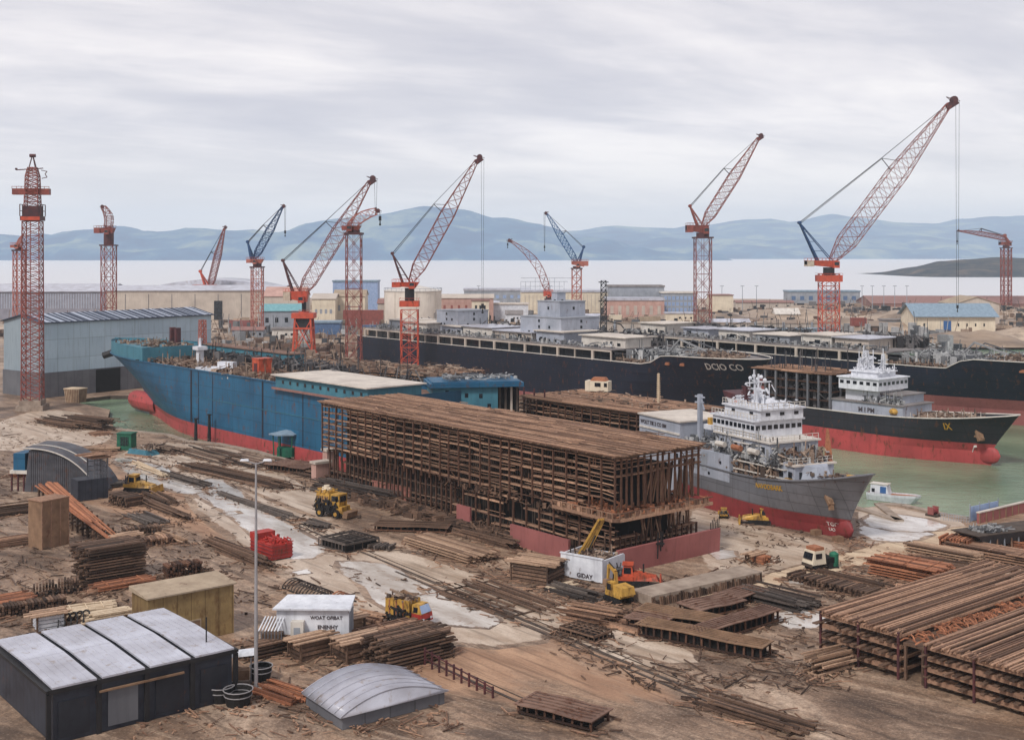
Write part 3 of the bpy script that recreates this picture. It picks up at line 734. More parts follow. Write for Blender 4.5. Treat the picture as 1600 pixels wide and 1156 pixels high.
vault('domed_hall', 'wide pale hall with a low arched roof above the beige hall', 'building', (at(205, 1010)[0], 1010), .02, 125, 80, 17, 10, 'wall_beige', 'roof_pale')
shed('workshop', 'small cream workshop with hipped roof beside the orange portal crane', 'building', (at(487, 830)[0], 830), .05, 16, 30, 18, 3, 'wall_cream', 'wall_beige', wins=[('f', 3, 13, 4, 8, 1.6, 3, 'wall_grey')])
shed('workshop', 'second cream workshop adjoining the rusty red containers', 'building', (at(521, 850)[0], 850), .05, 22, 30, 19, 4, 'wall_cream', 'ochre_roof', wins=[('f', 4, 18, 3, 9, 1.4, 4, 'wall_grey')])
shed('workshop', 'arched brownish workshop roof left of the orange portal crane', 'building', (at(412, 850)[0], 850), .03, 28, 30, 19, 6, 'wall_beige', 'wall_pink')
shed('teal_roof_shed', 'low grey shed with bright teal roof below the blue boom crane', 'building', (at(407, 760)[0], 760), .1, 26, 18, 13, 4, 'wall_grey', 'roof_teal', wins=[('f', 4, 22, 4, 6, 2, 3, 'window_dark')])
shed('blue_block_shed', 'flat blue shed at the waterfront behind the curved boom crane', 'building', (at(520, 980)[0], 980), .02, 36, 20, 26, 1.2, 'panel_blue', 'roof_bluegrey', flat=True)
shed('low_blue_shed', 'low blue shed beside the legs of the orange portal crane', 'building', (at(486, 720)[0], 720), .04, 17, 12, 8, 1, 'box_blue', 'roof_bluegrey', flat=True)
# storage tank
T = thing('storage_tank', 'large white cylindrical storage tank with shallow domed roof', 'storage tank', (at(643, 800)[0], 812))
b = MB(); b.tube((0, 0, 0), (0, 0, 24), 19, 40, caps=False); b.build('tank_wall', 'tank_white', T, True)
b = MB(); b.tube((0, 0, 24), (0, 0, 24.5), 19.4, 40); b.tube((0, 0, 24.5), (0, 0, 28), 19.2, 40, r1=3); b.build('roof', 'offwhite', T)
b = MB()
for k in range(30):
    t0 = 2*math.pi*k/30; t1 = 2*math.pi*(k+1)/30
    b.bar((19.3*math.cos(t0), 19.3*math.sin(t0), 26), (19.3*math.cos(t1), 19.3*math.sin(t1), 26), .25); b.bar((19.3*math.cos(t0), 19.3*math.sin(t0), 24.5), (19.3*math.cos(t0), 19.3*math.sin(t0), 26), .2)
b.build('railing', 'wall_grey', T)
b = MB()
for k in range(8): t0 = 2*math.pi*k/8+.2; b.bar((19.05*math.cos(t0), 19.05*math.sin(t0), 0), (19.05*math.cos(t0), 19.05*math.sin(t0), 24), .3)
b.build('seam', 'wall_beige', T)
# mid distance row
shed('pale_warehouse', 'long pale warehouse with blue end behind the grey ship bridge', 'building', (at(725, 1130)[0], 1130), .03, 62, 40, 14, 2, 'wall_grey', 'roof_pale', flat=True, wins=[('f', 4, 58, 9, 7, 3, 3, 'panel_blue')])
shed('pale_warehouse', 'cream ribbed warehouse with railings on its roof behind the blue boom crane', 'building', (at(815, 1000)[0], 1000), .02, 72, 40, 17, 1.5, 'wall_cream', 'roof_pale', flat=True, wins=[('f', 3+i*3.2, 3+i*3.2, 1, 1, .5, 14, 'wall_beige') for i in range(22)])
T = thing('roof_gantry', 'spindly pale steel gantry standing on the cream warehouse roof', 'gantry', (at(825, 1010)[0], 1010, 18.5))
b = MB()
for z in (3, 7, 10): b.bar((-6, 0, z), (26+z, 0, z), .35)
for i in range(10): b.bar((-6+i*4, 0, 0), (-6+i*4, 0, 10 if 2 < i < 8 else 7), .3)
b.build('frame', 'wall_grey', T)
shed('brick_row', 'pinkish brick workshop row right of the white tank', 'building', (at(688, 870)[0], 870), .02, 38, 16, 17, 2.5, 'wall_pink', 'wall_beige', wins=[('f', 3, 34, 7, 7, 1.6, 5, 'box_red')])
shed('small_office', 'small cream office with dark windows beside the pink brick row', 'building', (at(737, 845)[0], 845), 0, 12, 12, 16, 1, 'wall_cream', 'roof_brown', flat=True, wins=[('f', 3, 9, 3, 5, 1.4, 3, 'window_dark'), ('f', 3, 9, 3, 10, 1.4, 3, 'window_dark')])
shed('store_hut', 'low white store with long flat roof behind the grey ship bridge', 'building', (at(752, 880)[0], 880), .02, 34, 14, 12, 1, 'white_paint', 'deck_cream', flat=True, doors=[('f', 24, 6, 5, 'machine_orange')])
shed('pink_hall', 'pink hall with white upper storey beside the glass office', 'building', (at(948, 930)[0], 930), -.02, 44, 40, 13, 1.6, 'wall_pink', 'roof_pale', flat=True, wins=[('f', 4, 40, 7, 2, 2.4, 7, 'wall_beige')])
shed('white_storey', 'pale upper storey set back behind the pink hall roof', 'building', (at(952, 975)[0], 975), -.02, 44, 30, 22, 1.2, 'wall_grey', 'deck_grey', flat=True)
shed('glass_office', 'three storey office with blue glass behind the tall steep boom crane', 'building', (at(1034, 960)[0], 960), 0, 28, 20, 17.5, 1.2, 'wall_grey', 'offwhite', flat=True, wins=[('f', 3, 25, 8, 3+i*4.6, 2.2, 3, 'panel_blue') for i in range(3)])
shed('cream_shed', 'plain cream shed with thin eaves right of the tall steep boom crane', 'building', (at(1112, 1010)[0], 1010), .03, 18, 20, 14, .6, 'wall_cream', 'roof_brown', flat=True)
shed('blue_grey_store', 'long low blue grey store on the far shore by the largest crane', 'building', (at(1232, 1190)[0], 1190), 0, 70, 22, 11, 1.4, 'wall_grey', 'roof_bluegrey', flat=True, wins=[('f', 5, 64, 8, 3, 4, 4, 'box_blue')])
shed('red_roof_hall', 'very long low hall with a dull red roof near the headland', 'building', (at(1362, 1110)[0], 1110), -.05, 160, 60, 3, 6, 'roof_brown', 'roof_brown')
shed('gable_hall', 'beige gabled hall behind the cream building with blue doors', 'building', (at(1508, 830)[0], 850), -.04, 31, 36, 13.5, 5, 'wall_beige', 'ochre_roof', ridge='y', doors=[])
shed('cream_hall', 'cream hall with blue doors and blue grey roof on the embankment', 'building', (at(1450, 740)[0], 762), -.04, 49, 34, 9.5, 7.5, 'wall_cream', 'roof_bluegrey', over=2, doors=[('f', 17, 4.6, 7, 'door_blue')], wins=[('f', 5+i*5.3, 5+i*5.3, 1, 3.6, .9, 1.8, 'window_dark') for i in (0, 3, 4, 5, 6, 7)])
# sea wall, mid road wall
T = thing('yard_wall', 'long pale concrete wall crossing the far yard behind the black ships', 'wall', (at(905, 745)[0], 745), -.06)
b = MB(); b.box(0, 150, 0, .8, 0, 6.5); b.build('wall_panel', 'wall_beige', T)
b = MB(); b.box(-.3, 150.3, -.3, 1.1, 6.5, 7.2); b.build('coping', 'concrete', T)
for i in range(9):
    b = MB(); b.box(4+i*17, 5.2+i*17, -1.4, -.003, 0, 7.6); b.build('pier', 'wall_grey', T)
# containers and clutter sheds in the far yard
def container(label, px, D, n=1, mat='box_red', L=12, H=2.9, W=2.6, rz=0.0, z=0, group=None):
    T = thing('shipping_container', label, 'container', (at(px, D)[0], D, z), rz, group)
    b = MB(); b.box(0, L, 0, W, 0, H)
    for i in range(int(L/.6)): b.box(.15+i*.6, .42+i*.6, -.08, -.001, .2, H-.2)
    b.build('body', mat, T)
    b = MB()
    for x in (0, L-.2): b.box(x-.01, x+.21, -.12, .05, 0, H+.03)
    b.box(0, L, -.1, .05, H-.17, H+.02); b.build('frame', mat, T)
    return T
for i, (lab, px, D, z, m_, L, H) in enumerate([
    ('upper rusty red container stack nearest the curved boom crane', 536, 790, 6.3, 'box_red', 26, 6),
    ('lower rusty red container below the upper red stack', 541, 789, 0, 'box_red', 22, 6.2),
    ('bright blue container pile in front of the white tank', 566, 740, 0, 'box_blue', 16, 5.5),
    ('faded red container lying by the tall dark doorway', 358, 800, 0, 'boot_dull', 16, 5),
    ('solitary brick red container on the embankment by the largest crane', 1331, 740, 5, 'box_red', 9, 5),
    ('pale grey container beside the solitary red one', 1266, 760, 0, 'wall_grey', 12, 4),
    ('cream container by the pink hall', 952, 850, 0, 'wall_cream', 9, 6),
    ('white container beside the small cream office', 690, 830, 0, 'white_paint', 12, 4),
    ('pale sand container between tall crane and white storey', 1000, 830, 0, 'ochre_roof', 14, 6)]):
    container(lab, px, D, mat=m_, L=L, H=H, z=z, W=4)
# embankments
def mound(name, label, px0, px1, D, h, w_, m_, seed=0, kind='structure'):
    x0 = at(px0, D)[0]; x1 = at(px1, D)[0]; rows = []
    for j in range(9):
        v = -1+j/4; r = []
        for i in range(41):
            u = -1+i/20; f = max(0, 1-u*u)**.7*max(0, 1-v*v)
            X = (x0+x1)/2+u*(x1-x0)/2; Y = D+v*w_
            r.append((X, Y, h*f*(.8+.5*mnoise.noise(Vector((X/14, Y/14, seed))))-.05))
        rows.append(r)
    s = MB(); s.grid(rows); o = s.build(name, m_, smooth=True); tag(o, label if kind != 'structure' else None, None, kind=kind); return o
for i, (a_, b_, D_, h_, w_) in enumerate([(1140, 1450, 800, 7, 40), (1180, 1420, 700, 3, 25), (1430, 1600, 660, 9, 22), (1360, 1520, 900, 8, 50), (1150, 1330, 930, 9, 40), (1000, 1190, 900, 6, 30), (280, 420, 720, 3, 25), (330, 620, 660, 3, 15), (1540, 1760, 700, 10, 30)]):
    mound('terrain', None, a_, b_, D_, h_, w_, 'yard_dirt', i)
for i, (lab, px, D_, L_, W_, H_a, rh, wl, rf, rg, fl) in enumerate([
    ('long low grey store between the white tank and the pale warehouse', 700, 960, 40, 14, 9, 2, 'wall_grey', 'roof_pale', 'x', 0),
    ('small white gabled hut beside the low white store', 790, 860, 12, 9, 6, 2.5, 'white_paint', 'deck_grey', 'x', 0),
    ('grey hut with dark door left of the lattice derrick', 905, 800, 14, 9, 7, 2, 'wall_grey', 'roof_pale', 'x', 0),
    ('flat topped cream store below the glass office', 1040, 860, 20, 10, 6.5, .8, 'wall_cream', 'roof_pale', 'x', 1),
    ('pale grey workshop at the foot of the tall steep boom crane', 1112, 760, 24, 12, 6, 1.8, 'wall_grey', 'roof_pale', 'x', 0),
    ('white tent like shed on the far sand flats', 1212, 900, 18, 12, 4, 4, 'offwhite', 'offwhite', 'x', 0),
    ('long sand coloured shed beyond the white tent like shed', 1150, 1060, 50, 12, 6, 1.5, 'wall_beige', 'roof_brown', 'x', 0),
    ('grey flat store just left of the cream building with blue doors', 1380, 800, 20, 10, 5, .8, 'wall_grey', 'deck_grey', 'x', 1),
    ('teal grey low basin shed below the far sand flats', 1195, 720, 36, 8, 4, .8, 'roof_bluegrey', 'roof_bluegrey', 'x', 1),
    ('pale shed with rust brown roof next to the red container stack', 590, 900, 16, 12, 12, 3, 'wall_beige', 'roof_brown', 'x', 0),
    ('low white office block behind the orange portal crane', 425, 690, 16, 8, 6, 1, 'offwhite', 'deck_grey', 'x', 1),
    ('narrow grey store beside the blue boom crane mast', 362, 700, 18, 8, 5, 1.6, 'wall_grey', 'roof_brown', 'x', 0)]):
    shed('store_shed', lab, 'building', (at(px, D_)[0], D_), .03*(i % 3-1), L_, W_, H_a, rh, wl, rf, flat=bool(fl), doors=[('f', L_*.3, 2.4, 3.2, 'window_dark')], wins=[('f', L_*.5, L_*.9, 3, H_a*.45, 1.3, 1.3, 'window_dark')])
# lamp masts on the far shore
lm = None
for i, (px, py) in enumerate([(1160, 452), (1128, 458), (1182, 462), (1347, 455), (1363, 462), (1381, 462), (1398, 463), (1417, 465), (860, 452), (748, 440)]):
    D_ = 1040
    if lm is None:
        lm = thing('mast_light', 'thin grey lighting mast on the far shoreline', 'light mast', (at(px, D_)[0], D_), 0, 'thin lighting masts on the far shore')
        b = MB(); b.tube((0, 0, 0), (0, 0, 21), .35, 6, r1=.2); b.build('pole', 'wall_grey', lm)
        b = MB(); b.bar((-1.6, 0, 21), (1.6, 0, 21), .5); b.build('lamp_head', 'wall_grey', lm)
    else: dup(lm, (at(px, D_)[0], D_), 0)
# lattice derrick with platforms
T = thing('derrick_mast', 'dark lattice derrick beside the grey ship bridge', 'derrick', (at(943, 640)[0], 640))
b = MB(); b.lattice((0, 0, 0), (0, 0, 35), 3.4, 2.6, 14, .3, rb=.2); b.build('mast', 'black_steel', T)
for z in (16, 24, 34): b = MB(); b.cbox(0, 0, z, 5, 5, .4); b.build('platform', 'black_steel', T)
b = MB()
b.path([(2, -2, 14), (9, -2, 12), (12, -2, 8)], .6); b.build('arm', 'black_steel', T)
# ------------------------------------------------------------ ships
def hull(T, L, B, H, zr, mtop, mred, rake=8, E=40, sheer=2.5, zb=-1.4, Es=.6, bulb=None, bulwark=1.2, decks='deck_rust', stern_e=0, pw=(1.25, .62), name='hull', raise_=None):
    zs = [zb, zr*.5, zr, zr+.001] + [zr+(H-zr)*k for k in (.2, .4, .6, .8, 1)]
    def stem(z):
        k = max(0, (z-zr*.6))/(H-zr*.6); return L+rake*k**1.25
    def ent(z): k = max(0, z)/H; return E*(1-.22*k)
    def hb(x, z):
        d = (stem(z)-x)/ent(z); k = max(0, min(1, z/H)); p = pw[0]+(pw[1]-pw[0])*k
        h = B/2 if d >= 1 else B/2*math.sin(math.pi/2*max(0, d))**p
        if stern_e and x < stern_e: h *= (.72+.28*math.sin(math.pi/2*x/stern_e))
        return h
    def up(x, z):
        k = max(0, z-zr)/(H-zr); f = max(0, (x-L*.55)/(L*.45)); e = sheer*f*f
        if raise_: e += raise_[1]*min(1, max(0, (x-(L-raise_[0]))/6))
        return z+e*k
    ss = [i/14*.62 for i in range(14)]+[.62+.38*(1-(1-i/22)**1.6) for i in range(23)]
    b = MB()
    for q in (-1, 1):
        rows = []
        for z in zs: rows.append([(s*stem(z), q*hb(s*stem(z), z), up(s*stem(z), z)) for s in ss])
        for j in range(len(rows)-1):
            b.cur = 1 if j < 2 else 0
            if j == 2: continue
            b.grid([rows[j], rows[j+1]] if q < 0 else [rows[j+1], rows[j]])
    for j in range(len(zs)-1):
        b.cur = 1 if j < 2 else 0
        z0, z1 = zs[j], zs[j+1]
        b.face([(0, hb(0, z0), z0), (0, -hb(0, z0), z0), (0, -hb(0, z1), up(0, z1)), (0, hb(0, z1), up(0, z1))])
    b.build(name, [mtop, mred], T, True)
    b = MB(); rows = [[], []]
    for s in ss:
        x = s*stem(H-bulwark)*.998; z = up(x, H)-bulwark; h = max(0, hb(x, H-bulwark)-.05)
        rows[0].append((x, -h, z)); rows[1].append((x, h, z))
    b.grid(rows); b.build('deck', decks, T)
    b = MB()   # bulwark cap
    for q in (-1, 1):
        pts = [(s*stem(H), q*hb(s*stem(H), H), up(s*stem(H), H)+.08) for s in ss]
        b.path(pts, .5, .22)
    b.build('rail_cap', 'offwhite' if mtop in ('hull_navy', 'hull_black') else mtop, T)
    if bulb:
        b = MB(); bl, br, bz = bulb[:3]; bw_ = bulb[3] if len(bulb) > 3 else .42; n = 12; rows = []
        for i in range(13):
            t_ = i/12; x = L-7+(bl+7)*t_; r = br*(1-max(0, (t_-.62)/.38)**2.2)**.5 if t_ > .62 else br
            rows.append([(x, r*bw_*math.cos(2*math.pi*k/n), bz+r*math.sin(2*math.pi*k/n)) for k in range(n+1)])
        b.grid(rows[::-1]); b.build('bulbous_bow', mred, T, True)
    return hb, up, stem
def on_hull(hb, up, x0, z0, side=-1, flip=1, off=.06):
    def fn(a, y, d):
        x = x0+flip*a; z = z0+y; return (x, side*(hb(x, z)+off+(.05 if d > 0 else 0)), up(x, z))
    return fn
def clutter(T, name, x0, x1, y0, y1, z, n, mat, size=(.3, 2.2), h=2.0, kind=None, seed=1, tall=.15, zf=None, bars=.6):
    r = random.Random(seed); b = MB()
    for i in range(n):
        x = r.uniform(x0, x1); y = r.uniform(y0, y1); zz_ = (zf(x) if zf else z)
        s = r.uniform(*size)
        if r.random() < bars:
            a = r.choice([0, 0, math.pi/2, r.uniform(0, 3.14)]); l = s*r.uniform(1, 3.2); e = r.uniform(-.25, .25)*h
            zc = zz_+r.random()**1.6*h
            if r.random() < tall: b.bar((x, y, zz_), (x+r.uniform(-.3, .3), y, zz_+h*r.uniform(.8, 1.9)), .16)
            else: b.bar((x-l/2*math.cos(a), y-l/2*math.sin(a), zc-e), (x+l/2*math.cos(a), y+l/2*math.sin(a), zc+e), r.uniform(.1, .32))
        else: b.cbox(x, y, zz_, s*r.uniform(.4, 1), s*r.uniform(.4, 1), r.random()**1.3*h, r.uniform(0, 3))
    o = b.build(name, mat, T); tag(o, kind='stuff')
    return o
def house(T, name, x0, x1, y0, y1, z0, z1, mat, roof=None, wn=0, wz=None, wh=1.2, ww=1.0, ends=0, over=.4):
    b = MB(); b.box(x0, x1, y0, y1, z0, z1); h = b.build(name, mat, T)
    b = MB(); b.box(x0-over, x1+over, y0-over, y1+over, z1+.003, z1+.3); b.build('roof', roof or 'deck_cream', T if h is None else h)
    wz = wz if wz is not None else z0+(z1-z0)*.45
    for i in range(wn):
        x = x0+(x1-x0)*(i+.5)/wn; b = MB(); b.box(x-ww/2, x+ww/2, y0-.08, y0+.05, wz, wz+wh); b.build('window', 'window_dark', h)
    for i in range(ends):
        y = y0+(y1-y0)*(i+.5)/ends; b = MB(); b.box(x1-.05, x1+.08, y-ww/2, y+ww/2, wz, wz+wh); b.build('window', 'window_dark', h)
    return h
def gallery(T, x0, x1, y, z, h, n, mat='wall_beige', dark='window_dark', skip=()):
    """open bulwark with stanchions along the ship's near side"""
    b = MB(); b.box(x0, x1, y-.2, y+.25, z+h, z+h+.45); b.box(x0, x1, y-.15, y+.2, z-.05, z+.25); b.build('gallery_rail', mat, T)
    for i in range(n+1):
        x = x0+(x1-x0)*i/n
        b = MB(); w_ = .9 if i % 2 == 0 else .3; b.box(x-w_/2, x+w_/2, y-.28, y+.3, z+.02, z+h+.02); b.build('stanchion', mat, T)
    b = MB(); b.box(x0, x1, y+1.5, y+1.7, z-.2, z+h*.96); b.build('inner_wall', dark, T)
def ship(label, loc, direc, cat='ship', name='cargo_ship'):
    return thing(name, label, cat, loc, math.atan2(direc[1], direc[0]))
# ---- large blue hull, bow to the far left
d1 = Vector((-.66, .75)).normalized(); Lb = 143
C0 = Vector((-115, 386)); st = C0-d1*Lb
T = ship('huge blue hull under breaking with red boot topping and scrap heaped on its deck', (st.x, st.y, 0), d1, 'ship hull', 'ship_hull')
hbf, upf, stm = hull(T, Lb, 25, 17.5, 2.7, 'hull_blue', 'boot_bright', rake=23, E=62, sheer=0, bulb=(15, 3.2, 2.4, .7), raise_=(0, 0), pw=(1.35, .5), decks='deck_rust')
# forecastle
b = MB(); rows = []
for z in (17.3, 18.6, 21.6):
    r_ = []
    for i in range(25):
        x = Lb-22+ (stm(17.5)+ (z-17.3)*.9-(Lb-22))*i/24; r_.append((x, hbf(min(x, stm(17.4)-.02), 17.4)*(1 if i < 24 else 0)*1.0, z))
    rows.append(r_)
b.grid(rows); b.grid([[(x, -y, z) for x, y, z in r_] for r_ in rows][::-1]); b.face([rows[0][0], rows[2][0], (rows[2][0][0], -rows[2][0][1], rows[2][0][2]), (rows[0][0][0], -rows[0][0][1], rows[0][0][2])])
b.grid([[(x, -y, 20.9) for x, y, z in rows[2]], [(x, y, 20.9) for x, y, z in rows[2]]])
b.build('forecastle', 'hull_teal', T)
b = MB(); b.tube((Lb+21, 3.2, 17), (Lb+23, 5.5, 16), 1.1, 8); b.build('anchor', 'black_steel', T)
b = MB()
for xx, w_ in ((Lb-54, 1.0), (Lb-58, .4), (Lb-93, .8), (Lb-66, .25), (Lb-112, .4)):
    b = MB(); b.box(xx, xx+w_, 12.42, 12.53, 3.0, 17.2); b.build('hull_seam', 'hull_navy', T)
b = MB(); b.path([(0, 12.6, 10.2), (Lb-58, 12.6, 10.2)], .12); b.build('weld_line', 'hull_teal', T)
clutter(T, 'deck_scrap', Lb-100, Lb-14, -10.5, 11.2, 16.3, 1500, 'mixed_scrap', (.5, 2.2), 2.4, seed=2)
clutter(T, 'bow_scrap', Lb-20, Lb+14, -6, 6, 20.8, 220, 'mixed_scrap', (.4, 1.6), 1.3, seed=3)
clutter(T, 'far_deck_scrap', Lb-103, Lb-20, -11, -3, 16.3, 900, 'dark_scrap', (.6, 3), 4.4, seed=4)
for xx in (Lb-6, Lb-9.5):
    b = MB(); b.box(xx, xx+1.3, -6, -4.4, 20.9, 26.2)
    b.build('bollard_post', 'crane_dark', T)
b = MB(); b.lattice((Lb-20, -8, 17), (Lb-20, -8, 29), 2.0, 1.6, 7, .2, rb=.14); b.build('deck_mast', 'crane_pink', T)
house(T, 'teal_far_block', Lb-72, Lb-20, -12.3, -8, 16.4, 21.5, 'hull_teal', 'deck_rust')
b = MB(); b.cbox(Lb-40, 3, 16.4, 1.6, 1.6, 5.2); b.cbox(Lb-40, 3, 21.6, 3.4, 3, 1); b.tube((Lb-40, 3, 22.6), (Lb-40, 3, 25), .4, 6); b.build('white_mast', 'white_paint', T)
h = house(T, 'red_cabin', Lb-81, Lb-77.5, 3, 7, 16.4, 21.6, 'machine_orange', 'machine_orange', over=.1)
b = MB(); b.box(Lb-80.2, Lb-78.6, 7.0, 7.1, 17.2, 20.6); b.build('door', 'crane_dark', h)
b = MB(); b.cbox(Lb-58, 8, 16.4, 9, 5, 1.7, .3); b.cbox(Lb-60, 5, 16.4, 5, 2, 3.2, .5); b.build('white_plates', 'white_paint', T)
b = MB(); b.cbox(Lb-82, 10.4, 16.45, 16, 3.6, .5, .04); b.build('deck_plate', 'deck_cream', T)
# stepped teal deckhouse
h = house(T, 'teal_deckhouse', Lb-140, Lb-100, -2, 13.1, 16.2, 19.4, 'hull_teal', 'deck_cream', over=.9)
for i in range(11):
    b = MB(); b.box(Lb-138+i*3.4, Lb-137.2+i*3.4, 13.1, 13.2, 17.6, 18.4); b.build('window', 'window_dark', h)
b = MB(); b.box(Lb-140.5, Lb-99, 13.1, 13.7, 16.0, 16.5); b.build('deck_edge', 'roof_brown', h)
# separate teal bridge block beyond the scaffold
p = Vector(G(742, 0)) if False else Pp(742, 394, 262)
T = thing('ship_section', 'cut off teal bridge block with blue rounded roof behind the big scaffold', 'ship section', (Pp(676, 0, 285).x, 285), .18)
b = MB(); b.box(0, 15.5, 0, 12, 0, 18.2); b.build('wall', 'hull_teal', T)
b = MB(); b.box(15.6, 21, 2, 12, 0, 17.5); b.build('cut_side', 'dark_void', T)
for i in range(4):
    b = MB(); b.box(16+i*1.4, 16.5+i*1.4, 1.5, 1.98, 0, 18); b.build('rib', 'quay_dark' if i != 2 else 'wall_beige', T)
b = MB(); prof = [(-.8+24*i/16, 0, 18.2+1.1+.12*math.cos(i)) for i in range(17)]
b.box(-.8, 21.6, -1.0, 12.5, 18.21, 19.2); b.box(-.2, 21, -.4, 12, 19.2, 19.5); b.build('roof', 'hull_blue', T)
for (x, z) in ((3, 16.5), (7.6, 15.8), (11, 15.6), (13, 13.2), (11.5, 11), (13, 10.2), (4, 12), (8, 12.3)):
    b = MB(); b.box(x, x+.8, -.08, .05, z, z+1.0); b.build('window', 'window_dark', T)
clutter(T, 'roof_scrap', 3, 20, 1, 11, 19.9, 160, 'grey_scrap', (.3, 1.2), .7, seed=8, tall=0)
# ---- centre navy ship
def navy(label, bow, L, H, lettertxt, seed, sup, letx=-20, boot='boot_dull', zr=3, B=31, notch=(52, 30), rot=None, E=46, rk=9):
    dr = rot or U; st = Vector(bow)-dr*L
    T = ship(label, (st.x, st.y, 0), dr)
    hb_, up_, st_ = hull(T, L, B, H, zr, 'hull_navy', boot, rake=rk, E=E, sheer=0, raise_=(notch[1], 3.2), decks='deck_grey', pw=(1.3, .55), bulwark=.6)
    yb = -B/2
    gallery(T, 6, L-notch[0]-.5, yb+.25, H-.3, 3.1, max(8, int((L-notch[0])/9)))
    b = MB(); b.box(6, L-notch[0], yb+.4, B/2-.4, H+3.3, H+3.7); b.build('upper_deck', 'deck_grey', T)
    r = random.Random(seed)
    # white deck houses
    x = 16
    while x < L-notch[0]-16:
        l = r.uniform(12, 22); hh = r.uniform(2.4, 4)
        h = house(T, 'deck_house', x, x+l, yb+3+r.uniform(0, 4), 4, H+3.7, H+3.7+hh, r.choice(['hull_lightgrey', 'wall_beige', 'offwhite', 'wall_grey']), r.choice(['deck_cream', 'deck_cream', 'roof_pale']), wn=0, over=.8)
        for k in range(r.randint(3, 6)):
            xx = x+r.uniform(1, l-2); yy = h.data.vertices[0].co.y
            b = MB(); b.box(xx, xx+r.choice((.6, .9, 2.2)), yy-.08, yy+.05, H+4.2, H+4.9+r.uniform(0, .9)); b.build('window', 'window_dark', h)
        x += l+r.uniform(1, 8)
    clutter(T, 'deck_pipework', 8, L-notch[0]-2, yb+1.2, yb+4.5, H+3.7, 520, 'grey_scrap', (.3, 1.3), 1.7, seed=seed+1, tall=.12)
    clutter(T, 'deck_machinery', 20, L-notch[0], 2, B/2-1, H+3.7, 900, 'dark_scrap', (.6, 2.4), 4.0, seed=seed+2, tall=.07)
    clutter(T, 'bow_machinery', L-notch[0]+2, L-notch[1]+12, yb+5, B/2-4, H, 900, 'grey_scrap', (.5, 2.6), 3.8, seed=seed+3, tall=.05)
    clutter(T, 'low_deck_gear', L-notch[0], L-notch[1]-2, yb+1.2, yb+5, H-.4, 160, 'mixed_scrap', (.3, 1.3), 1.5, seed=seed+6, tall=.2)
    clutter(T, 'forecastle_gear', L-notch[1]+6, L-2, -6, 6, H+2.7, 260, 'mixed_scrap', (.3, 1.3), 1.3, seed=seed+4)
    b = MB(); b.path([(L-notch[1]-2, -4, H+3), (L-notch[1]+3, -4, H+7.5), (L-notch[1]+14, -4, H+4.5)], .5); b.path([(L-notch[1]-2, 2, H+3), (L-notch[1]+3, 2, H+7), (L-notch[1]+14, 2, H+4.5)], .35); b.build('bow_derrick', 'grey_scrap', T)
    for s0 in sup:
        x0, x1, y0, y1, z1, nm = s0
        h = house(T, nm, x0, x1, y0, y1, H+3.7, z1, 'hull_lightgrey', 'wall_grey', wn=0, over=.2)
        for (fx, fz) in ((.2, .3), (.35, .3), (.6, .25), (.8, .25), (.45, .55), (.45, .8), (.7, .55)):
            b = MB(); xx = x0+(x1-x0)*fx; zz_ = H+3.7+(z1-H-3.7)*fz; b.box(xx, xx+.9, y0-.08, y0+.05, zz_, zz_+1.0); b.build('window', 'window_dark', h)
        for (fy, fz) in ((.3, .3), (.5, .55), (.5, .8)):
            b = MB(); yy = y0+(y1-y0)*fy; zz_ = H+3.7+(z1-H-3.7)*fz; b.box(x1-.05, x1+.08, yy, yy+.9, zz_, zz_+1.0); b.build('window', 'window_dark', h)
    if lettertxt:
        lettering(lettertxt, 2.3, 'letter_white', T, on_hull(hb_, up_, L+letx, H-2.9), 'ship_name')
    for dx in (letx-12, letx-7):
        b = MB(); xx = L+dx; y = -hb_(xx, H-2)-.1; b.cbox(xx, y, up_(xx, H-2)-.4, 1.7, .35, .9); b.build('hawse_plate', 'timber_orange', T)
    return T, hb_, up_, L, H
T, hb_, up_, L, H = navy('long navy blue cargo ship with grey bridge towers moored behind the scaffolds', (70.5, 368), 196, 15.0, 'DCIO CO', 21,
     [(100, 122, -9, 9, 27, 'bridge_block'), (106, 118, -6, 6, 32.5, 'bridge_tower'), (44, 58, -6, 9, 27, 'aft_tower'), (109, 112, -2, 2, 35.5, 'funnel')], letx=-6.5, notch=(42, 26), zr=1.4)
T, hb_, up_, L, H = navy('navy blue cargo ship with dull red underside and white anchor mark near the basin corner', (161, 352), 178, 15.0, None, 55,
     [], letx=3.5, zr=6.3, notch=(50, 30), boot='boot_dull', E=70, rk=14)
b = MB()
f = on_hull(hb_, up_, L-6.5, 7.6, off=.15)
for a0, l in ((.3, 2.6), (.9, 2.2), (1.5, 2.8), (2.3, 2.6), (3.0, 2.0), (4.4, 2.6)):
    p0 = Vector(f(.8*math.cos(a0), 1.5+.8*math.sin(a0), 0)); p1 = Vector(f(l*math.cos(a0), 1.5+l*math.sin(a0), 0)); b.bar(p0, p1, .4, .25)
b.build('hull_emblem', 'letter_white', T)
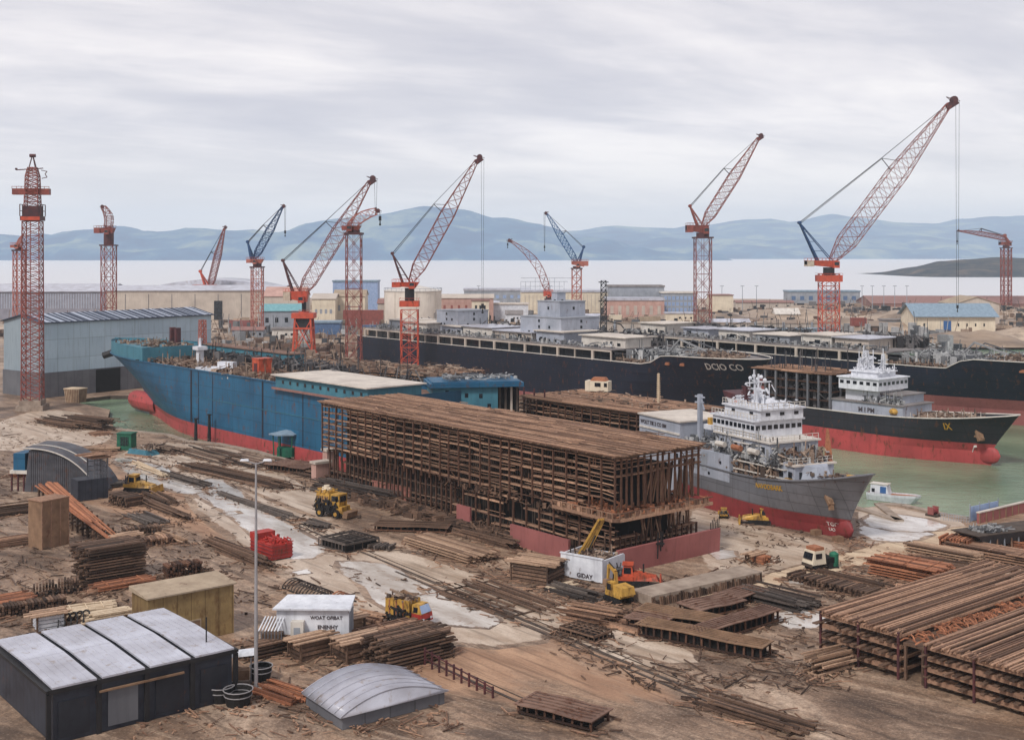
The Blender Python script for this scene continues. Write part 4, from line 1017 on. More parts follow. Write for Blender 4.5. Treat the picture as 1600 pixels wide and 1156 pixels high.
# ---- black ship with bright red bottom
bow = Vector((115.3, 292.5)); L = 76; st = bow-U*L
T = ship('black ship with bright red bottom and white bridge afloat in the green basin', (st.x, st.y, 0), U)
hb_, up_, st_ = hull(T, L, 17, 8.6, 3.9, 'hull_black', 'boot_bright', rake=7, E=30, sheer=2.0, bulb=(2.4, 2.2, 1.2), decks='deck_cream', bulwark=.7, pw=(1.25, .6))
lettering('IX', 1.9, 'gold_paint', T, on_hull(hb_, up_, L-8.5, 6.4), 'draught_letters')
f = on_hull(hb_, up_, L-1.5, 5.6)
b = MB(); p0 = Vector(f(0, 0, 0)); b.bar(p0+Vector((-.3, 0, 1.3)), p0+Vector((.9, -.5, -1.4)), 1.7, .6); b.bar(p0+Vector((-1.1, 0, -.4)), p0+Vector((1.6, -.4, -.9)), .5); b.build('anchor', 'card_brown', T)
f = on_hull(hb_, up_, L-4, 1.6); b = MB(); b.bar(f(0, 0, 0), f(.6, 1.5, 0), .16); b.bar(f(.6, 1.5, 0), f(1.2, 1.6, 0), .5); b.build('load_mark', 'letter_white', T)
for xx in (L-58, L-53.5):
    b = MB(); y = -hb_(xx, 3)-.05; b.box(xx, xx+.35, y-.08, y, 2.1, 3.7); b.build('load_mark', 'letter_white', T)
house(T, 'lower_bridge', L-42, L-20, -6.5, 6.5, 8.2, 11.3, 'hull_lightgrey', 'deck_grey', wn=0)
lettering('M I PM', 1.7, 'ink', T, lambda a, y, d: (L-33+a, -6.6-d, 9.0+y), 'deckhouse_letters')
h = house(T, 'bridge_deck', L-38, L-28, -5, 5, 11.6, 14.2, 'white_paint', 'offwhite', wn=0)
h = house(T, 'wheelhouse', L-39, L-27, -6.6, 6.6, 14.5, 17.4, 'white_paint', 'white_paint', wn=6, wz=15.9, wh=.8, ww=1.1, ends=7)
house(T, 'top_deck', L-37, L-29, -4, 4, 17.7, 18.9, 'white_paint', 'white_paint', wn=0)
b = MB()
b.lattice((L-30, 0, 19.2), (L-30, 0, 23.5), 1.0, .5, 6, .14); b.bar((L-30, -2.2, 22), (L-30, 2.2, 22), .22); b.bar((L-31.5, 0, 21), (L-28.5, 0, 21), .22); b.tube((L-30, 0, 23.5), (L-30, 0, 25), .12, 6); b.build('radar_mast', 'white_paint', T)
b = MB(); b.lattice((L-36, 1, 19.2), (L-36, 1, 24), 1.5, .9, 6, .16)
b.build('signal_mast', 'white_paint', T)
clutter(T, 'aerials', L-38, L-34, -1, 3, 19.2, 60, 'white_paint', (.3, .8), 3.4, seed=31, tall=.2)
clutter(T, 'deck_gear', L-19, L-5, -3.5, 4.5, 8.6, 330, 'mixed_scrap', (.3, 1.3), 1.3, seed=32, zf=lambda x: up_(x, 8.6)-.7)
house(T, 'fore_house', L-33, L-22, -4, 6, 11.6, 13.6, 'hull_lightgrey', 'deck_grey')
b = MB(); b.sphere((L-22.5, -6.6, 9.9), 1.15, 10, 8, sz=.75); b.build('fender_float', 'machine_yellow', T)
b = MB()
for i in range(9): b.bar((L-18+i*2, -6.2+i*.62, up_(L-18+i*2, 8.6)), (L-18+i*2, -6.2+i*.62, up_(L-18+i*2, 8.6)+1.1), .1)
b.build('handrail', 'offwhite', T)
clutter(T, 'bridge_gear', L-33, L-21, -6.2, -4.2, 11.4, 150, 'grey_scrap', (.2, .9), 1.9, seed=38, tall=.15)
clutter(T, 'upper_gear', L-37, L-28, -4, 4, 18.9, 70, 'white_paint', (.2, .6), 1.3, seed=39, tall=.25)
# scaffolded cargo cage on its after deck
Lc, Wc, zc = 25, 13, 17.6
b = MB(); q = L-40.5-Lc-1
for k in range(5):
    z = 8.4+(zc-8.4)*k/4
    b.path([(q, -6.8, z), (q+Lc, -6.8, z), (q+Lc, 6.5, z)], .35)
    b.box(q, q+Lc, -6.5, 6.3, z-.12, z)
b.build('cage_floor', 'post_steel', T)
for i in range(8):
    x = q+Lc*i/7; b = MB(); b.bar((x, -6.9, 8.3), (x, -6.9, zc), .55); b.build('cage_post', 'clad_grey', T)
for i in range(4):
    y = -6.8+13*i/3; b = MB(); b.bar((q+Lc+.1, y, 8.3), (q+Lc+.1, y, zc), .5); b.build('cage_post', 'clad_grey', T)
clutter(T, 'cage_contents', q+1, q+Lc-1, -5.6, 5.5, 8.5, 700, 'dark_scrap', (.6, 2.6), 8, seed=35, tall=.1)
b = MB(); b.box(q+.5, q+Lc-.5, -2, -1.6, 8.4, zc-.3); b.build('inner_wall', 'hull_navy', T)
b = MB(); r_ = random.Random(5)
for i in range(30):
    y = -7.4+14.6*i/29; z = zc+.1+.12*(i % 3)
    x0 = q-r_.uniform(.5, 1.5)
    while x0 < q+Lc: l = r_.uniform(5, 12); b.bar((x0, y, z), (min(q+Lc+1, x0+l), y+r_.uniform(-.3, .3), z+r_.uniform(-.1, .25)), .42, .18); x0 += l+.1
b.build('timber_deck', 'timber_rack', T)
# ---- grey naval auxiliary in the dry berth
d5 = Vector((.45, -.893)).normalized(); bow = Vector((58.4, 211.8)); L = 54; st = bow-d5*L
T = ship('grey naval ship with deep red keel and white bridge propped beside the big scaffold', (st.x, st.y, 0), d5)
hb_, up_, st_ = hull(T, L, 13, 8.2, 3.5, 'hull_grey', 'boot_red', rake=5.5, E=24, sheer=2.6, zb=0.02, bulb=(1.6, 1.9, 1.85), decks='deck_grey', bulwark=.7, pw=(1.35, .5))
lettering('NAVODBARK', 1.15, 'gold_paint', T, on_hull(hb_, up_, L-17, 6.6), 'ship_name')
lettering('TGCE', 1.0, 'letter_white', T, on_hull(hb_, up_, L-3.6, 1.9), 'draught_marks'); lettering('UOE', .8, 'letter_white', T, on_hull(hb_, up_, L-3.4, 1.0), 'draught_marks')
f = on_hull(hb_, up_, L-1.2, 5.8); p0 = Vector(f(0, 0, 0))
b = MB(); b.bar(p0+Vector((-1.2, 0, 1.1)), p0+Vector((1.0, -.6, -.7)), 1.0, .6); b.bar(p0+Vector((.5, -.4, .2)), p0+Vector((.9, -.5, -1.6)), .8, .6); b.build('anchor', 'card_brown', T)
# raised light grey side aft of the forecastle
b = MB(); b.box(0, L-25, -6.53, 6.5, 6.2, 11.3); b.build('upper_side', 'hull_lightgrey', T)
for i in range(8):
    b = MB(); b.tube((4+i*3.7, -6.62, 9.6-(i % 3)*1.3), (4+i*3.7, -6.45, 9.6-(i % 3)*1.3), .32, 8); b.build('porthole', 'window_dark', T)
for i in range(2):
    b = MB(); b.box(L-37+i*3.2, L-35.3+i*3.2, -6.62, -6.5, 7.4, 10.8); b.build('recess', 'wall_grey', T)
clutter(T, 'side_wreckage', L-34, L-12, -6, -2.5, 8.4, 330, 'mixed_scrap', (.3, 1.3), 3, seed=41, tall=.1)
clutter(T, 'after_wreckage', 2, L-34, -6, 5, 11.3, 380, 'grey_scrap', (.3, 1.5), 2.0, seed=42)
house(T, 'middle_house', L-23.5, L-8.5, -4.5, 4.5, 7.5, 11.6, 'hull_lightgrey', 'deck_cream', wn=6, ends=3)
h = house(T, 'lower_bridge', L-30.5, L-14, -5.6, 5.6, 11.3, 15.0, 'hull_lightgrey', 'offwhite', wn=4, ends=3)
h = house(T, 'bridge_deck', L-31.5, L-18.5, -5.6, 5.6, 15.3, 18.4, 'white_paint', 'white_paint', wn=10, wz=16.9, wh=.8, ww=.9, ends=8)
h = house(T, 'wheelhouse', L-28.5, L-17.5, -5, 5, 18.7, 20.6, 'white_paint', 'white_paint', wn=2, ends=3, wh=.6)
b = MB(); b.hexa([(L-30, -2, 18.7), (L-26, -2, 18.7), (L-26, 2, 18.7), (L-30, 2, 18.7), (L-32.8, -2, 22.6), (L-28.5, -2, 22.2), (L-28.5, 2, 22.2), (L-32.8, 2, 22.6)])
b.build('funnel', 'white_paint', T)
b = MB(); b.tube((L-28.9, -2.15, 20.4), (L-28.9, -1.95, 20.4), .7, 12); b.build('funnel_badge', 'machine_orange', T)
b = MB(); b.hexa([(L-32.5, -2.1, 21.6), (L-29.1, -2.1, 21.3), (L-29.1, 2.1, 21.3), (L-32.5, 2.1, 21.6), (L-33.1, -2.1, 22.7), (L-28.7, -2.1, 22.3), (L-28.7, 2.1, 22.3), (L-33.1, 2.1, 22.7)]); b.build('funnel_cap', 'crane_dark', T)
b = MB(); b.bar((L-24.5, 0, 20.6), (L-24.5, 0, 24), 1.5, 1.6, w1=.7); b.tube((L-24.5, 0, 24), (L-24.5, 0, 26.6), .2, 6); b.bar((L-28, 0, 23.6), (L-22.5, 0, 23.6), .35); b.bar((L-24.5, -3, 25), (L-24.5, 3, 25), .25); b.bar((L-26.5, 0, 25.2), (L-23, 0, 25.2), .2)
for k in range(5): b.sphere((L-27+k*1.1, 0, 25.6+(k % 2)*.5), .4, 6, 4)
b.build('radar_mast', 'white_paint', T)
b = MB(); b.bar((L-27, -1.2, 20.6), (L-27, -1.2, 24), .9, .5); 
for k in range(6): b.bar((L-28.1, -1.2, 21.2+k*.55), (L-25.5, -1.2, 21.2+k*.55), .25)
b.build('signal_rack', 'crane_dark', T)
b = MB(); b.sphere((L-21, 0, 21.5), .95, 10, 6); b.build('radar_dome', 'white_paint', T)
b = MB(); b.bar((16, -4, 11.3), (16, -4, 21.5), .8); b.bar((14.4, -4, 21), (17.5, -4, 21), .3); b.bar((14.4, -4, 19.8), (17.2, -4, 20), .3); b.bar((16, -4, 21.5), (17.4, -4, 18.5), .25); b.build('after_mast', 'hull_lightgrey', T)
b = MB(); b.box(L-34, L-31.5, -6, 6, 15.3, 16.2); b.build('bridge_wing', 'white_paint', T)
b = MB(); b.cbox(L-33, -5, 16.2, .9, .9, 1.3); b.build('life_raft', 'machine_yellow', T)
for k, z in enumerate((9.2, 10.8, 12.5, 14.2)):
    b = MB(); b.path([(L-24, -6.3, z), (L-9-k*1.6, -5.2, z), (L-8-k*2.4, 0, z), (L-10-k*2.4, 6, z)], .22); b.build('promenade_rail', 'offwhite', T)
clutter(T, 'promenade_gear', L-20, L-9, -5, 4, 11.9, 320, 'mixed_scrap', (.3, 1.2), 2.2, seed=44, tall=.1)
b = MB(); b.hexa([(L-11, -5, 8.0), (L-5, -1.5, 8.5), (L-5, 1.5, 8.5), (L-11, 5, 8.0), (L-11, -5, 12.2), (L-6.5, -1.3, 11.6), (L-6.5, 1.3, 11.6), (L-11, 5, 12.2)]); b.build('breakwater', 'hull_lightgrey', T)
b = MB(); b.bar((L-9.5, 4.2, 11), (L-11, 5.2, 17.5), 1.7, .8, w1=.5); b.build('raised_ramp', 'timber_orange', T)
clutter(T, 'forecastle_gear', L-8, L+1.5, -2.2, 2.2, 10.1, 60, 'mixed_scrap', (.3, .8), .8, seed=45)
for xx, yy in ((L-10, -4.4), (L+1.2, 0)):
    b = MB(); b.cbox(xx, yy, up_(xx, 8.2)-.7, 1.7, .8, 1.0, .3); b.build('winch', 'machine_yellow', T)
for k, (x0, x1, yy, z) in enumerate(((L-31, L-14, -5.7, 15.32), (L-31.5, L-18.5, -5.8, 18.75), (L-24, L-9, -4.6, 11.95), (L-29, L-17, -5.1, 20.9), (3, L-34, -6.4, 11.35))):
    b = MB(); b.path([(x0, yy, z+1), (x1, yy, z+1), (x1, -yy, z+1)], .1); b.path([(x0, yy, z+.5), (x1, yy, z+.5), (x1, -yy, z+.5)], .07)
    n = int(x1-x0)
    for i in range(n+1): b.bar((x0+(x1-x0)*i/n, yy, z), (x0+(x1-x0)*i/n, yy, z+1), .09)
    for i in range(9): b.bar((x1, yy-2*yy*i/8, z), (x1, yy-2*yy*i/8, z+1), .09)
    b.build('handrail', 'offwhite', T)
clutter(T, 'boat_deck_gear', L-31, L-12, -6.0, -4.6, 11.4, 260, 'grey_scrap', (.2, 1.0), 3.4, seed=47, tall=.15)
clutter(T, 'bridge_front_gear', L-13.5, L-9, -4, 4, 11.9, 120, 'grey_scrap', (.3, 1.0), 1.8, seed=48, tall=.15)
clutter(T, 'monkey_island_gear', L-29, L-18, -4.5, 4.5, 20.8, 70, 'white_paint', (.2, .7), 1.4, seed=49, tall=.12)
clutter(T, 'aerials', L-27, L-22, -2, 2, 21, 34, 'white_paint', (.2, .6), 3.8, seed=50, tall=.12)
for i in range(3):
    b = MB(); b.tube((L-29+i*5, -6.5, 13.2), (L-26.5+i*5, -6.5, 13.2), .55, 8); b.build('lifeboat', 'timber_orange' if i == 1 else 'offwhite', T)
    b = MB(); b.path([(L-28.6+i*5, -5.4, 11.6), (L-28.6+i*5, -6.6, 13.9)], .16); b.path([(L-27+i*5, -5.4, 11.6), (L-27+i*5, -6.6, 13.9)], .16); b.build('davit', 'hull_lightgrey', T)
# aft block with lettering
h = house(T, 'stern_house', -2, 13, -6.8, 6.5, 0.3, 15.6, 'hull_lightgrey', 'deck_cream', over=.3)
lettering('WOLT TIE 2 CO BM', 1.1, 'ink', T, lambda a, y, d: (-1.5+a, -6.86-d, 13.9+y), 'stern_lettering')
b = MB(); b.box(-1.8, 13, -7.0, -6.8, 13.0, 13.4); b.build('trim_band', 'offwhite', T)
b = MB(); b.box(.5, 4.5, -6.92, -6.8, 10.6, 12.4); b.build('vent_grille', 'clad_grey', T)
for i in range(3): b = MB(); b.box(2+i*4.6, 3.2+i*4.6, -6.92, -6.8, 8.4, 9.3); b.build('window', 'window_dark', T)
# keel blocks
for i in range(10):
    b = MB(); b.cbox(4+i*5.6, -5.2 if i < 7 else -2.5, 0, 1.2, 1.6, .9); b.build('keel_block', 'card_brown', T)
# cable along the hull
# ------------------------------------------------------------ scaffolds and racks
def planking(b, x0, x1, y0, y1, z, step, wd, seed, along='x', lens=(5, 13), th=.14, wob=.12, gap=.02, slope=0, drop=0.02):
    r = random.Random(seed); v = y0 if along == 'x' else x0; v1 = y1 if along == 'x' else x1
    while v < v1:
        s0 = (x0 if along == 'x' else y0)-r.uniform(0, 1.6); e = (x1 if along == 'x' else y1)+r.uniform(0, 1.2)
        while s0 < e:
            l = r.uniform(*lens); s1 = min(e, s0+l)
            if r.random() > drop:
                za = z+r.uniform(0, wob); zb_ = z+r.uniform(0, wob); d = r.uniform(-.12, .12); o_ = r.uniform(-.06, .06); w_ = wd*r.uniform(.7, 1.15)
                if along == 'x': b.bar((s0, v+o_, za), (s1-gap, v+o_+d, zb_), w_, th)
                else: b.bar((v+o_, s0, za), (v+o_+d, s1-gap, zb_), w_, th)
            s0 = s1
        v += step*r.uniform(.85, 1.15)
def scaf_face(T, p0, p1, z0, z1, dz, dp, matp='post_steel', matl='timber_rack', seed=1, base=0.0, depth=1.1, miss=.12, braces=.25, posts=True, zpost=None, ledname='walkway', bh=.26, infill=1.0):
    """one face of a scaffold from p0 to p1; levels z0..z1 every dz; posts every dp"""
    r = random.Random(seed); P0 = Vector((*p0, 0)); P1 = Vector((*p1, 0)); L = (P1-P0).length; d = (P1-P0)/L; n = Vector((d.y, -d.x, 0))
    nl = max(1, int(round((z1-z0)/dz)))
    for k in range(nl+1):
        z = z0+(z1-z0)*k/nl; b = MB(); s = 0
        sag = [r.uniform(-.22, .1) for _ in range(40)]
        while s < L:
            l = r.uniform(3.5, 9); e = min(L, s+l)
            if r.random() > miss:
                zz0 = z+sag[int(s/3) % 40]; zz1 = z+sag[int(e/3) % 40]
                b.bar(P0+d*s+Vector((0, 0, zz0)), P0+d*e+Vector((0, 0, zz1)), r.uniform(.12, .2), bh*r.uniform(.5, 1.2))
                if r.random() < .8:
                    for q in (.35, .75): b.bar(P0+d*s-n*q*depth+Vector((0, 0, zz0+.05)), P0+d*e-n*q*depth+Vector((0, 0, zz1+.05)), .38, .07)
                if r.random() < .5: b.bar(P0+d*s+Vector((0, 0, zz0+.75)), P0+d*e+Vector((0, 0, zz1+.75)), .09)
            elif b.v: b.build(ledname, matl, T); b = MB()
            s = e
        if b.v: b.build(ledname, matl, T)
    if posts:
        s = 0
        while s <= L+.01:
            b = MB(); zt = z1+r.uniform(-.2, .5); zb_ = base if zpost is None else zpost
            b.bar(P0+d*s+n*.12+Vector((0, 0, zb_)), P0+d*(s+r.uniform(-.12, .12))+n*.12+Vector((0, 0, zt)), .28)
            b.build('post', matp, T); s += dp*r.uniform(.85, 1.15)
    b = MB(); cnt = int(L*(z1-z0)*.16*infill)
    for _ in range(cnt):
        s = r.uniform(0, L); k = r.randrange(nl); za = z0+(z1-z0)*k/nl; zc = z0+(z1-z0)*(k+1)/nl; off = -n*r.uniform(0, depth)
        if r.random() < braces: b.bar(P0+d*s+off+Vector((0, 0, za)), P0+d*min(L, s+r.uniform(-2, 2)+.01)+off+Vector((0, 0, zc)), .09)
        elif r.random() < .6: b.bar(P0+d*s+off+Vector((0, 0, za)), P0+d*s+off+Vector((0, 0, zc)), r.choice((.08, .12, .16)))
        else:
            l = r.uniform(1, 4); zz_ = r.uniform(za, zc); b.bar(P0+d*s+off+Vector((0, 0, zz_)), P0+d*min(L, s+l)+off+Vector((0, 0, zz_+r.uniform(-.3, .3))), r.uniform(.08, .3), .1)
    tag(b.build('bracing', matp, T), kind='stuff')
def uv(a, b_, o=(0, 0)): return (o[0]+U.x*a+V.x*b_, o[1]+U.y*a+V.y*b_)
# ---- the big scaffolded hull
LA, WA, ZA = 90, 20, 18
oA = (16.1-U.x*LA, 191-U.y*LA)
T = thing('scaffolded_hull', 'huge timber scaffold around a rusty hull, long plank roof, red hull plates at its foot', 'scaffold', (*oA, 0), UA)
b = MB(); planking(b, -.6, LA+.6, -.8, WA+.6, ZA, .5, .27, 3, wob=.14, lens=(16, 60), drop=.04)
r = random.Random(4)
for i in range(60):
    x = r.uniform(2, LA-6); y = r.uniform(0, WA); b.bar((x, y, ZA+.5), (x+r.uniform(2, 7), y+r.uniform(-1.5, 1.5), ZA+.5), .2, .12)
b.build('plank_roof', 'timber_rack', T)
b = MB(); b.box(-.3, LA+.3, -.3, WA+.3, ZA-.5, ZA-.22)
b.build('roof_base', 'timber_dark', T)
b = MB()
for i in range(46): x = -.4+i*(LA+.6)/45; b.bar((x, -.7, ZA-.2), (x, WA+.5, ZA-.2), .2, .22)
b.build('joists', 'timber', T)
b = MB(); b.box(5, LA-14, 3.2, WA-1.5, 0, ZA-.6); b.box(LA-14, LA-3, 6, WA-5, 0, ZA-3); b.build('shade_core', 'dark_void', T)  # dark solid blocks added to stop light and give the shaded interior
b = MB(); r = random.Random(9)
for i in range(120): x = 5+i*(LA-20)/120; b.box(x, x+.25, 3.0, 3.19, r.choice((0, 2, 8)), ZA-.7)
b.build('core_frames', 'quay_dark', T)
scaf_face(T, (0, 0), (LA, 0), 8.6, 17.2, 1.22, 2.9, seed=5, zpost=7.4, miss=.03, braces=.1)
scaf_face(T, (LA*.52, .0), (LA, 0), .9, 7.4, 1.3, 3.6, seed=6, base=0, zpost=0, miss=.22)
scaf_face(T, (0, 1.9), (LA*.52, 1.9), 1.0, 7.6, 2.2, 1.6, seed=7, matl='timber_dark', zpost=0, miss=.3, infill=1.6)
scaf_face(T, (LA, 0), (LA, WA), 14.8, 17.3, 1.25, 1.3, seed=8, zpost=9.4, miss=.0, infill=.6)
scaf_face(T, (LA-1, 1), (LA-1, WA), 3.6, 4.6, 1.0, 1.15, seed=18, zpost=0.2, miss=.3, infill=.6)
scaf_face(T, (0, WA), (0, 0), 9, 17.2, 2.0, 4.2, seed=10, zpost=0, miss=.1)
b = MB(); r = random.Random(12)
for i in range(26):
    y = 8+12*(i/26)+r.uniform(-.2, .2); b.bar((LA-.2-r.uniform(0, 2), y, 9.3), (LA-.2-r.uniform(0, 2), y+r.uniform(-.2, .2), 15.5), .2)
    b.bar((LA-1.4-r.uniform(0, 2), y, 3.4), (LA-1.4-r.uniform(0, 2), y+r.uniform(-.3, .3), 8), .22)
tag(b.build('inner_posts', 'timber_rack', T), kind='stuff')
# corner balcony
b = MB(); b.prism([(LA-13, -1.6), (LA+1.3, -1.6), (LA+2, -.8), (LA+2, WA+.6), (LA-12, WA+.6), (LA-12, 0), (LA-13, 0)], 8.1, 8.45); b.build('balcony_floor', 'card_brown', T)
b = MB()
pts = [(LA-13, -1.65), (LA+1.3, -1.65), (LA+2.05, -.8), (LA+2.05, WA+.6)]
for p, q in zip(pts, pts[1:]):
    L_ = math.dist(p, q); n_ = max(1, int(L_/1.1))
    b.bar((*p, 9.35), (*q, 9.35), .16); b.bar((*p, 8.25), (*q, 8.25), .2, .5)
    for i in range(n_):
        x = p[0]+(q[0]-p[0])*i/n_; y = p[1]+(q[1]-p[1])*i/n_; b.bar((x, y, 8.4), (x, y, 9.35), .18)
        if i % 2: x2 = p[0]+(q[0]-p[0])*(i+.7)/n_; y2 = p[1]+(q[1]-p[1])*(i+.7)/n_; b.bar((x, y, 8.85), (x2, y2, 8.85), .1, .75)
b.build('balcony_rail', 'timber_rack', T)
clutter(T, 'balcony_scrap', LA-11, LA+1.4, -1.2, WA, 8.5, 330, 'timber_orange', (.3, 1.1), .9, seed=21)
clutter(T, 'hanging_gear', LA*.5, LA-8, -1.0, -.4, 7.2, 70, 'timber_dark', (.2, .7), 1.6, seed=22, tall=0)
clutter(T, 'floor_scrap', LA-10, LA+.2, -.5, WA, .1, 420, 'timber_dark', (.4, 1.6), 3.4, seed=23)
# red hull plates
b = MB(); b.hexa([(LA+.9, -1.2, 0), (LA+2.0, -1.2, 0), (LA+2.0, WA+2.4, 0), (LA+.9, WA+2.4, 0), (LA+1.6, -1.2, 3.7), (LA+2.2, -1.2, 3.7), (LA+2.2, WA+2.4, 3.9), (LA+1.6, WA+2.4, 3.9)]); b.build('hull_plate', 'boot_dull', T)
b = MB(); b.box(LA-24, LA-9, -1.7, -1.2, 0, 3.4); b.build('hull_plate', 'boot_dull', T)
b = MB(); b.box(LA-40, LA-36, -1.3, -.9, .3, 4.2); b.build('hull_plate', 'boot_dull', T)
b = MB()
for q in (7.2, 7.9, 8.3): b.bar((LA+2.4, q, .9+(q-7)*1.6), (LA+2.4, q+.1, 5.4), .16)
b.bar((LA+2.4, 7.0, 3.6), (LA+2.4, 8.6, 3.4), .3); b.build('chain_hoist', 'black_steel', T)
b = MB()
for i in range(6): b.bar((LA+1.9, WA+.2+i*.42, 3.9), (LA+1.9, WA+.3+i*.42, 5+.4*(i % 3)), .1)
b.build('rebar_ends', 'black_steel', T)
# lower heaps along its foot
clutter(T, 'foot_scrap', 2, LA-26, -2.6, .3, 0, 1300, 'timber_dark', (.5, 3.2), 1.7, seed=25, tall=.03)
# ---- scaffold behind
LB, WB, ZB = 46, 21, 14
T = thing('scaffolded_hull', 'lower plank roofed scaffold beside the grey stern block with lettering', 'scaffold', (32-U.x*LB, 269-U.y*LB, 0), UA)
b = MB(); planking(b, -.5, LB+.6, -.8, WB+.6, ZB, .48, .27, 13, wob=.16, lens=(12, 30), drop=.06); b.build('plank_roof', 'timber_rack', T)
b = MB(); b.box(-.3, LB+.3, -.3, WB+.3, ZB-.5, ZB-.22); b.build('roof_base', 'timber_dark', T)
scaf_face(T, (0, 0), (LB, 0), 1, 13.2, 1.2, 2.8, seed=15, zpost=0, matl='timber_rack', miss=.03)
scaf_face(T, (LB, 0), (LB, WB), 1, 13.2, 1.35, 3.2, seed=16, zpost=0, matl='timber_rack')
scaf_face(T, (0, WB), (0, 0), 1, 13.2, 1.35, 3.2, seed=17, zpost=0, matl='timber_rack')
b = MB(); b.box(2, LB-2, 2.6, WB-2, 0, ZB-.6); b.build('shade_core', 'dark_void', T)  # dark filler block added for the shaded interior
clutter(T, 'roof_scrap', 2, LB, 4, WB, ZB+.3, 90, 'mixed_scrap', (.4, 1.2), .7, seed=19)
# white cab and bits standing on that roof
p = uv(4, 17, (32-U.x*LB, 269-U.y*LB))
T = thing('site_cabin', 'small cream cabin with orange top standing on the plank roof', 'cabin', (*p, ZB+.4), UA+.5)
b = MB(); b.box(0, 6.2, 0, 3, 0, 2.6); w_ = b.build('wall', 'wall_cream', T)
b = MB(); b.hexa([(1.2, .2, 2.61), (5.6, .2, 2.61), (5.6, 2.8, 2.61), (1.2, 2.8, 2.61), (2, .5, 3.5), (5, .5, 3.5), (5, 2.5, 3.5), (2, 2.5, 3.5)]); b.build('roof', 'timber_orange', T)
for x in (2.6, 5.1): b = MB(); b.box(x, x+1.6 if x < 3 else x+.8, -.07, .05, 1.2, 2.2); b.build('window', 'window_dark', T)
p = uv(33, 14, (32-U.x*LB, 269-U.y*LB))
T = thing('ladder_mast', 'tall tan ladder mast with rungs leaning against the navy hull', 'ladder', (*p, ZB+.35), UA)
b = MB(); b.bar((0, 0, 0), (0, 0, 7), .35)
for i in range(13): b.bar((-.7+.02*i, 0, .6+i*.5), (.7-.02*i, 0, .75+i*.5), .16)
b.build('rungs', 'palewood', T)
# ---- dismantled barge with plank deck behind the blue hull
a_ = math.atan2(-.592, .806)
T = thing('dismantled_barge', 'long dismantled barge heaped with planks between blue hull and orange crane legs', 'barge', (-84-.592*24, 418-.806*24, 0), a_)
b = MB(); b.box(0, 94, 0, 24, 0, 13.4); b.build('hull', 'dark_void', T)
b = MB(); planking(b, 0, 94, 0, 24, 14.6, .8, .5, 33, wob=.5, lens=(8, 26), drop=.2); b.build('plank_deck', 'timber_rack', T)
scaf_face(T, (0, -.3), (94, -.3), 8, 14.2, 1.5, 4.5, seed=34, zpost=0, matl='timber_rack')
scaf_face(T, (94.3, 0), (94.3, 24), 2, 14.2, 1.5, 3, seed=35, zpost=0, matl='timber_rack')
clutter(T, 'deck_scrap', 0, 94, 0, 24, 14.6, 900, 'mixed_scrap', (.5, 2.8), 1.4, seed=36, tall=.05)
clutter(T, 'near_scrap', 0, 92, -7, 0, 0, 900, 'dark_scrap', (.6, 3), 15, seed=37, tall=.03)
# rusty scaffolds right of the teal block
T = thing('scaffold_stack', 'rusty timber stack rising beside the cut off teal bridge block', 'timber stack', (Pp(805, 0, 310).x, 310), UA)
b = MB()
for k in range(14): planking(b, 0, 12, 0, 8, .2+k*1.0, .9, .5, 40+k, lens=(4, 8), wob=.3)
b.build('planks', 'timber_dark', T)
b = MB()
for x in (0, 4, 8, 12): b.bar((x, -.4, 0), (x, -.4, 16), .3)
b.build('posts', 'crane_dark', T)
# ---- big plank racks at the near right
def rack(name, label, org, L, W, z, levels, seed, x0=0):
    T = thing(name, label, 'timber rack', (*org, 0), UA)
    for k in range(levels):
        zz_ = z*(k+1)/levels if k < levels-1 else z
        b = MB()
        top = k == levels-1
        planking(b, 0, L, 0, W, zz_, .48 if top else 1.0, .29 if top else .6, seed+k, along='y', lens=(W*.6, W*1.3), wob=.3 if top else .12, th=.16, drop=.05 if top else .1)
        b.build('plank_layer', 'timber_rack' if top else 'timber_dark', T)
        b = MB(); b.bar((-.2, -.1, zz_-.35), (L+.2, -.1, zz_-.3), .4, .5); b.bar((-.2, 1.4, zz_-.38), (L, 1.4, zz_-.38), .3, .3)
        b.bar((-.2, W, zz_-.35), (L+.2, W, zz_-.35), .4, .4); b.bar((0, 0, zz_-.4), (0, W, zz_-.4), .3); b.bar((L, 0, zz_-.4), (L, W, zz_-.4), .3)
        b.build('beam', 'timber_rack', T)
    n = max(1, int(L/5.2))
    for i in range(n+1):
        for y in (-.35, W+.3):
            b = MB(); b.bar((L*i/n, y, 0), (L*i/n, y, z+.1), .26); b.build('post', 'crane_dark', T)
    r = random.Random(seed); b = MB()
    for i in range(int(L*5)):
        x = r.uniform(0, L); b.bar((x, -.5, z-.15), (x+r.uniform(-.3, .3), r.uniform(.5, 1.5), z+.1), .14)
    b.build('plank_ends', 'timber_rack', T)
    return T
oR = Vector((38.6, 151.2))
rack('plank_rack', 'tall timber rack of long rusty planks with open shelves nearest the wet patch', oR, 11, 38, 5.4, 4, 50)
p = oR+U*14.6
rack('plank_rack', 'second huge timber rack of rusty planks cut by the picture edge', p, 30, 40, 5.0, 4, 60)
p = oR+U*11.3
T = thing('rack_walkway', 'narrow walkway heaped with bent orange offcuts between the two plank racks', 'walkway', (*p, 0), UA)
b = MB(); b.box(.1, 3, 0, 38, 4.1, 4.4)
for y in (0, 12, 25, 37): b.box(.2, .5, y, y+.3, 0, 4.1); b.box(2.5, 2.8, y, y+.3, 0, 4.1)
b.build('floor', 'timber_dark', T)
b = MB(); r = random.Random(3)
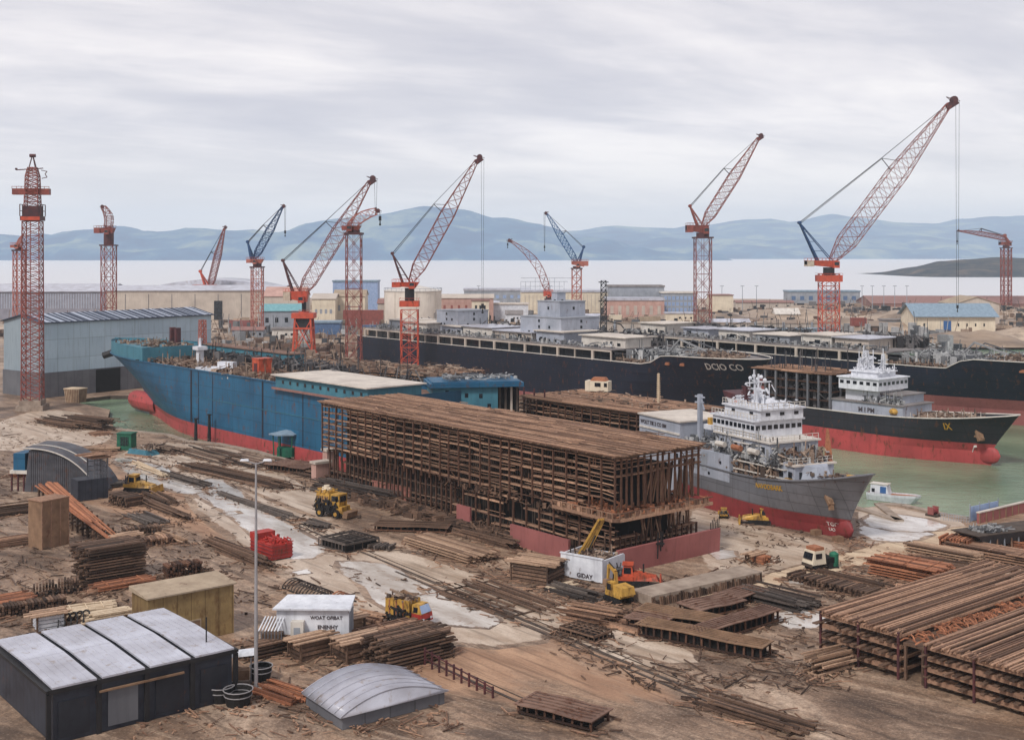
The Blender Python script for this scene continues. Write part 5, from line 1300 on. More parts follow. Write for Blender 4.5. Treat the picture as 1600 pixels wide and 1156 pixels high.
for i in range(150):
    y = r.uniform(0, 38); x = r.uniform(.2, 2.8); a0 = r.uniform(-.8, .8); pts = []
    for k in range(5): q = k/4*1.8-.9; pts.append((x+q*math.cos(a0), y+q*math.sin(a0), 4.5+.7*(1-q*q)*r.uniform(.6, 1)))
    b.path(pts, .14)
tag(b.build('bent_offcuts', 'timber_orange', T), kind='stuff')
# ------------------------------------------------------------ piles in the yard
def pile(kind, name, label, px, py, L, W, H, rot, mat='timber', group=None, cat=None, seed=None, z=0):
    """rot is relative to the yard axis u"""
    seed = seed or int(px*7+py); r = random.Random(seed)
    x, y = G(px, py)
    T = thing(name, label, cat or name.replace('_', ' '), (x, y, z), UA+rot)
    hx, hy = L/2, W/2
    if not z:
        for i in range(int(14+(L+W)*2.2)):
            a0 = UA+rot; e = r.choice((0, 1)); lx_ = r.uniform(-hx-1, hx+1) if e else r.choice((-1, 1))*(hx+abs(r.gauss(0, .9))); ly_ = r.choice((-1, 1))*(hy+abs(r.gauss(0, .9))) if e else r.uniform(-hy-1, hy+1)
            cx_ = x+lx_*math.cos(a0)-ly_*math.sin(a0); cy_ = y+lx_*math.sin(a0)+ly_*math.cos(a0); l = r.uniform(.4, 2.6); a1 = a0+r.gauss(0, .5); ww = r.uniform(.06, .2)
            LOOSE[i % 2].bar((cx_-l/2*math.cos(a1), cy_-l/2*math.sin(a1), ww/2), (cx_+l/2*math.cos(a1), cy_+l/2*math.sin(a1), ww/2+r.uniform(0, .25)), ww, ww*.7)
    if kind == 'planks':
        b = MB()
        for xx in [-hx*.8, -hx*.3, hx*.3, hx*.8]: b.cbox(xx, 0, 0, .3, W*1.05, .25)
        b.build('bearers', 'timber_dark', T)
        n = max(1, int(H/.42)); b = MB()
        for k in range(n):
            planking(b, -hx, hx, -hy, hy, .36+k*.42, .55, .45, seed+k, lens=(L*.7, L*1.2), wob=.05, th=.18)
            if k % 2: 
                for xx in (-hx*.7, 0, hx*.7): b.cbox(xx, 0, .46+k*.42, .16, W, .1)
        b.build('planks', mat, T)
    elif kind == 'crate':
        n = max(2, int(H/.5)); b = MB()
        for k in range(n):
            z0 = k*H/n+.05
            b.box(-hx, hx, -hy, -hy+.12, z0, z0+H/n*.66); b.box(-hx, hx, hy-.12, hy, z0, z0+H/n*.66); b.box(-hx, -hx+.12, -hy+.13, hy-.13, z0, z0+H/n*.66); b.box(hx-.12, hx, -hy+.13, hy-.13, z0, z0+H/n*.66)
        b.box(-hx+.2, hx-.2, -hy+.2, hy-.2, 0, H*.9); b.build('boards', mat, T)
        b = MB()
        for sx in (-1, 1):
            for sy in (-1, 1): b.cbox(sx*(hx+.08), sy*(hy+.08), 0, .22, .22, H+.1)
        b.build('corner_posts', 'timber_dark', T)
        b = MB(); planking(b, -hx-.2, hx+.2, -hy-.1, hy+.1, H+.08, .5, .46, seed, lens=(L, L*1.4), wob=.06); b.build('lid', 'timber', T)
    elif kind == 'rails':
        b = MB(); n = int(W*H*4)+6
        for i in range(n):
            yy = r.uniform(-hy, hy); zz_ = .12+r.random()**1.5*H; l = L*r.uniform(.6, 1); o_ = r.uniform(-1, 1)*(L-l)/2
            a0 = r.uniform(-.05, .05); b.bar((o_-l/2, yy-a0*l/2, zz_), (o_+l/2, yy+a0*l/2, zz_+r.uniform(-.1, .1)), r.uniform(.14, .34), r.uniform(.12, .3))
        for i in range(5): xx = -hx+L*(i+.5)/5; b.bar((xx, -hy, .08), (xx, hy, .08), .25)
        b.build('beams', mat, T)
    elif kind == 'frame':
        b = MB()
        for zz_ in (.15, H):
            for q in (-1, 1): b.bar((-hx, q*hy, zz_), (hx, q*hy, zz_), .22); b.bar((q*hx, -hy, zz_), (q*hx, hy, zz_), .22)
        n = int(L/.9)
        for i in range(n+1): xx = -hx+L*i/n; b.bar((xx, -hy, H+.1), (xx, hy, H+.1), .16); 
        for i in range(5): yy = -hy+W*i/4; b.bar((-hx, yy, H+.2), (hx, yy, H+.2), .1)
        for i in range(n+1): xx = -hx+L*i/n; b.bar((xx, -hy, 0), (xx, -hy, H), .14); b.bar((xx, hy, 0), (xx, hy, H), .14)
        for i in range(5): yy = -hy+W*i/4; b.bar((hx, yy, 0), (hx, yy, H), .14)
        b.build('steel_frame', mat, T)
        b = MB(); b.box(-hx+.3, hx-.3, -hy+.3, hy-.3, .05, H*.8); b.build('contents', 'dark_void', T)
    elif kind == 'ends':   # bundle whose ends face the viewer
        b = MB(); n = int(L/.42)
        for i in range(n):
            for k in range(max(1, int(H/.4))):
                if r.random() < .12: continue
                xx = -hx+L*i/n; h_ = .2+k*.4; b.bar((xx, -hy+r.uniform(-.3, .3), h_), (xx, hy+r.uniform(-.3, .3), h_+r.uniform(-.1, .1)), .32)
        b.build('bars', mat, T)
    elif kind == 'plates':  # plate-topped ribbed sections
        b = MB(); n = int(L/1.1)
        for i in range(n+1):
            xx = -hx+L*i/n
            for q in (-1, 1): b.bar((xx, q*(hy-.15), 0), (xx+r.uniform(-.1, .1), q*(hy-.15), H), .26, .2)
            b.bar((xx, -hy, H-.2), (xx, hy, H-.2), .14, .4)
        for q in (-1, 1): b.bar((-hx, q*hy, .3), (hx, q*hy, .3), .2)
        b.build('ribs', 'post_steel', T)
        b = MB(); b.box(-hx+.3, hx-.3, -hy+.5, hy-.5, 0, H-.3); b.build('underside', 'dark_void', T)
        b = MB(); m = 10; rows = []
        for q in (-1, 1): rows.append([(-hx-.4+(L+.8)*i/m, q*(hy+.3), H+.06+.07*math.sin(i*.9+seed)) for i in range(m+1)])
        b.grid(rows); b.grid([[(x, y, z-.12) for x, y, z in rw] for rw in rows][::-1])
        for rw, o_ in ((rows[0], 1), (rows[1], -1)): b.grid([[(x, y, z-.12) for x, y, z in rw], rw][::o_])
        for c in (0, -1): b.face([rows[0][c], rows[1][c], (rows[1][c][0], rows[1][c][1], rows[1][c][2]-.12), (rows[0][c][0], rows[0][c][1], rows[0][c][2]-.12)])
        for i in range(5): yy = -hy+W*(i+.5)/5; b.bar((-hx, yy, H+.22), (hx, yy, H+.22), .1, .1)
        b.build('plate', mat, T)
    elif kind == 'arches':
        b = MB(); n = int(L/.75)
        for i in range(n):
            xx = -hx+L*i/n; pts = []
            for k in range(9):
                a0 = math.pi*k/8; pts.append((xx+.5*math.sin(a0), hy*math.cos(a0), .1+H*math.sin(a0)))
            b.path(pts, .16)
        b.build('hoops', mat, T)
        b = MB(); b.bar((-hx, -hy, .1), (hx, -hy, .1), .2); b.bar((-hx, hy, .1), (hx, hy, .1), .2); b.build('bearers', 'black_steel', T)
    return T
H_ = math.pi/2
LOOSE = [MB(), MB()]
PL = [
 ('planks', 'timber_stack', 'tall dark stack of rough boards behind the orange planks', 172, 903, 8.0, 5.5, 5.6, H_, 'timber_dark'),
 ('planks', 'timber_stack', 'low pile of bright orange planks beside the tall dark stack', 192, 916, 7.5, 3.2, .9, H_-.05, 'timber_orange'),
 ('rails', 'timber_stack', 'thin pinkish laths lying next to the orange planks', 156, 922, 5, 2.5, .5, H_, 'timber_rack'),
 ('ends', 'slat_bundle', 'bundle of upright rusty slats behind the ochre building', 287, 897, 5.6, 2.6, 2.4, H_-.1, 'post_steel'),
 ('crate', 'stone_crate', 'small blue grey box on the corner of the tall dark stack', 200, 857, 2.6, 2.6, 2.4, H_, 'slate_dark'),
 ('ends', 'slat_bundle', 'dark ribbed bundle on a black skid near the dirt edge', 90, 927, 6.4, 2.2, 2.2, H_-.3, 'timber_dark'),
 ('planks', 'timber_stack', 'short orange board pile at the yard edge beneath the brown tower box', 6, 948, 6, 5, 1.6, H_, 'timber_orange'),
 ('rails', 'timber_stack', 'spread of rusty laths lying west of the brown tower box', 15, 800, 16, 8, .9, H_, 'timber_dark'),
 ('rails', 'timber_stack', 'second spread of rusty laths below the brown tower box', 8, 850, 14, 6, .8, H_, 'timber_rack'),
 ('planks', 'timber_stack', 'whitish loose boards below the orange planks', 135, 957, 6, 3.5, 1.0, H_-.2, 'palewood'),
 ('planks', 'timber_stack', 'narrow whitish boards stepping down to the ochre building', 172, 968, 5, 2.2, 1.4, H_-.1, 'palewood'),
 ('arches', 'cable_coil', 'tangled black coils in front of the big pale roof', 112, 975, 5, 3.4, 1.4, H_, 'black_steel'),
 ('crate', 'white_crate', 'white slatted crate pair beside the black coils', 76, 980, 3.4, 3, 2.0, H_-.1, 'white_paint'),
 ('ends', 'slat_bundle', 'long brown row of upright slats behind the white crate', 52, 955, 10, 2, 1.6, H_-.1, 'timber_dark'),
 ('rails', 'steel_beams', 'pair of long rusty I beams lying beyond the yellow tractor', 292, 752, 20, 2.6, 1.2, .05, 'steel_scrap'),
 ('rails', 'steel_beams', 'dark rails stretching past the lamp post top', 366, 745, 42, 6, 1.2, .12, 'timber_dark'),
 ('rails', 'steel_beams', 'long low girder beside the lamp post on the wet road', 395, 790, 32, 1.8, .9, .02, 'steel_scrap'),
 ('rails', 'steel_beams', 'parallel rails behind the canopy', 470, 735, 36, 8, 1.0, .1, 'timber_dark'),
 ('rails', 'pipe_stack', 'brown heap of pipes piled before the red machinery', 372, 868, 22, 3.2, 1.5, .03, 'timber_dark'),
 ('frame', 'steel_cage', 'flat black grid frame on the brown mud', 545, 853, 7.6, 7.0, 1.4, .1, 'steel_scrap'),
 ('ends', 'pipe_stack', 'small cluster of upright pipe ends beside the black grid frame', 598, 857, 4.2, 2.4, 1.1, .5, 'steel_scrap'),
 ('rails', 'steel_beams', 'short pale rails behind the black grid frame', 492, 822, 7, 3, .6, .1, 'steel_scrap'),
 ('planks', 'timber_stack', 'long raft of pale planks on the mud, yellow winch at its end', 703, 862, 17, 5.4, 1.5, .02, 'timber'),
 ('crate', 'plank_crate', 'square boarded crate with a flat lid by the white panel', 842, 903, 6.2, 6.0, 2.7, .35, 'timber_dark'),
 ('plates', 'deck_section', 'low broken deck slab leaning on the scaffold foot', 645, 828, 13, 4, 1.1, .75, 'timber_dark'),
 ('rails', 'timber_stack', 'dark heap of beams under the white lettered panel', 900, 928, 11, 4, .9, .1, 'steel_scrap'),
 ('rails', 'timber_stack', 'wide spread of dark battens on the mud below the plank crate', 780, 935, 20, 11, .35, 0, 'timber_dark'),
 ('planks', 'timber_stack', 'tiny pile of cream boards near the yellow excavator', 880, 918, 3.2, 1.8, .7, H_, 'palewood'),
 ('rails', 'timber_stack', 'loose nest of planks between excavator and muddy track', 925, 968, 8, 6, 1.6, .3, 'timber_rack'),
 ('frame', 'steel_cage', 'half buried dark frame below the loose nest of planks', 915, 992, 6, 3.4, .8, .1, 'timber_dark'),
 ('rails', 'timber_stack', 'stray poles trailing off the loose nest of planks', 985, 980, 12, 4, .35, .2, 'timber_rack'),
 ('plates', 'deck_section', 'long low deck section with brown plate pointing at the racks', 1098, 1008, 17, 3.0, 1.7, .28, 'card_brown'),
 ('plates', 'deck_section', 'deck section with a long girder side and pale end knob', 1145, 987, 16, 2.6, 1.7, H_+.02, 'deck_rust'),
 ('plates', 'deck_section', 'broad curved plate section in the middle of the deck scrap', 1062, 974, 11, 3.6, 1.4, .35, 'card_brown'),
 ('plates', 'deck_section', 'flat tan plate section touching the raised concrete track', 1112, 955, 8, 4.4, 1.4, H_-.1, 'deck_rust'),
 ('plates', 'deck_section', 'small dark plate section at the end of the raised track', 1016, 978, 5, 4, 1.3, .3, 'deck_rust'),
 ('plates', 'deck_section', 'raised curved plate just behind the tan section', 1158, 938, 7, 3.4, 1.3, H_, 'deck_rust'),
 ('rails', 'timber_stack', 'dark overlapping strips beside the wet patch', 1214, 940, 12, 6, 1.4, .05, 'steel_scrap'),
 ('ends', 'log_row', 'row of short logs along a plank below the white lorry', 1306, 920, 15, 3.2, 1.3, .03, 'timber_dark'),
 ('rails', 'timber_stack', 'long thin boards behind the row of short logs', 1330, 905, 14, 2, .5, .05, 'timber_dark'),
 ('rails', 'timber_stack', 'rust coloured strip lying on the berth floor', 1090, 905, 16, 1.6, .3, H_-.05, 'timber_orange'),
 ('planks', 'timber_stack', 'three tier timber stack in front of the racks', 1425, 902, 10, 6, 2.8, .12, 'timber_orange'),
 ('ends', 'log_row', 'heap of log ends beside the three tier timber stack', 1462, 905, 5, 4, 2.0, .4, 'timber_rack'),
 ('planks', 'timber_stack', 'grey curved plank pile between road and racks', 1478, 868, 11, 3.2, 1.3, .1, 'timber'),
 ('ends', 'log_row', 'upright orange log bundle at the roadside', 1498, 860, 5, 4, 2.8, .2, 'timber_orange'),
 ('planks', 'timber_stack', 'long mixed timber pile behind the racks', 1555, 872, 14, 5, 2.0, .1, 'timber_rack'),
 ('rails', 'timber_stack', 'orange loose boards under the upturned barge', 1575, 850, 16, 5, 1.2, .2, 'timber_orange'),
 ('rails', 'timber_stack', 'low scatter of planks between the timber stacks', 1470, 888, 12, 5, .8, .3, 'timber_dark'),
 ('ends', 'brick_pallet', 'small pallet of orange bricks near the pale road end', 1192, 878, 2.6, 2, 1.5, H_, 'timber_orange'),
 ('crate', 'brick_pallet', 'little brown crate beside the orange brick pallet', 1180, 876, 2.2, 1.8, 1.2, H_, 'card_brown'),
 ('rails', 'timber_stack', 'bench like trestle with planks at the foot of the tall rack', 1298, 1048, 7, 3, 2.4, H_-.1, 'timber'),
 ('rails', 'steel_beams', 'pair of pale rails running to the yellow tractor', 232, 735, 24, 2.4, .6, -.05, 'palewood'),
 ('rails', 'timber_stack', 'brown mat of poles below the yellow tractor', 238, 782, 14, 6, .8, -.05, 'timber_dark'),
 ('ends', 'log_row', 'rounded heap of dark logs left of the pole mat', 198, 788, 6.5, 4, 2.0, .2, 'timber_dark'),
 ('rails', 'steel_beams', 'thin steel rails between dark logs and cut log rows', 228, 812, 13, 4, .4, .05, 'steel_scrap'),
 ('rails', 'pipe_stack', 'rusty pipe string crossing from pole mat to road', 262, 800, 20, 1.8, 1.0, .0, 'timber_dark'),
 ('ends', 'log_row', 'upper row of cut logs behind the tall dark stack', 222, 832, 6.5, 2.4, 1.3, H_-.2, 'timber_dark'),
 ('ends', 'log_row', 'lower row of cut logs behind the tall dark stack', 238, 850, 7, 2.6, 1.3, H_-.2, 'timber_rack'),
 ('rails', 'timber_stack', 'brown plank ramp pointing to the ochre building', 268, 842, 10, 1.6, .5, .1, 'timber'),
 ('planks', 'steel_plates', 'small stack of grey plates beside the dark arch shed', 177, 760, 4.5, 3.4, .9, H_, 'steel_scrap'),
 ('rails', 'timber_stack', 'fan of pale poles on the lattice shelter roof', 158, 727, 5, 4, .4, H_, 'timber_rack', 7.2),
 ('rails', 'steel_beams', 'dark stringers lying by the blue hull stern', 560, 775, 26, 7, 2.2, .1, 'steel_scrap'),
 ('rails', 'timber_stack', 'stepped dark boards at the scaffold foot beside the pink skip', 690, 800, 20, 4, 2.0, .1, 'timber_dark'),
 ('rails', 'timber_stack', 'bronze coloured poles along the scaffold foot', 760, 845, 18, 3, 1.4, .05, 'timber_dark'),
 ('plates', 'deck_section', 'pale plate pair sloping beside the canopy', 462, 735, 12, 7, 1.5, .3, 'deck_rust'),
 ('plates', 'deck_section', 'grey white plate lying behind the lamp post', 430, 728, 10, 5, .8, .2, 'lamp_steel'),
 ('planks', 'bench_stack', 'dark trestle table with grey top beside the white hut', 420, 1020, 6, 2.6, 1.9, H_, 'timber_dark'),
 ('crate', 'bench_stack', 'dark trestle with a pale lid standing on the grey apron', 487, 1023, 4.6, 3.0, 2.2, H_, 'timber_dark'),
 ('crate', 'bench_stack', 'box shaped trestle with lattice end on the grey apron', 560, 1025, 5.4, 3.6, 2.4, H_, 'timber_dark'),
 ('planks', 'bench_stack', 'widest dark plank stack behind the curved metal roof', 640, 1030, 8.4, 5, 3.4, H_, 'timber_dark'),
 ('planks', 'timber_stack', 'brown boards on top of the stacks by the orange truck', 600, 1000, 9, 3.4, 2.0, H_, 'timber_rack'),
 ('crate', 'wooden_box', 'small open brown box behind the trestles', 545, 992, 3.2, 2.2, 2.3, H_, 'card_brown'),
 ('rails', 'timber_stack', 'white edged rusty scrap between hut and orange truck', 572, 972, 5, 4, 1.4, .3, 'timber_rack'),
 ('arches', 'rib_row', 'row of curved steel ribs like a spring beside the white hut', 483, 927, 10, 3.0, 1.3, .05, 'steel_scrap'),
 ('arches', 'rib_row', 'few tan hoops at the end of the puddle', 535, 940, 3, 2.6, 1.2, .1, 'timber_orange'),
 ('rails', 'timber_stack', 'thin orange laths at the foot of the pale blue shed', 95, 665, 24, 5, 1.6, .2, 'timber_dark'),
 ('rails', 'timber_stack', 'brown wreckage along the small basin edge', 140, 668, 20, 6, 3, .3, 'timber_dark'),
 ('planks', 'timber_stack', 'pale kerb of planks beside the small basin', 118, 706, 20, 2.6, 1.2, H_-.45, 'timber'),
 ('rails', 'timber_stack', 'wreck of beams on the small basin quay near the green kiosk', 260, 705, 14, 5, 1.5, .2, 'mixed_scrap'),
 ('rails', 'timber_stack', 'heaped beams along the blue hull keel', 330, 715, 26, 6, 1.5, .05, 'mixed_scrap'),
 ('rails', 'timber_stack', 'beams between the heaped keel timber and the canopy', 385, 722, 18, 7, 1.2, .1, 'mixed_scrap'),
 ('rails', 'timber_stack', 'tangle of rusty strips beside the arch shed', 52, 742, 10, 5, 1.2, H_, 'timber_orange'),
]
for q in PL:
    z = q[10] if len(q) > 10 else 0
    pile(*q[:10], z=z)
# sloping long orange timbers
x, y = G(62, 845)
x0, y0 = G(75, 805); x1, y1 = G(204, 858)
T = thing('timber_stack', 'long orange timbers sloping down from the brown tower box to the ground', 'timber stack', (x0, y0, 0), math.atan2(y1-y0, x1-x0))
Ls = math.dist((x0, y0), (x1, y1)); b = MB(); r = random.Random(8)
for i in range(13):
    yy = -2.2+4.4*i/13; l = Ls*r.uniform(.5, 1.0) if i > 2 else Ls*1.05; zz_ = 6.3-abs(yy)*.2
    b.bar((r.uniform(-1, 1), yy, zz_), (l, yy*.5-.6, max(.3, 6.3-l/Ls*6)), .28, .16)
b.build('timbers', 'timber_orange', T)
b = MB(); n = 15
for i in range(n):
    xx = Ls*i/n*.95; hh = max(.5, 5.7-i*5.6/n)
    for yy in (-2, -1, 0, 1, 2): b.bar((xx, yy*.9, 0), (xx+r.uniform(-.3, .3), yy*.9, hh), .35)
    b.bar((xx, -2.3, hh*.5), (xx, 2.3, hh*.5), .3)
b.build('trestles', 'timber_dark', T)
# brown tower box
x, y = G(76, 852)
T = thing('brown_box_tower', 'tall brown board clad block standing alone on dirt', 'block', (x, y, 0), UA+H_+.3)
b = MB(); b.box(-2.6, 2.6, -1.9, 1.9, 0, 8); b.build('wall', 'card_brown', T)
b = MB(); b.box(-2.75, 2.7, -2, 2, 8.01, 8.2); b.build('cap', 'timber_rack', T)
for q in (-2.6, -.9, .9, 2.55): b = MB(); b.box(q-.08, q+.08, -2.0, -1.9, 0, 7.9); b.build('batten', 'timber_rack', T)
# ------------------------------------------------------------ foreground buildings
O = Vector((-43, 151)); WB_, LB_ = 20.6, 19.4
T = thing('flat_roof_shed', 'dark shed with four broad pale metal roof panels divided by black gutters', 'building', (O.x-V.x*WB_, O.y-V.y*WB_, 0), UA)
b = MB(); b.box(.5, LB_-.4, .5, WB_-.4, 0, 5.5); b.build('wall', 'slate_dark', T)
pw_ = WB_/4
for i in range(4):
    b = MB(); y0 = i*pw_+.3; y1 = (i+1)*pw_-.3
    b.hexa([(0, y0, 5.75), (LB_/2, y0, 5.95), (LB_/2, y1, 5.95), (0, y1, 5.75), (0, y0, 5.95), (LB_/2, y0, 6.15), (LB_/2, y1, 6.15), (0, y1, 5.95)])
    b.hexa([(LB_/2+.03, y0, 5.94), (LB_, y0, 5.7), (LB_, y1, 5.7), (LB_/2+.03, y1, 5.94), (LB_/2+.03, y0, 6.14), (LB_, y0, 5.9), (LB_, y1, 5.9), (LB_/2+.03, y1, 6.14)])
    ro = b.build('roof_panel', 'roof_pale', T)
    b = MB()
    for k in range(1, 6):
        yy = y0+(y1-y0)*k/6; b.bar((0, yy, 5.97), (LB_/2, yy, 6.17), .04, .05); b.bar((LB_/2, yy, 6.16), (LB_, yy, 5.92), .04, .05)
    b.build('standing_seam', 'roof_pale', ro)
b = MB()
for i in range(5): b.box(.1, LB_-.1, i*pw_-.29, i*pw_+.29, 5.3, 5.6)
b.box(LB_-.35, LB_-.02, 0, WB_, 5.2, 5.68); b.box(.02, .3, 0, WB_, 5.2, 5.68)
b.build('gutter', 'black_steel', T)
for i in range(5): b = MB(); b.box(LB_-.4, LB_-.1, i*pw_-.25, i*pw_+.25, 0, 5.2); b.build('pier', 'black_steel', T)
for i in range(4): b = MB(); b.box(LB_-.38, LB_-.25, i*pw_+1, i*pw_+4.2, .5, 4.2); b.build('shutter', 'slate_dark' if i != 1 else 'clad_grey', T)
b = MB(); b.box(LB_-.2, LB_+.06, pw_, pw_*2.8, 4.3, 4.5); b.build('trim', 'card_brown', T)
b = MB(); b.bar((LB_-3.5, WB_-2, 5.8), (LB_-3.5, WB_-2, 8.8), .12); b.build('vent_pipe', 'black_steel', T)
# ochre building
T = thing('ochre_hut', 'ochre plastered windowless hut with flat tan roof beside the pale roofed shed', 'building', (-45.6, 152.6, 0), UA+H_)
b = MB(); b.box(0, 11.6, 0, 5.4, 0, 6.4); b.build('wall', 'ochre', T)
b = MB(); b.hexa([(-.3, -.3, 6.41), (11.9, -.3, 6.41), (11.9, 5.7, 6.41), (-.3, 5.7, 6.41), (-.3, -.3, 6.6), (11.9, -.3, 6.6), (11.9, 5.7, 7.0), (-.3, 5.7, 7.0)]); b.build('roof', 'ochre_roof', T)
b = MB(); b.box(4.8, 6.8, -.1, .05, 0, 2.6); d_ = b.build('door', 'card_brown', T)
b = MB(); b.box(4.6, 7.0, -.13, -.001, 2.6, 2.75); b.box(4.6, 4.79, -.13, -.001, 0, 2.6); b.box(6.81, 7.0, -.13, -.001, 0, 2.6); b.build('frame', 'ochre_roof', d_)
# arch shed
x, y = G(38, 768)
T = thing('arch_shed', 'dark corrugated half arch shed with a pale curved top edge', 'building', (x, y, 0), -.12)
b = MB(); n = 18; prof = [(0, 0, 0)]+[(1+15.5*i/n, 0, 8.6*math.cos(math.pi/2*(i/n)**1.35)**.75 if i < n else 0) for i in range(n+1)]
b.extr(prof, (0, 0, 0), (0, 9, 0)); b.build('wall', 'corrug_dark', T)
b = MB()
for i in range(32):
    xx = 1.4+14.6*i/32; zt = 8.6*math.cos(math.pi/2*(((xx-1)/15.5))**1.35)**.75; b.box(xx, xx+.16, -.1, -.002, 0, max(.3, zt-.2))
b.build('corrugation', 'corrug_dark', T)
b = MB(); pts = [(0+16.6*i/n, 0, 8.9*math.cos(math.pi/2*(i/n)**1.35)**.75+.05 if i < n else .1) for i in range(n+1)]
for p, q in zip(pts, pts[1:]): b.hexa([(p[0], -.5, p[2]), (q[0], -.5, q[2]), (q[0], 9.4, q[2]), (p[0], 9.4, p[2]), (p[0], -.5, p[2]+.25), (q[0], -.5, q[2]+.25), (q[0], 9.4, q[2]+.25), (p[0], 9.4, p[2]+.25)])
b.build('roof', 'corrug_dark', T)
b = MB(); b.path([(p[0], -.55, p[2]+.2) for p in pts], .2); b.path([(p[0], 3.5, p[2]+.36) for p in pts[:14]], .16); b.build('edge_trim', 'offwhite', T)
b = MB(); b.box(-2.6, 0, .3, 5, 4.4, 7.9); b.build('blue_lean_to', 'hull_blue', T)
b = MB(); b.box(-3.2, .6, -.1, 1.4, 3.7, 4.4); b.build('awning', 'offwhite', T)
for q in (-3, -1.6, -.3): b = MB(); b.bar((q, .4, 0), (q, .4, 3.7), .3); b.build('post', 'crane_dark', T)
# lattice shelter beside it
x, y = G(148, 778)
T = thing('lattice_shelter', 'grey lattice shelter with timber heaped on its flat top', 'shelter', (x, y, 0), UA+H_)
b = MB(); b.box(-4, 2.2, -1.6, 2.5, 0, 4.2); b.build('lower_box', 'slate_dark', T)
b = MB()
for xx in (-.6, 2.1):
    for yy in (-1.5, 2.4): b.bar((xx, yy, 4.2), (xx, yy, 8.2), .22)
for zz_ in (5.2, 6.2, 7.2, 8.2): b.bar((-.6, -1.5, zz_), (2.1, -1.5, zz_), .15); b.bar((2.1, -1.5, zz_), (2.1, 2.4, zz_), .15); b.bar((-.6, 2.4, zz_), (2.1, 2.4, zz_), .15)
for i in range(6): b.bar((-.6+i*.54, -1.5, 4.2), (-.6+i*.54, -1.5, 8.2), .1); b.bar((2.1, -1.5+i*.78, 4.2), (2.1, -1.5+i*.78, 8.2), .1)
b.build('lattice', 'clad_grey', T)
b = MB(); b.box(-1.4, 2.6, -2, 2.8, 8.25, 8.5)
planking(b, -2, 3, -2, 2.8, 8.6, .5, .4, 5, lens=(3, 6), wob=.5); b.build('roof', 'timber_rack', T)
# white hut with lettering
x, y = G(432, 1012)
T = thing('white_hut', 'white cabin with faded dark lettering and striped awning on the grey apron', 'hut', (x, y, 0), -.03)
b = MB(); b.box(0, 9.2, 0, 3.6, 0, 4.9); b.build('wall', 'white_paint', T)
b = MB(); b.hexa([(-.4, -.6, 4.95), (9.5, -.6, 4.95), (9.4, 3.9, 5.5), (.6, 3.9, 5.5), (-.4, -.6, 5.15), (9.5, -.6, 5.15), (9.4, 3.9, 5.7), (.6, 3.9, 5.7)]); b.build('roof', 'white_paint', T)
lettering('WOAT OFIBAT', .6, 'ink', T, lambda a, y_, d: (4.3+a, -.04-d, 3.7+y_)); lettering('ENENHY', .66, 'ink', T, lambda a, y_, d: (5.2+a, -.04-d, 2.5+y_))
b = MB(); b.box(2.0, 3.6, -1.0, -.01, 0, 3.6); b.build('porch', 'offwhite', T)
b = MB(); b.box(2.4, 3.2, -1.06, -.99, .6, 2.9); b.build('door', 'wall_grey', T)
b = MB()
for i in range(7):
    b.hexa([(-1.9+i*.4, -1.9, 2.7), (-1.75+i*.4, -1.9, 2.7), (-1.35+i*.4, .2, 3.9), (-1.5+i*.4, .2, 3.9), (-1.9+i*.4, -1.9, 2.76), (-1.75+i*.4, -1.9, 2.76), (-1.35+i*.4, .2, 3.96), (-1.5+i*.4, .2, 3.96)])
b.build('awning', 'white_paint', T)
b = MB()
for i in range(8):
    b.bar((-1.9+i*.42, -1.9, 0), (-1.9+i*.42, -1.9, 2.7), .12)
b.bar((-1.9, -1.9, 1.2), (1.1, -1.9, 1.2), .1); b.build('cage', 'clad_grey', T)
b = MB(); b.box(-1.5, .9, -1.5, 0, 0, 2.2); b.build('stored_goods', 'timber_dark', T)
for i in range(4): b = MB(); b.box(9.21, 9.3, .3+i*.8, .6+i*.8, .4, 4.5); b.build('rib', 'wall_grey', T)
# tub in front
x, y = G(488, 1000)
T = thing('rusty_tub', 'shallow round rusty tub in front of the lettered wall', 'tub', (x, y, 0), 0)
b = MB(); b.tube((0, 0, 1.0), (0, 0, 2.3), 1.1, 14, r1=1.6); b.build('bowl', 'card_brown', T)
b = MB(); b.tube((0, 0, 2.31), (0, 0, 2.36), 1.45, 14); b.build('contents', 'dark_void', T)
b = MB(); b.cbox(0, 0, 0, 1.6, 1.6, 1.0); b.build('base', 'timber_dark', T)
# curved metal roof at the bottom
x, y = G(515, 1100)
T = thing('barrel_roof_shed', 'low shed with curved silvery metal roof at the frame bottom', 'building', (-23.2, 134, 0), UA+H_-.05)
n = 14; Lr, Wr = 13.5, 9
prof = [(Lr*i/n, 0, 1.5+1.7*math.sin(math.pi*(i/n)**.9)) for i in range(n+1)]
b = MB(); b.extr([(0, 0, 1.4)]+prof[1:-1]+[(Lr, 0, 1.4)], (0, -Wr, 0), (0, 0, 0)); b.build('roof', 'roof_pale', T, True)
b = MB(); b.box(.4, Lr-.4, -Wr+.3, -.3, 0, 1.39); b.build('wall', 'clad_grey', T)
for k in range(7): b = MB(); yy = -Wr+Wr*k/6; b.path([(p[0], yy, p[2]+.03) for p in prof], .07); b.build('standing_seam', 'roof_pale', T)
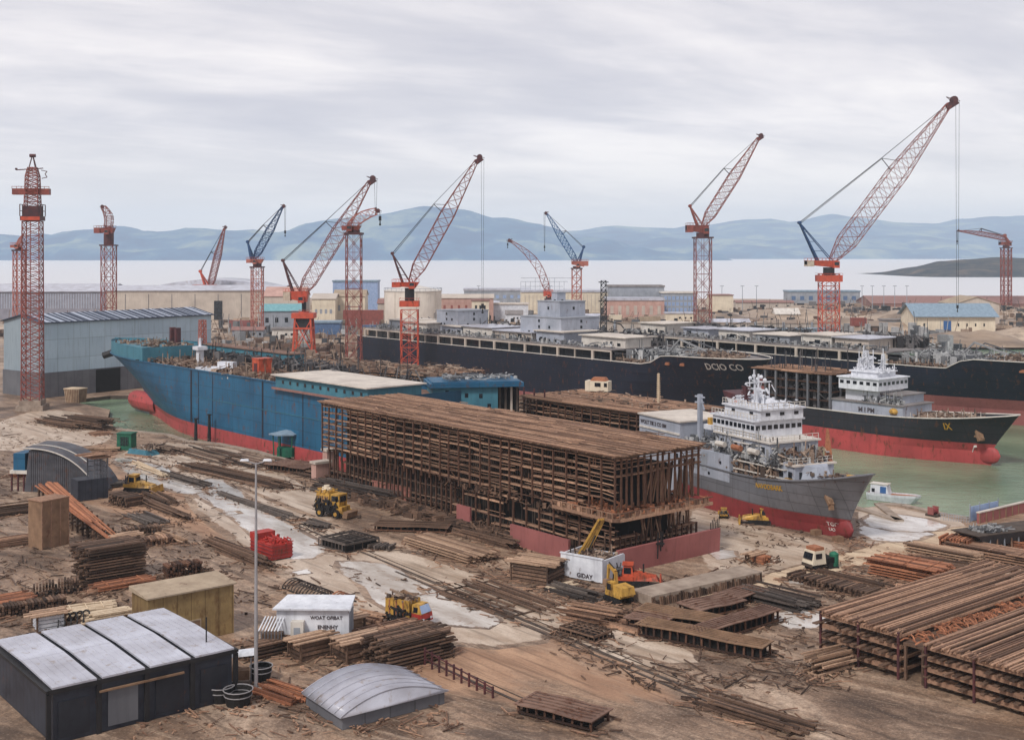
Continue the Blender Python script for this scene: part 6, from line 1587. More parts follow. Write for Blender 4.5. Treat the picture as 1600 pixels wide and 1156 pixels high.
# pink skip, white panel, blue fence
def wall_skip(name, label, px, py, L, W, H, rot, mat, cat, fill=True, txt=None):
    x, y = G(px, py); T = thing(name, label, cat, (x, y, 0), UA+rot)
    b = MB(); b.box(0, L, 0, .25, .15, H); b.box(0, L, W-.25, W, .15, H*.9); b.box(L-.25, L, .26, W-.26, .15, H*.95); b.box(0, .25, .26, W-.26, .15, H); b.box(.26, L-.26, .26, W-.26, .15, .4); b.build('sides', mat, T)
    b = MB(); b.box(-.1, L+.1, -.12, .3, H+.01, H+.2); b.build('rim', mat, T)
    for i in (0, 1): b = MB(); b.cbox(.8+i*(L-1.6), W/2, 0, .4, W*.9, .149); b.build('skid', 'black_steel', T)
    if fill: clutter(T, 'rubble_fill', .6, L-.6, .5, W-.5, H*.7, 160, 'mixed_scrap', (.3, 1), 1.2, seed=int(px))
    if txt: lettering(txt, .95, 'ink', T, lambda a, y_, d: (L-4.6+a, -.06-d, .45+y_))
    return T
wall_skip('scrap_skip', 'long faded pink skip with yellow arm standing in rubble', 582, 776, 11.5, 5, 3.2, .12, 'hull_pink', 'skip')
wall_skip('white_skip', 'white walled skip marked with dark letters at the scaffold corner', 876, 900, 7.6, 6.5, 3.6, .25, 'white_paint', 'skip', txt='GIDAY')
def grab(label, px, py, zb, tiltx, h):
    x, y = G(px, py); T = thing('grab_arm', label, 'crane arm', (x, y, 0), -.1)
    b = MB(); b.cbox(0, 0, 0, 3, 3, zb); b.build('base', 'black_steel', T)
    b = MB()
    for i in range(4):
        o_ = (i-1.5)*.42; pts = []
        for k in range(8):
            t_ = k/7; pts.append((o_*(1-.3*t_)+tiltx*(t_+.15*math.sin(t_*3.1)), o_*.5, zb+h*math.sin(t_*1.35)/math.sin(1.35)))
        b.path(pts, .34, .3)
    b.build('arm', 'machine_yellow', T)
    b = MB(); px_, _, pz = pts[-1]
    for i in range(4): b.path([(px_-.2+i*.15, (i-1.5)*.4, pz), (px_+.7, (i-1.5)*.5, pz-.3), (px_+.9, (i-1.5)*.4, pz-1.1)], .16)
    b.build('grab_claw', 'card_brown', T)
    b = MB(); b.tube((.7, -.8, zb), (tiltx*.55+.6, -.5, zb+h*.6), .14, 6); b.build('hydraulic_ram', 'black_steel', T)
    return T
grab('yellow grab arm rising out of the long pink skip', 598, 766, 2.0, 2.4, 6.2)
grab('yellow grab arm leaning out behind the white lettered skip', 905, 893, 2.0, 3.6, 6.4)
# ------------------------------------------------------------ machines
def tracks(T, L, W, h, w_=.6):
    for q in (-1, 1):
        b = MB(); n = 6; y0 = q*(W/2); y1 = y0-q*w_
        pr = [(-L/2, 0, h/2), (-L/2+.3, 0, .05), (L/2-.3, 0, .05), (L/2, 0, h/2), (L/2-.3, 0, h), (-L/2+.3, 0, h)]
        b.extr(pr, (0, min(y0, y1), 0), (0, max(y0, y1), 0)); tr = b.build('track', 'rubber', T)
        for k in range(5):
            b = MB(); xx = -L/2+.5+(L-1)*k/4; b.tube((xx, y0-q*.0, h/2), (xx, y0+q*.06, h/2), h*.3, 8); b.build('roller', 'black_steel', tr)
def excavator(label, px, py, rz, mat='machine_yellow', s=1.0, arm=((.6, 2.6), (1.2, 5.0), (2.4, 5.6), (3.4, 3.6)), group=None):
    x, y = G(px, py); T = thing('excavator', label, 'excavator', (x, y, 0), rz)
    T.scale = (s, s, s)
    tracks(T, 4.0, 2.9, .95)
    b = MB(); b.box(-2.1, 1.5, -1.4, 1.4, 1.1, 1.5); b.hexa([(-2.5, -1.4, 1.5), (-.2, -1.4, 1.5), (-.2, 1.4, 1.5), (-2.5, 1.4, 1.5), (-2.3, -1.25, 2.7), (-.2, -1.3, 2.9), (-.2, 1.3, 2.9), (-2.3, 1.25, 2.7)]); b.build('engine_house', mat, T)
    b = MB(); b.hexa([(-.1, .3, 1.5), (1.5, .3, 1.5), (1.5, 1.4, 1.5), (-.1, 1.4, 1.5), (0, .35, 3.2), (1.1, .35, 3.2), (1.1, 1.35, 3.2), (0, 1.35, 3.2)]); cb_ = b.build('cab', mat, T)
    b = MB(); b.box(.15, 1.1, 1.37, 1.44, 2.0, 2.95); b.build('window', 'window_dark', cb_)
    b = MB(); b.hexa([(1.38, .4, 2.1), (1.45, .4, 2.1), (1.45, 1.3, 2.1), (1.38, 1.3, 2.1), (1.13, .4, 3.05), (1.2, .4, 3.05), (1.2, 1.3, 3.05), (1.13, 1.3, 3.05)]); b.build('windscreen', 'window_dark', cb_)
    P = [Vector((a, -.3, c)) for a, c in arm]; P[0] = Vector((.9, -.3, 1.7))
    b = MB(); b.bar(P[0], P[1], .5, .7, w1=.4); b.bar(P[1], P[2], .45, .55, w1=.38); b.build('boom', mat, T)
    b = MB(); b.bar(P[2], P[3], .36, .46, w1=.26); b.build('stick', mat, T)
    b = MB(); b.tube(P[0]+Vector((.5, .35, -.2)), P[1]+Vector((0, .35, -.3)), .11, 6); b.tube(P[1]+Vector((.2, 0, .5)), P[2]+Vector((0, 0, .4)), .1, 6); b.build('hydraulic_ram', 'black_steel', T)
    q = P[3]; b = MB(); b.extr([(q.x-.5, 0, q.z), (q.x+.4, 0, q.z-.1), (q.x+.5, 0, q.z-.9), (q.x-.1, 0, q.z-1.2), (q.x-.7, 0, q.z-.7)], (0, -.9, 0), (0, .4, 0)); b.build('bucket', 'card_brown', T)
    return T
excavator('yellow excavator with folded arm next to the orange red crawler', 966, 940, math.radians(125), s=.92, arm=((.6, 2), (1.1, 4.4), (2.6, 5.2), (2.9, 3.0)))
def crawler(label, px, py, rz, mat, s=1.0, cat='bulldozer', name='bulldozer'):
    x, y = G(px, py); T = thing(name, label, cat, (x, y, 0), rz); T.scale = (s, s, s)
    tracks(T, 4.6, 2.8, .9)
    b = MB(); b.hexa([(0, -1.1, .9), (3.6, -.9, .9), (3.6, .9, .9), (0, 1.1, .9), (0, -1.0, 2.0), (3.2, -.6, 1.5), (3.2, .6, 1.5), (0, 1.0, 2.0)]); b.build('bonnet', mat, T)
    b = MB(); b.box(-2.4, -.02, -1.2, 1.2, .9, 1.5); b.hexa([(-1.7, -.9, 1.5), (0, -.9, 1.5), (0, .9, 1.5), (-1.7, .9, 1.5), (-1.4, -.8, 3.0), (-.2, -.8, 3.0), (-.2, .8, 3.0), (-1.4, .8, 3.0)]); cb_ = b.build('cab', mat, T)
    for q in (-.93, .84): b = MB(); b.box(-1.35, -.35, q, q+.09, 1.85, 2.7); b.build('window', 'window_dark', cb_)
    b = MB(); b.box(.0, .06, -.65, .65, 1.9, 2.7); b.build('windscreen', 'window_dark', cb_)
    b = MB(); b.box(-1.6, 0, -1, 1, 3.01, 3.15); b.build('cab_roof', mat, T)
    b = MB(); b.hexa([(3.8, -1.9, .1), (4.1, -1.9, .1), (4.1, 1.9, .1), (3.8, 1.9, .1), (3.7, -1.9, 1.3), (3.9, -1.9, 1.3), (3.9, 1.9, 1.3), (3.7, 1.9, 1.3)]); b.build('blade', mat, T)
    b = MB(); b.bar((3.7, -1.2, .5), (1, -1.3, .6), .2); b.bar((3.7, 1.2, .5), (1, 1.3, .6), .2); b.build('push_arms', 'black_steel', T)
    b = MB(); b.tube((1.4, .4, 1.7), (1.4, .4, 3.0), .12, 6); b.build('exhaust', 'black_steel', T)
    clutter(T, 'load', -2.4, -1.7, -1, 1, 1.5, 24, 'dark_scrap', (.2, .7), 1.0, seed=int(px))
    return T
crawler('orange red crawler with a small cab in front of the red hull plate', 990, 914, math.radians(-8), 'machine_orange', 1.05)
crawler('small dull orange crawler on the berth floor beside the grey ship', 1187, 818, math.radians(172), 'machine_yellow', .95)
crawler('tiny yellow machine parked on the berth floor near the scaffold corner', 1131, 808, math.radians(80), 'machine_yellow', .6)
crawler('small yellow tractor on the pale mud by the steel beams', 216, 768, math.radians(-15), 'machine_yellow', 1.15, 'tractor', 'tractor')
# big yellow loader
x, y = G(521, 806)
T = thing('wheel_loader', 'large yellow loader with boxy body and rooftop beacon beyond the flat grid frame', 'loader', (x, y, 0), math.radians(-30))
for xx in (-1.9, 1.9):
    for q in (-1, 1):
        b = MB(); b.tube((xx, q*1.3, .85), (xx, q*1.9, .85), .85, 16); wh = b.build('wheel', 'rubber', T)
        b = MB(); b.tube((xx, q*1.9, .85), (xx, q*1.96, .85), .4, 10); b.build('rim', 'machine_yellow', wh)
b = MB(); b.box(-3.2, 3, -1.25, 1.25, .9, 2.2); b.hexa([(-3.3, -1.4, 2.2), (.2, -1.4, 2.2), (.2, 1.4, 2.2), (-3.3, 1.4, 2.2), (-3.1, -1.2, 4.4), (0, -1.3, 4.6), (0, 1.3, 4.6), (-3.1, 1.2, 4.4)]); b.build('body', 'machine_yellow', T)
b = MB(); b.box(.25, 2.3, -1.2, 1.2, 2.25, 4.4); cb_ = b.build('cab', 'machine_yellow', T)
b = MB(); b.box(.5, 2.05, -1.27, -1.19, 3.1, 4.1); b.build('window', 'window_dark', cb_)
b = MB(); b.box(2.29, 2.36, -.95, .95, 3.0, 4.1); b.build('windscreen', 'window_dark', cb_)
b = MB(); b.tube((-1.6, 0, 4.5), (-1.6, 0, 5.0), 1.0, 10); b.tube((-1.6, 0, 5.0), (-1.6, 0, 5.7), .55, 10); b.cbox(-1.6, 0, 5.1, 2, .3, .25); b.build('beacon', 'wall_cream', T)
b = MB(); b.extr([(3.3, 0, .3), (4.4, 0, .2), (4.6, 0, 1.3), (3.6, 0, 1.5)], (0, -1.6, 0), (0, 1.6, 0)); b.build('bucket', 'card_brown', T)
for q in (-1, 1): b = MB(); b.bar((.5, q*1.35, 2.4), (3.6, q*1.35, 1.0), .25, .4); b.build('lift_arm', 'machine_yellow', T)
b = MB()
for i in range(5): b.box(-2.9+i*.6, -2.6+i*.6, -1.46, -1.36, 2.6, 3.9)
b.build('radiator_grille', 'card_brown', T)
clutter(T, 'engine_parts', -3.1, -.2, -1.3, 1.3, 4.4, 60, 'machine_yellow', (.2, .8), .7, seed=91, tall=.05)
clutter(T, 'hoses', -3.2, 2.4, -1.7, -1.3, 1.0, 70, 'black_steel', (.15, .6), 2.6, seed=92, tall=0)
# orange lorry
x, y = G(640, 972)
T = thing('crane_lorry', 'orange lorry with red nose and big windscreen by the wet road', 'lorry', (x, y, 0), math.radians(-35))
for xx in (-2.4, -1.2, 1.9):
    for q in (-1, 1):
        b = MB(); b.tube((xx, q*.85, .5), (xx, q*1.2, .5), .5, 14); wh = b.build('wheel', 'rubber', T)
        b = MB(); b.tube((xx, q*1.2, .5), (xx, q*1.24, .5), .22, 10); b.build('rim', 'offwhite', wh)
b = MB(); b.box(-3.3, 2.9, -.9, .9, .6, .95); b.build('chassis', 'black_steel', T)
b = MB(); b.hexa([(1.2, -1.2, .7), (3.1, -1.2, .7), (3.1, 1.2, .7), (1.2, 1.2, .7), (1.3, -1.15, 1.75), (2.95, -1.15, 1.75), (2.95, 1.15, 1.75), (1.3, 1.15, 1.75)]); b.build('cab_nose', 'machine_red', T)
b = MB(); b.hexa([(1.3, -1.15, 1.76), (2.93, -1.15, 1.76), (2.93, 1.15, 1.76), (1.3, 1.15, 1.76), (1.3, -1.0, 2.9), (2.4, -1.0, 2.9), (2.4, 1.0, 2.9), (1.3, 1.0, 2.9)]); cb_ = b.build('cab', 'machine_yellow', T)
b = MB(); b.hexa([(2.9, -1, 1.85), (2.97, -1, 1.85), (2.97, 1, 1.85), (2.9, 1, 1.85), (2.46, -.88, 2.8), (2.53, -.88, 2.8), (2.53, .88, 2.8), (2.46, .88, 2.8)]); b.build('windscreen', 'panel_blue', cb_)
b = MB(); b.box(1.6, 2.3, -1.15, -1.06, 1.9, 2.6); b.build('window', 'window_dark', cb_)
for q in (-1, .7): b = MB(); b.box(3.05, 3.14, q, q+.3, .95, 1.2); b.build('headlight', 'white_paint', T)
b = MB(); b.box(3.06, 3.12, -.6, .6, .8, 1.05); b.build('grille', 'rubber', T)
b = MB(); b.hexa([(-3.3, -1.2, 1.0), (1.0, -1.2, 1.0), (1.0, 1.2, 1.0), (-3.3, 1.2, 1.0), (-3.2, -1.25, 3.1), (.9, -1.2, 3.3), (.9, 1.2, 3.3), (-3.2, 1.25, 3.1)]); b.build('tipper_body', 'machine_yellow', T)
b = MB(); b.bar((-2.8, 0, 3.0), (-1.0, 0, 4.1), .4); b.bar((-1, 0, 4.1), (.8, 0, 3.6), .3); b.build('loader_arm', 'card_brown', T)
for q in (-2.6, -1.4, -.2): b = MB(); b.box(q, q+.18, -1.3, -1.2, 1.1, 3.0); b.build('rib', 'timber_orange', T)
clutter(T, 'lorry_gear', -3.2, 1.0, -1.35, -1.0, .5, 60, 'black_steel', (.15, .6), 1.6, seed=93, tall=0)
clutter(T, 'load', -3.0, .8, -1, 1, 2.9, 70, 'mixed_scrap', (.2, .9), 1.0, seed=94, tall=0)
# white cab lorry
x, y = G(1278, 888)
T = thing('flatbed_lorry', 'cream cab lorry with orange roof at the end of the log row', 'lorry', (x, y, 0), math.radians(208))
for xx in (-1.6, 1.2):
    for q in (-1, 1): b = MB(); b.tube((xx, q*.9, .5), (xx, q*1.25, .5), .5, 12); b.build('wheel', 'rubber', T)
b = MB(); b.box(-2.4, 2.2, -1.1, 1.1, .6, .95); b.build('chassis', 'black_steel', T)
b = MB(); b.hexa([(-.6, -1.25, .96), (2.2, -1.25, .96), (2.2, 1.25, .96), (-.6, 1.25, .96), (-.4, -1.15, 3.1), (1.7, -1.15, 3.1), (1.7, 1.15, 3.1), (-.4, 1.15, 3.1)]); cb_ = b.build('cab', 'wall_cream', T)
b = MB(); b.hexa([(2.12, -1.0, 1.8), (2.2, -1.0, 1.8), (2.2, 1.0, 1.8), (2.12, 1.0, 1.8), (1.83, -.95, 2.8), (1.9, -.95, 2.8), (1.9, .95, 2.8), (1.83, .95, 2.8)]); b.build('windscreen', 'window_dark', cb_)
b = MB(); b.box(.3, 1.5, 1.16, 1.28, 1.9, 2.7); b.build('window', 'window_dark', cb_)
b = MB(); b.box(-.3, 1.5, -1.05, 1.05, 3.11, 3.6); b.build('cab_roof', 'timber_orange', T)
b = MB(); b.box(-2.5, -.7, -1.2, 1.2, .96, 1.8); b.build('load', 'dark_void', T)
b = MB(); b.box(2.2, 2.3, -1.2, 1.2, .6, 1.1); b.build('bumper', 'quay_dark', T)
x, y = G(1303, 886)
T = thing('gas_bottle', 'dark barrel shaped tank standing right of the cream cab lorry', 'tank', (x, y, 0), 0)
b = MB(); b.tube((0, 0, .3), (0, 0, 2.2), .75, 12); b.tube((0, 0, 2.2), (0, 0, 2.5), .75, 12, r1=.3); b.build('body', 'kiosk_green', T)
b = MB(); b.cbox(0, 0, 0, 1.3, 1.3, .3); b.build('base', 'black_steel', T)
# red machinery block
x, y = G(424, 868)
T = thing('red_machine', 'bright red boxy machinery block beside the lamp post and puddle', 'machine', (x, y, 0), UA+.06)
b = MB(); b.box(-3.4, 3.4, -1.9, 1.9, .2, 2.6); b.build('body', 'machine_red', T)
for k in range(4): b = MB(); b.box(-3.5, 3.5, -2.0, 2.0, .45+k*.58, .6+k*.58); b.build('band', 'boot_red', T)
b = MB(); b.box(-3.6, -1.4, -1.9, 1.6, 2.61, 3.7); b.build('upper_box', 'machine_red', T)
clutter(T, 'top_gear', -1, 3.2, -1.6, 1.6, 2.6, 70, 'machine_red', (.3, .9), .7, seed=5, tall=.05)
b = MB(); b.box(-3.3, 3.3, -1.7, 1.7, 0, .2); b.build('base', 'rubber', T)
# green kiosk
x, y = G(198, 702)
T = thing('green_kiosk', 'small green kiosk with barred opening beside the small basin', 'kiosk', (x, y, 0), -.15)
b = MB(); b.box(-1.9, 1.9, -1.5, 1.5, 0, 4.1); b.build('wall', 'kiosk_green', T)
b = MB(); b.box(-1.0, 1.2, -1.58, -1.49, 1.2, 3.4); o_ = b.build('window', 'window_dark', T)
b = MB()
for i in range(5): b.bar((-.9+i*.48, -1.62, 1.2), (-.9+i*.48, -1.62, 3.4), .08)
b.build('bars', 'kiosk_green', o_)
b = MB(); b.box(-2.1, 2.1, -1.7, 1.7, 4.11, 4.3); b.build('roof', 'kiosk_green', T)
x, y = G(224, 710)
T = thing('slate_platform', 'low dark teal platform with plank edge next to the green kiosk', 'platform', (x, y, 0), -.5)
b = MB(); b.hexa([(-3.4, -2.2, 0), (3.4, -2.2, 0), (3.4, 2.2, 0), (-3.4, 2.2, 0), (-3, -1.8, 1.5), (2.4, -1.8, 1.3), (2.4, 1.8, 1.3), (-3, 1.8, 1.5)]); b.build('body', 'hull_teal', T)
b = MB(); b.box(-3.2, 4.6, -3.0, -2.25, 0, .35); b.build('plank_edge', 'timber_rack', T)
clutter(T, 'scrap', -2, 3, -1, 4, 1.3, 90, 'mixed_scrap', (.3, 1.1), .8, seed=77)
# canopy
x, y = G(447, 713)
T = thing('canopy', 'pale green six sided canopy on dark green legs by the blue hull', 'canopy', (x, y, 0), .1)
hexp = [(4.2*math.cos(a0), 3.0*math.sin(a0)) for a0 in [k*math.pi/3 for k in range(6)]]
b = MB(); b.prism(hexp, 5.4, 5.65)
for i in range(6): p = hexp[i]; q = hexp[(i+1) % 6]; b.face([(*p, 5.66), (*q, 5.66), (0, 0, 6.6)])
b.build('roof', 'roof_bluegrey', T)
for i, (p) in enumerate(hexp):
    b = MB(); b.bar((p[0]*.7, p[1]*.7, 0), (p[0]*.75, p[1]*.75, 5.4), .28); b.build('leg', 'kiosk_green', T)
b = MB(); b.cbox(0, 0, 0, 4.2, 3, 2.3); b.build('counter', 'kiosk_green', T)
# orange brick pillars near
for lab, px, py, h, w_ in (('brick red gate pillar with a flat cap by the scaffold end', 516, 742, 5.5, 2.8), ('pink low pier behind the flat cap pillar', 500, 748, 3.5, 3.2)):
    x, y = G(px, py); T = thing('brick_pier', lab, 'pillar', (x, y, 0), UA+H_)
    b = MB(); b.box(-w_/2, w_/2, -1, 1, 0, h); b.build('shaft', 'wall_pink', T); b = MB(); b.box(-w_/2-.3, w_/2+.8, -1.3, 1.3, h+.01, h+.5); b.build('cap', 'wall_beige', T)
# mooring posts at the blue hull
for lab, px, py, h in (('black mooring post nearest the green kiosk', 306, 688, 5.6), ('second black mooring post farther along the blue hull', 327, 686, 6.4)):
    x, y = G(px, py); T = thing('mooring_post', lab, 'post', (x, y, 0), 0)
    b = MB(); b.tube((0, 0, -2), (0, 0, h), .55, 8, r1=.35); b.build('shaft', 'black_steel', T); b = MB(); b.tube((0, 0, h), (0, 0, h+.3), .6, 8); b.build('cap', 'black_steel', T)
# tan silo like crate near the blue shed
x, y = G(118, 628)
T = thing('plank_tub', 'tapered pale plank tub in front of the shed doorway', 'tub', (x, y, 0), -.3)
b = MB(); b.hexa([(-2.4, -1.8, 0), (2.8, -1.8, 0), (2.8, 1.8, 0), (-2.4, 1.8, 0), (-3, -2.2, 4.4), (3, -2.2, 4.4), (3, 2.2, 4.4), (-3, 2.2, 4.4)]); b.build('body', 'timber_plain', T)
b = MB(); b.box(-3.1, 3.1, -2.3, 2.3, 4.41, 4.7)
b.build('rim', 'palewood', T)
b = MB()
for i in range(9): b.bar((-2.3+i*.6, -1.85, .1), (-2.75+i*.7, -2.25, 4.4), .1)
b.build('staves', 'palewood', T)
# lamp post
x, y = G(400, 1080)
T = thing('lamp_post', 'very tall slim grey lamp post with two arms beside the white hut', 'lamp post', (x, y, 0), 0)
b = MB(); b.tube((0, 0, 0), (0, 0, 26), .24, 12, r1=.11); b.build('pole', 'lamp_steel', T)
b = MB(); b.cbox(0, 0, 0, 1.4, 1.4, .5); b.build('base', 'concrete', T)
for q in (-1, 1):
    b = MB(); b.bar((0, 0, 25.9), (q*1.4, 0, 26.3), .12); b.build('arm', 'lamp_steel', T)
    b = MB(); b.hexa([(q*1.3-.5, -.2, 26.25), (q*1.3+.5, -.2, 26.25), (q*1.3+.5, .2, 26.25), (q*1.3-.5, .2, 26.25), (q*1.3-.4, -.15, 26.45), (q*1.3+.4, -.15, 26.45), (q*1.3+.4, .15, 26.45), (q*1.3-.4, .15, 26.45)]); b.build('lamp_head', 'white_paint', T)
# raised concrete track
p0 = Vector(G(1018, 948)); p1 = Vector(G(1190, 908)); d = (p1-p0)
T = thing('raised_track', 'raised concrete track with dark cluttered side above the deck scrap', 'track', (p0.x, p0.y, 0), math.atan2(d.y, d.x))
b = MB(); b.box(0, d.length, -.1, 4.4, 0, 1.5); b.build('slab', 'concrete', T)
b = MB(); r = random.Random(2)
for i in range(60): xx = d.length*i/60; b.bar((xx, -.3, 0), (xx, -.15, r.uniform(.8, 1.4)), .2)
b.build('side_props', 'timber_dark', T)
# small boat moored at the quay
x, y = G(1398, 782)
T = thing('work_boat', 'white work boat with blue cabin window and orange deck at the quay corner', 'boat', (x+1.5, y+5, -1.2), UA+.25)
T.scale = (.72, .72, .72)
L_ = 15
rows0 = []
b = MB()
for z, k in ((0, .75), (1.5, 1.0), (2.2, 1.03)):
    pts = []
    for s_i in range(15):
        x_ = -L_/2+L_*s_i/14; f = (1-max(0, (x_-L_*.1)/(L_*.4))**2)**.5 if x_ > L_*.1 else 1
        pts.append((x_*(1 if x_ < 0 else k), -2*f*k, z+max(0, x_/L_)*.8*(z > 0)))
    rows0.append(pts)
b.grid(rows0); b.grid([[(p[0], -p[1], p[2]) for p in rw] for rw in rows0][::-1]); b.face([rows0[0][0], rows0[2][0], (rows0[2][0][0], 2.06, 2.2), (rows0[0][0][0], 1.5, 0)]); b.build('hull', 'white_paint', T)
b = MB(); b.grid([[(p[0], p[1]*.97, p[2]-.35) for p in rows0[2]], [(p[0], -p[1]*.97, p[2]-.35) for p in rows0[2]]]); b.build('deck', 'timber_orange', T)
b = MB(); b.hexa([(-6.6, -1.6, 1.9), (-1.2, -1.6, 1.9), (-1.2, 1.6, 1.9), (-6.6, 1.6, 1.9), (-6.4, -1.3, 4.6), (-1.8, -1.3, 4.6), (-1.8, 1.3, 4.6), (-6.4, 1.3, 4.6)]); cb_ = b.build('cabin', 'white_paint', T)
b = MB(); b.hexa([(-3.6, -1.66, 2.3), (-1.9, -1.66, 2.3), (-1.9, -1.5, 2.3), (-3.6, -1.5, 2.3), (-3.6, -1.48, 4.1), (-1.9, -1.48, 4.1), (-1.9, -1.3, 4.1), (-3.6, -1.3, 4.1)]); b.build('window', 'door_blue', cb_)
b = MB(); b.cbox(-5.6, -1.57, 2.4, .9, .1, 1.0); b.build('window', 'window_dark', cb_)
b = MB(); b.box(-6.7, -1.5, -1.5, 1.5, 4.61, 4.8); b.cbox(-1.8, 0, 4.8, 1.4, .8, .3); b.build('roof', 'offwhite', T)
x, y = G(1458, 806)
T = thing('winch', 'small dark red winch on the quay edge beside the work boat', 'winch', (x, y, 0), UA)
b = MB(); b.cbox(0, 0, 0, 2.4, 1.6, .4); b.build('base', 'quay_dark', T)
b = MB(); b.tube((0, -.7, 1.0), (0, .7, 1.0), .6, 12); b.build('drum', 'boot_red', T)
b = MB(); b.cbox(0, -.85, .4, 1.2, .2, 1.4); b.cbox(0, .85, .4, 1.2, .2, 1.4); b.build('side_plate', 'boot_dull', T)
# blue mesh fence, rusty parapet
x0, y0 = G(1516, 816); x1, y1 = G(1560, 806)
T = thing('blue_hoarding', 'pale blue panel hoarding standing at the quay corner', 'fence', (x0, y0, 0), math.atan2(y1-y0, x1-x0))
Lf = math.dist((x0, y0), (x1, y1))
for i in range(3): b = MB(); b.box(Lf*i/3+.08, Lf*(i+1)/3-.08, 0, .1, .2, 2.9); b.build('panel', 'panel_blue', T)
for i in range(4): b = MB(); b.bar((Lf*i/3, .05, 0), (Lf*i/3, .05, 3.4), .15); b.build('post', 'wall_grey', T)
x0, y0 = G(1530, 818); x1, y1 = G(1700, 776)
T = thing('quay_parapet', 'rusty brown parapet wall with thin pale coping on the quay', 'wall', (x0, y0, 0), math.atan2(y1-y0, x1-x0))
Lf = math.dist((x0, y0), (x1, y1)); b = MB(); b.box(0, Lf, 0, .5, 0, 1.9); b.build('panel', 'boot_dull', T); b = MB(); b.box(-.1, Lf, -.1, .6, 1.91, 2.1); b.build('coping', 'deck_cream', T)
for i in range(18): b = MB(); b.box(i*Lf/18, i*Lf/18+.2, -.15, -.001, 0, 1.85); b.build('rib', 'card_brown', T)
# thin railing on quay spit
x0, y0 = G(1470, 812); x1, y1 = G(1514, 817)
T = thing('wire_railing', 'thin wire railing between the winch and the blue hoarding', 'railing', (x0, y0, 0), math.atan2(y1-y0, x1-x0))
Lf = math.dist((x0, y0), (x1, y1)); b = MB()
for i in range(12): b.bar((Lf*i/11, 0, 0), (Lf*i/11, 0, 1.3), .07)
for z in (.4, .8, 1.3): b.bar((0, 0, z), (Lf, 0, z), .06)
b.build('rails', 'wall_grey', T)
# upturned barge
x, y = G(1535, 862)
T = thing('upturned_barge', 'upturned rusty barge on props with wide flat top beyond the racks', 'barge', (x, y, 0), UA+H_-.25)
T.scale = (.62, .62, .8)
b = MB(); b.hexa([(1, 0, 1.0), (24, 0, 1.0), (24, 5, 1.0), (3, 5, 1.0), (-3, -1.5, 3.6), (26, -1.8, 3.6), (27, 7, 3.6), (-5, 6, 3.9)]); b.build('hull', 'dark_scrap', T)
b = MB(); b.hexa([(-3.2, -1.7, 3.61), (26.2, -2, 3.61), (27, 7.2, 3.61), (-5.2, 6.2, 3.91), (-3.2, -1.7, 3.8), (26.2, -2, 3.8), (27, 7.2, 3.8), (-5.2, 6.2, 4.1)]); b.build('deck', 'quay_dark', T)
for i in range(9): b = MB(); b.bar((2+i*2.6, -.9, 0), (2+i*2.6, -.7, 3.5), .3); b.build('prop', 'timber_rack' if i % 2 else 'wall_grey', T)
clutter(T, 'deck_scrap', 0, 9, -1, 5, 3.9, 110, 'grey_scrap', (.3, 1.6), .9, seed=71)
# fence by the track
x0, y0 = G(664, 1040); x1, y1 = G(770, 1090)
T = thing('post_fence', 'short fence of dark posts beside the orange mud slope', 'fence', (x0, y0, 0), math.atan2(y1-y0, x1-x0))
Lf = math.dist((x0, y0), (x1, y1))
for i in range(10): b = MB(); b.bar((Lf*i/9, 0, 0), (Lf*i/9, 0, 2.2-.1*i), .2); b.build('post', 'crane_dark', T)
b = MB(); b.bar((0, 0, 1.9), (Lf, 0, 1.1), .12); b.bar((0, 0, .9), (Lf, 0, .5), .1); b.build('rail', 'crane_dark', T)
# black tubs and white topped trolley in the corner
for lab, px, py, R_ in (('large black plastic tub with pale hoops nearest the lamp post', 408, 1062, 1.3), ('black wire basket hoop left of the yellow bundle', 255, 1092, 1.4), ('low black tub partly hidden behind the yellow bundle', 345, 1094, 1.5), ('white rimmed round tub beside the lamp base', 372, 1100, 1.6)):
    x, y = G(px, py); T = thing('plastic_tub', lab, 'tub', (x, y, 0), .3)
    b = MB(); b.tube((0, 0, 0), (0, 0, 1.7), R_*.8, 16, r1=R_, caps=False); b.tube((0, 0, .9), (0, 0, .95), R_*.85, 16); b.build('bowl', 'rubber', T)
    b = MB()
    for z, q in ((1.7, R_*1.02), (1.1, R_*.95)):
        for k in range(16):
            a0 = 2*math.pi*k/16; a1 = 2*math.pi*(k+1)/16; b.bar((q*math.cos(a0), q*math.sin(a0), z), (q*math.cos(a1), q*math.sin(a1), z), .09)
    b.build('rim', 'lamp_steel', T)
x, y = G(362, 1066)
T = thing('market_trolley', 'long trolley frame with bright white top near the pale roof corner', 'trolley', (x, y, 0), .2)
for sx in (-2.2, 2.2):
    for sy in (-.7, .7): b = MB(); b.bar((sx, sy, 0), (sx, sy, 3.0), .14); b.build('leg', 'clad_grey', T)
b = MB(); b.hexa([(-2.8, -.9, 3.0), (2.8, -.9, 3.3), (2.8, .9, 3.3), (-2.8, .9, 3.0), (-2.8, -.7, 3.3), (2.8, -.7, 3.7), (2.8, .7, 3.7), (-2.8, .7, 3.3)]); b.build('cover', 'white_paint', T)
b = MB(); b.box(-2, 2, -.6, .6, .4, 1.5); b.build('cargo', 'card_brown', T)
x, y = G(298, 1090)
T = thing('reed_bundle', 'ochre bundle of rods standing in a frame before the dark shed', 'bundle', (x, y, 0), .4)
b = MB(); r = random.Random(1)
for i in range(40): q = r.uniform(-1, 1); b.bar((q, r.uniform(-.8, .8), .3), (q+1.2, r.uniform(-.8, .8), 2.6), .16)
b.build('rods', 'machine_yellow', T)
b = MB(); b.box(-1.4, 1.6, -1, 1, 0, .5); b.build('base', 'timber_dark', T)
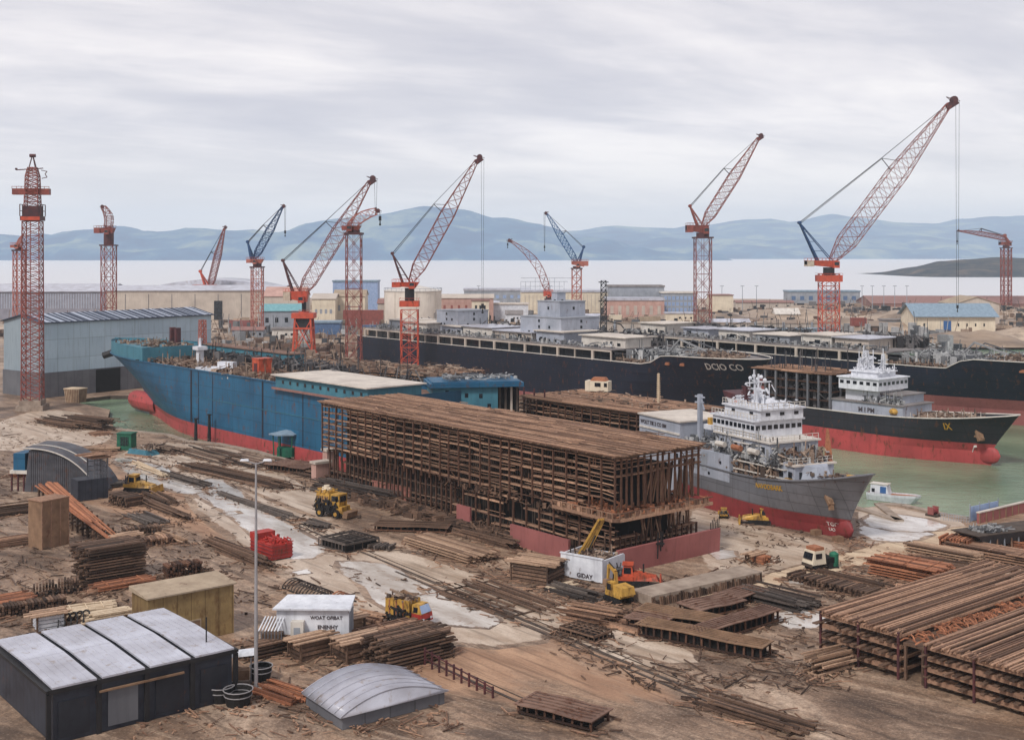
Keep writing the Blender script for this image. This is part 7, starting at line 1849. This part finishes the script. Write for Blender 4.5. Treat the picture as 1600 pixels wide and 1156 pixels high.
pile('planks', 'timber_stack', 'small striped board stack under the shed eave', 218, 1092, 4.4, 2.4, 1.6, H_, 'timber')
pile('rails', 'timber_stack', 'orange edged hexagonal frames lying by the lamp foot', 440, 1085, 8, 4, 1.0, .2, 'timber_orange')
pile('plates', 'deck_section', 'low dark plate rack close to the frame bottom beside tracks', 880, 1120, 9, 4, 1.2, .3, 'deck_rust')
pile('rails', 'timber_stack', 'dark rails at the very bottom near the mud road', 1180, 1118, 14, 5, .8, .1, 'timber_dark')
for b, mt, lb in zip(LOOSE, ('timber_dark', 'timber_rack'), ('dark offcuts lying around the feet of the stacks', 'tan offcuts lying around the feet of the stacks')):
    tag(b.build('timber_debris', mt), lb, 'debris', kind='stuff')
# ------------------------------------------------------------ scattered debris
def inpoly(px, py, P):
    c = False
    for i in range(len(P)):
        (x0, y0), (x1, y1) = P[i-1], P[i]
        if (y0 > py) != (y1 > py) and px < (x1-x0)*(py-y0)/(y1-y0)+x0: c = not c
    return c
KEEP = list(PUD)+[[(1015, 938), (1180, 905), (1350, 858), (1500, 820), (1560, 822), (1330, 885), (1040, 948)], [(560, 842), (760, 905), (1000, 985), (1120, 1040), (1060, 1045), (800, 955), (540, 868)], [(600, 950), (800, 985), (1100, 1120), (700, 1120), (640, 1040)]]
def debris(name, label, n, px0, px1, py0, py1, mat, size=(.5, 3), seed=0, ang=.35, hole=True):
    r = random.Random(seed); b = MB(); k = 0
    while k < n:
        px, py = r.uniform(px0, px1), r.uniform(py0, py1)
        if mnoise.noise(Vector((px/45, py/22, seed))) < r.uniform(-.35, .45): k += .3; continue
        if r.random() > .06 and any(inpoly(px, py, P) for P in KEEP): k += .2; continue
        x, y = G(px, py)
        l = r.uniform(*size)*(.75 if r.random() < .85 else 2.2); a = UA+r.gauss(0, ang)+(H_ if r.random() < .3 else 0)
        w_ = r.uniform(.05, .2); z = w_/2
        b.bar((x-l/2*math.cos(a), y-l/2*math.sin(a), z+r.uniform(0, .2)), (x+l/2*math.cos(a), y+l/2*math.sin(a), z+r.uniform(0, .3)), w_, w_*.6)
        if r.random() < .2: b.cbox(x+r.uniform(-1, 1), y+r.uniform(-1, 1), 0, r.uniform(.1, .45), r.uniform(.1, .5), r.uniform(.05, .3), a)
        k += 1
    tag(b.build(name, mat), label, 'debris', kind='stuff')
debris('timber_debris', 'loose timber offcuts strewn over the west yard', 1500, -60, 330, 715, 1000, 'timber_dark', seed=1)
debris('timber_debris', 'loose timber and steel scraps strewn over the central yard', 800, 250, 780, 700, 960, 'timber_dark', (.4, 2.4), seed=2)
debris('timber_debris', 'offcuts littering the mud before the big scaffold', 900, 640, 1000, 790, 960, 'timber_rack', (.4, 2.6), seed=3)
debris('timber_debris', 'offcuts littering the ground around the deck sections', 1500, 850, 1330, 900, 1080, 'timber_dark', (.4, 2.6), seed=4)
debris('timber_debris', 'scraps between the timber stacks near the racks', 1200, 1290, 1640, 840, 930, 'timber_rack', (.4, 2.8), seed=5)
debris('timber_debris', 'wreckage strewn along the small basin and blue hull', 1500, 0, 520, 655, 760, 'mixed_scrap', (.4, 2.6), seed=6)
debris('timber_debris', 'odd scraps on the berth floor', 260, 1110, 1360, 800, 905, 'timber_dark', (.3, 1.5), seed=7)
debris('timber_debris', 'scraps on the apron at the frame bottom', 900, 200, 720, 1000, 1150, 'timber_rack', (.3, 1.8), seed=8)
def far_clutter(label, n, px0, px1, D0, D1, mat, h, seed, size=(1, 5)):
    r = random.Random(seed); b = MB()
    for i in range(n):
        D = r.uniform(D0, D1); px = r.uniform(px0, px1); x = (px-800)*D/F
        if mnoise.noise(Vector((x/60, D/60, seed))) < r.uniform(-.4, .3): continue
        l = r.uniform(*size); b.cbox(x, D, 0, l, r.uniform(1, 4), r.uniform(.4, h)*r.random(), r.uniform(-.3, .3))
        if r.random() < .2: b.bar((x, D, 0), (x+r.uniform(-3, 3), D, r.uniform(1, h*1.8)), .3)
    tag(b.build('yard_clutter', mat), label, 'clutter', kind='stuff')
far_clutter('grey heaps of yard clutter behind the navy ships', 1710, 640, 1500, 575, 760, 'grey_scrap', 9, 3)
far_clutter('brown and orange yard clutter on the far flats', 2850, 0, 1620, 660, 1080, 'mixed_scrap', 6, 4, (1, 6))
far_clutter('dark heaps by the waterline beyond the ships', 1330, 600, 1620, 800, 1150, 'dark_scrap', 6, 5, (1, 7))
far_clutter('rust brown heaps between blue shed and orange crane', 1330, 300, 640, 480, 700, 'mixed_scrap', 5, 6)
far_clutter('small sheds clutter between hall and crane legs', 494, 340, 700, 640, 800, 'grey_scrap', 8, 7)
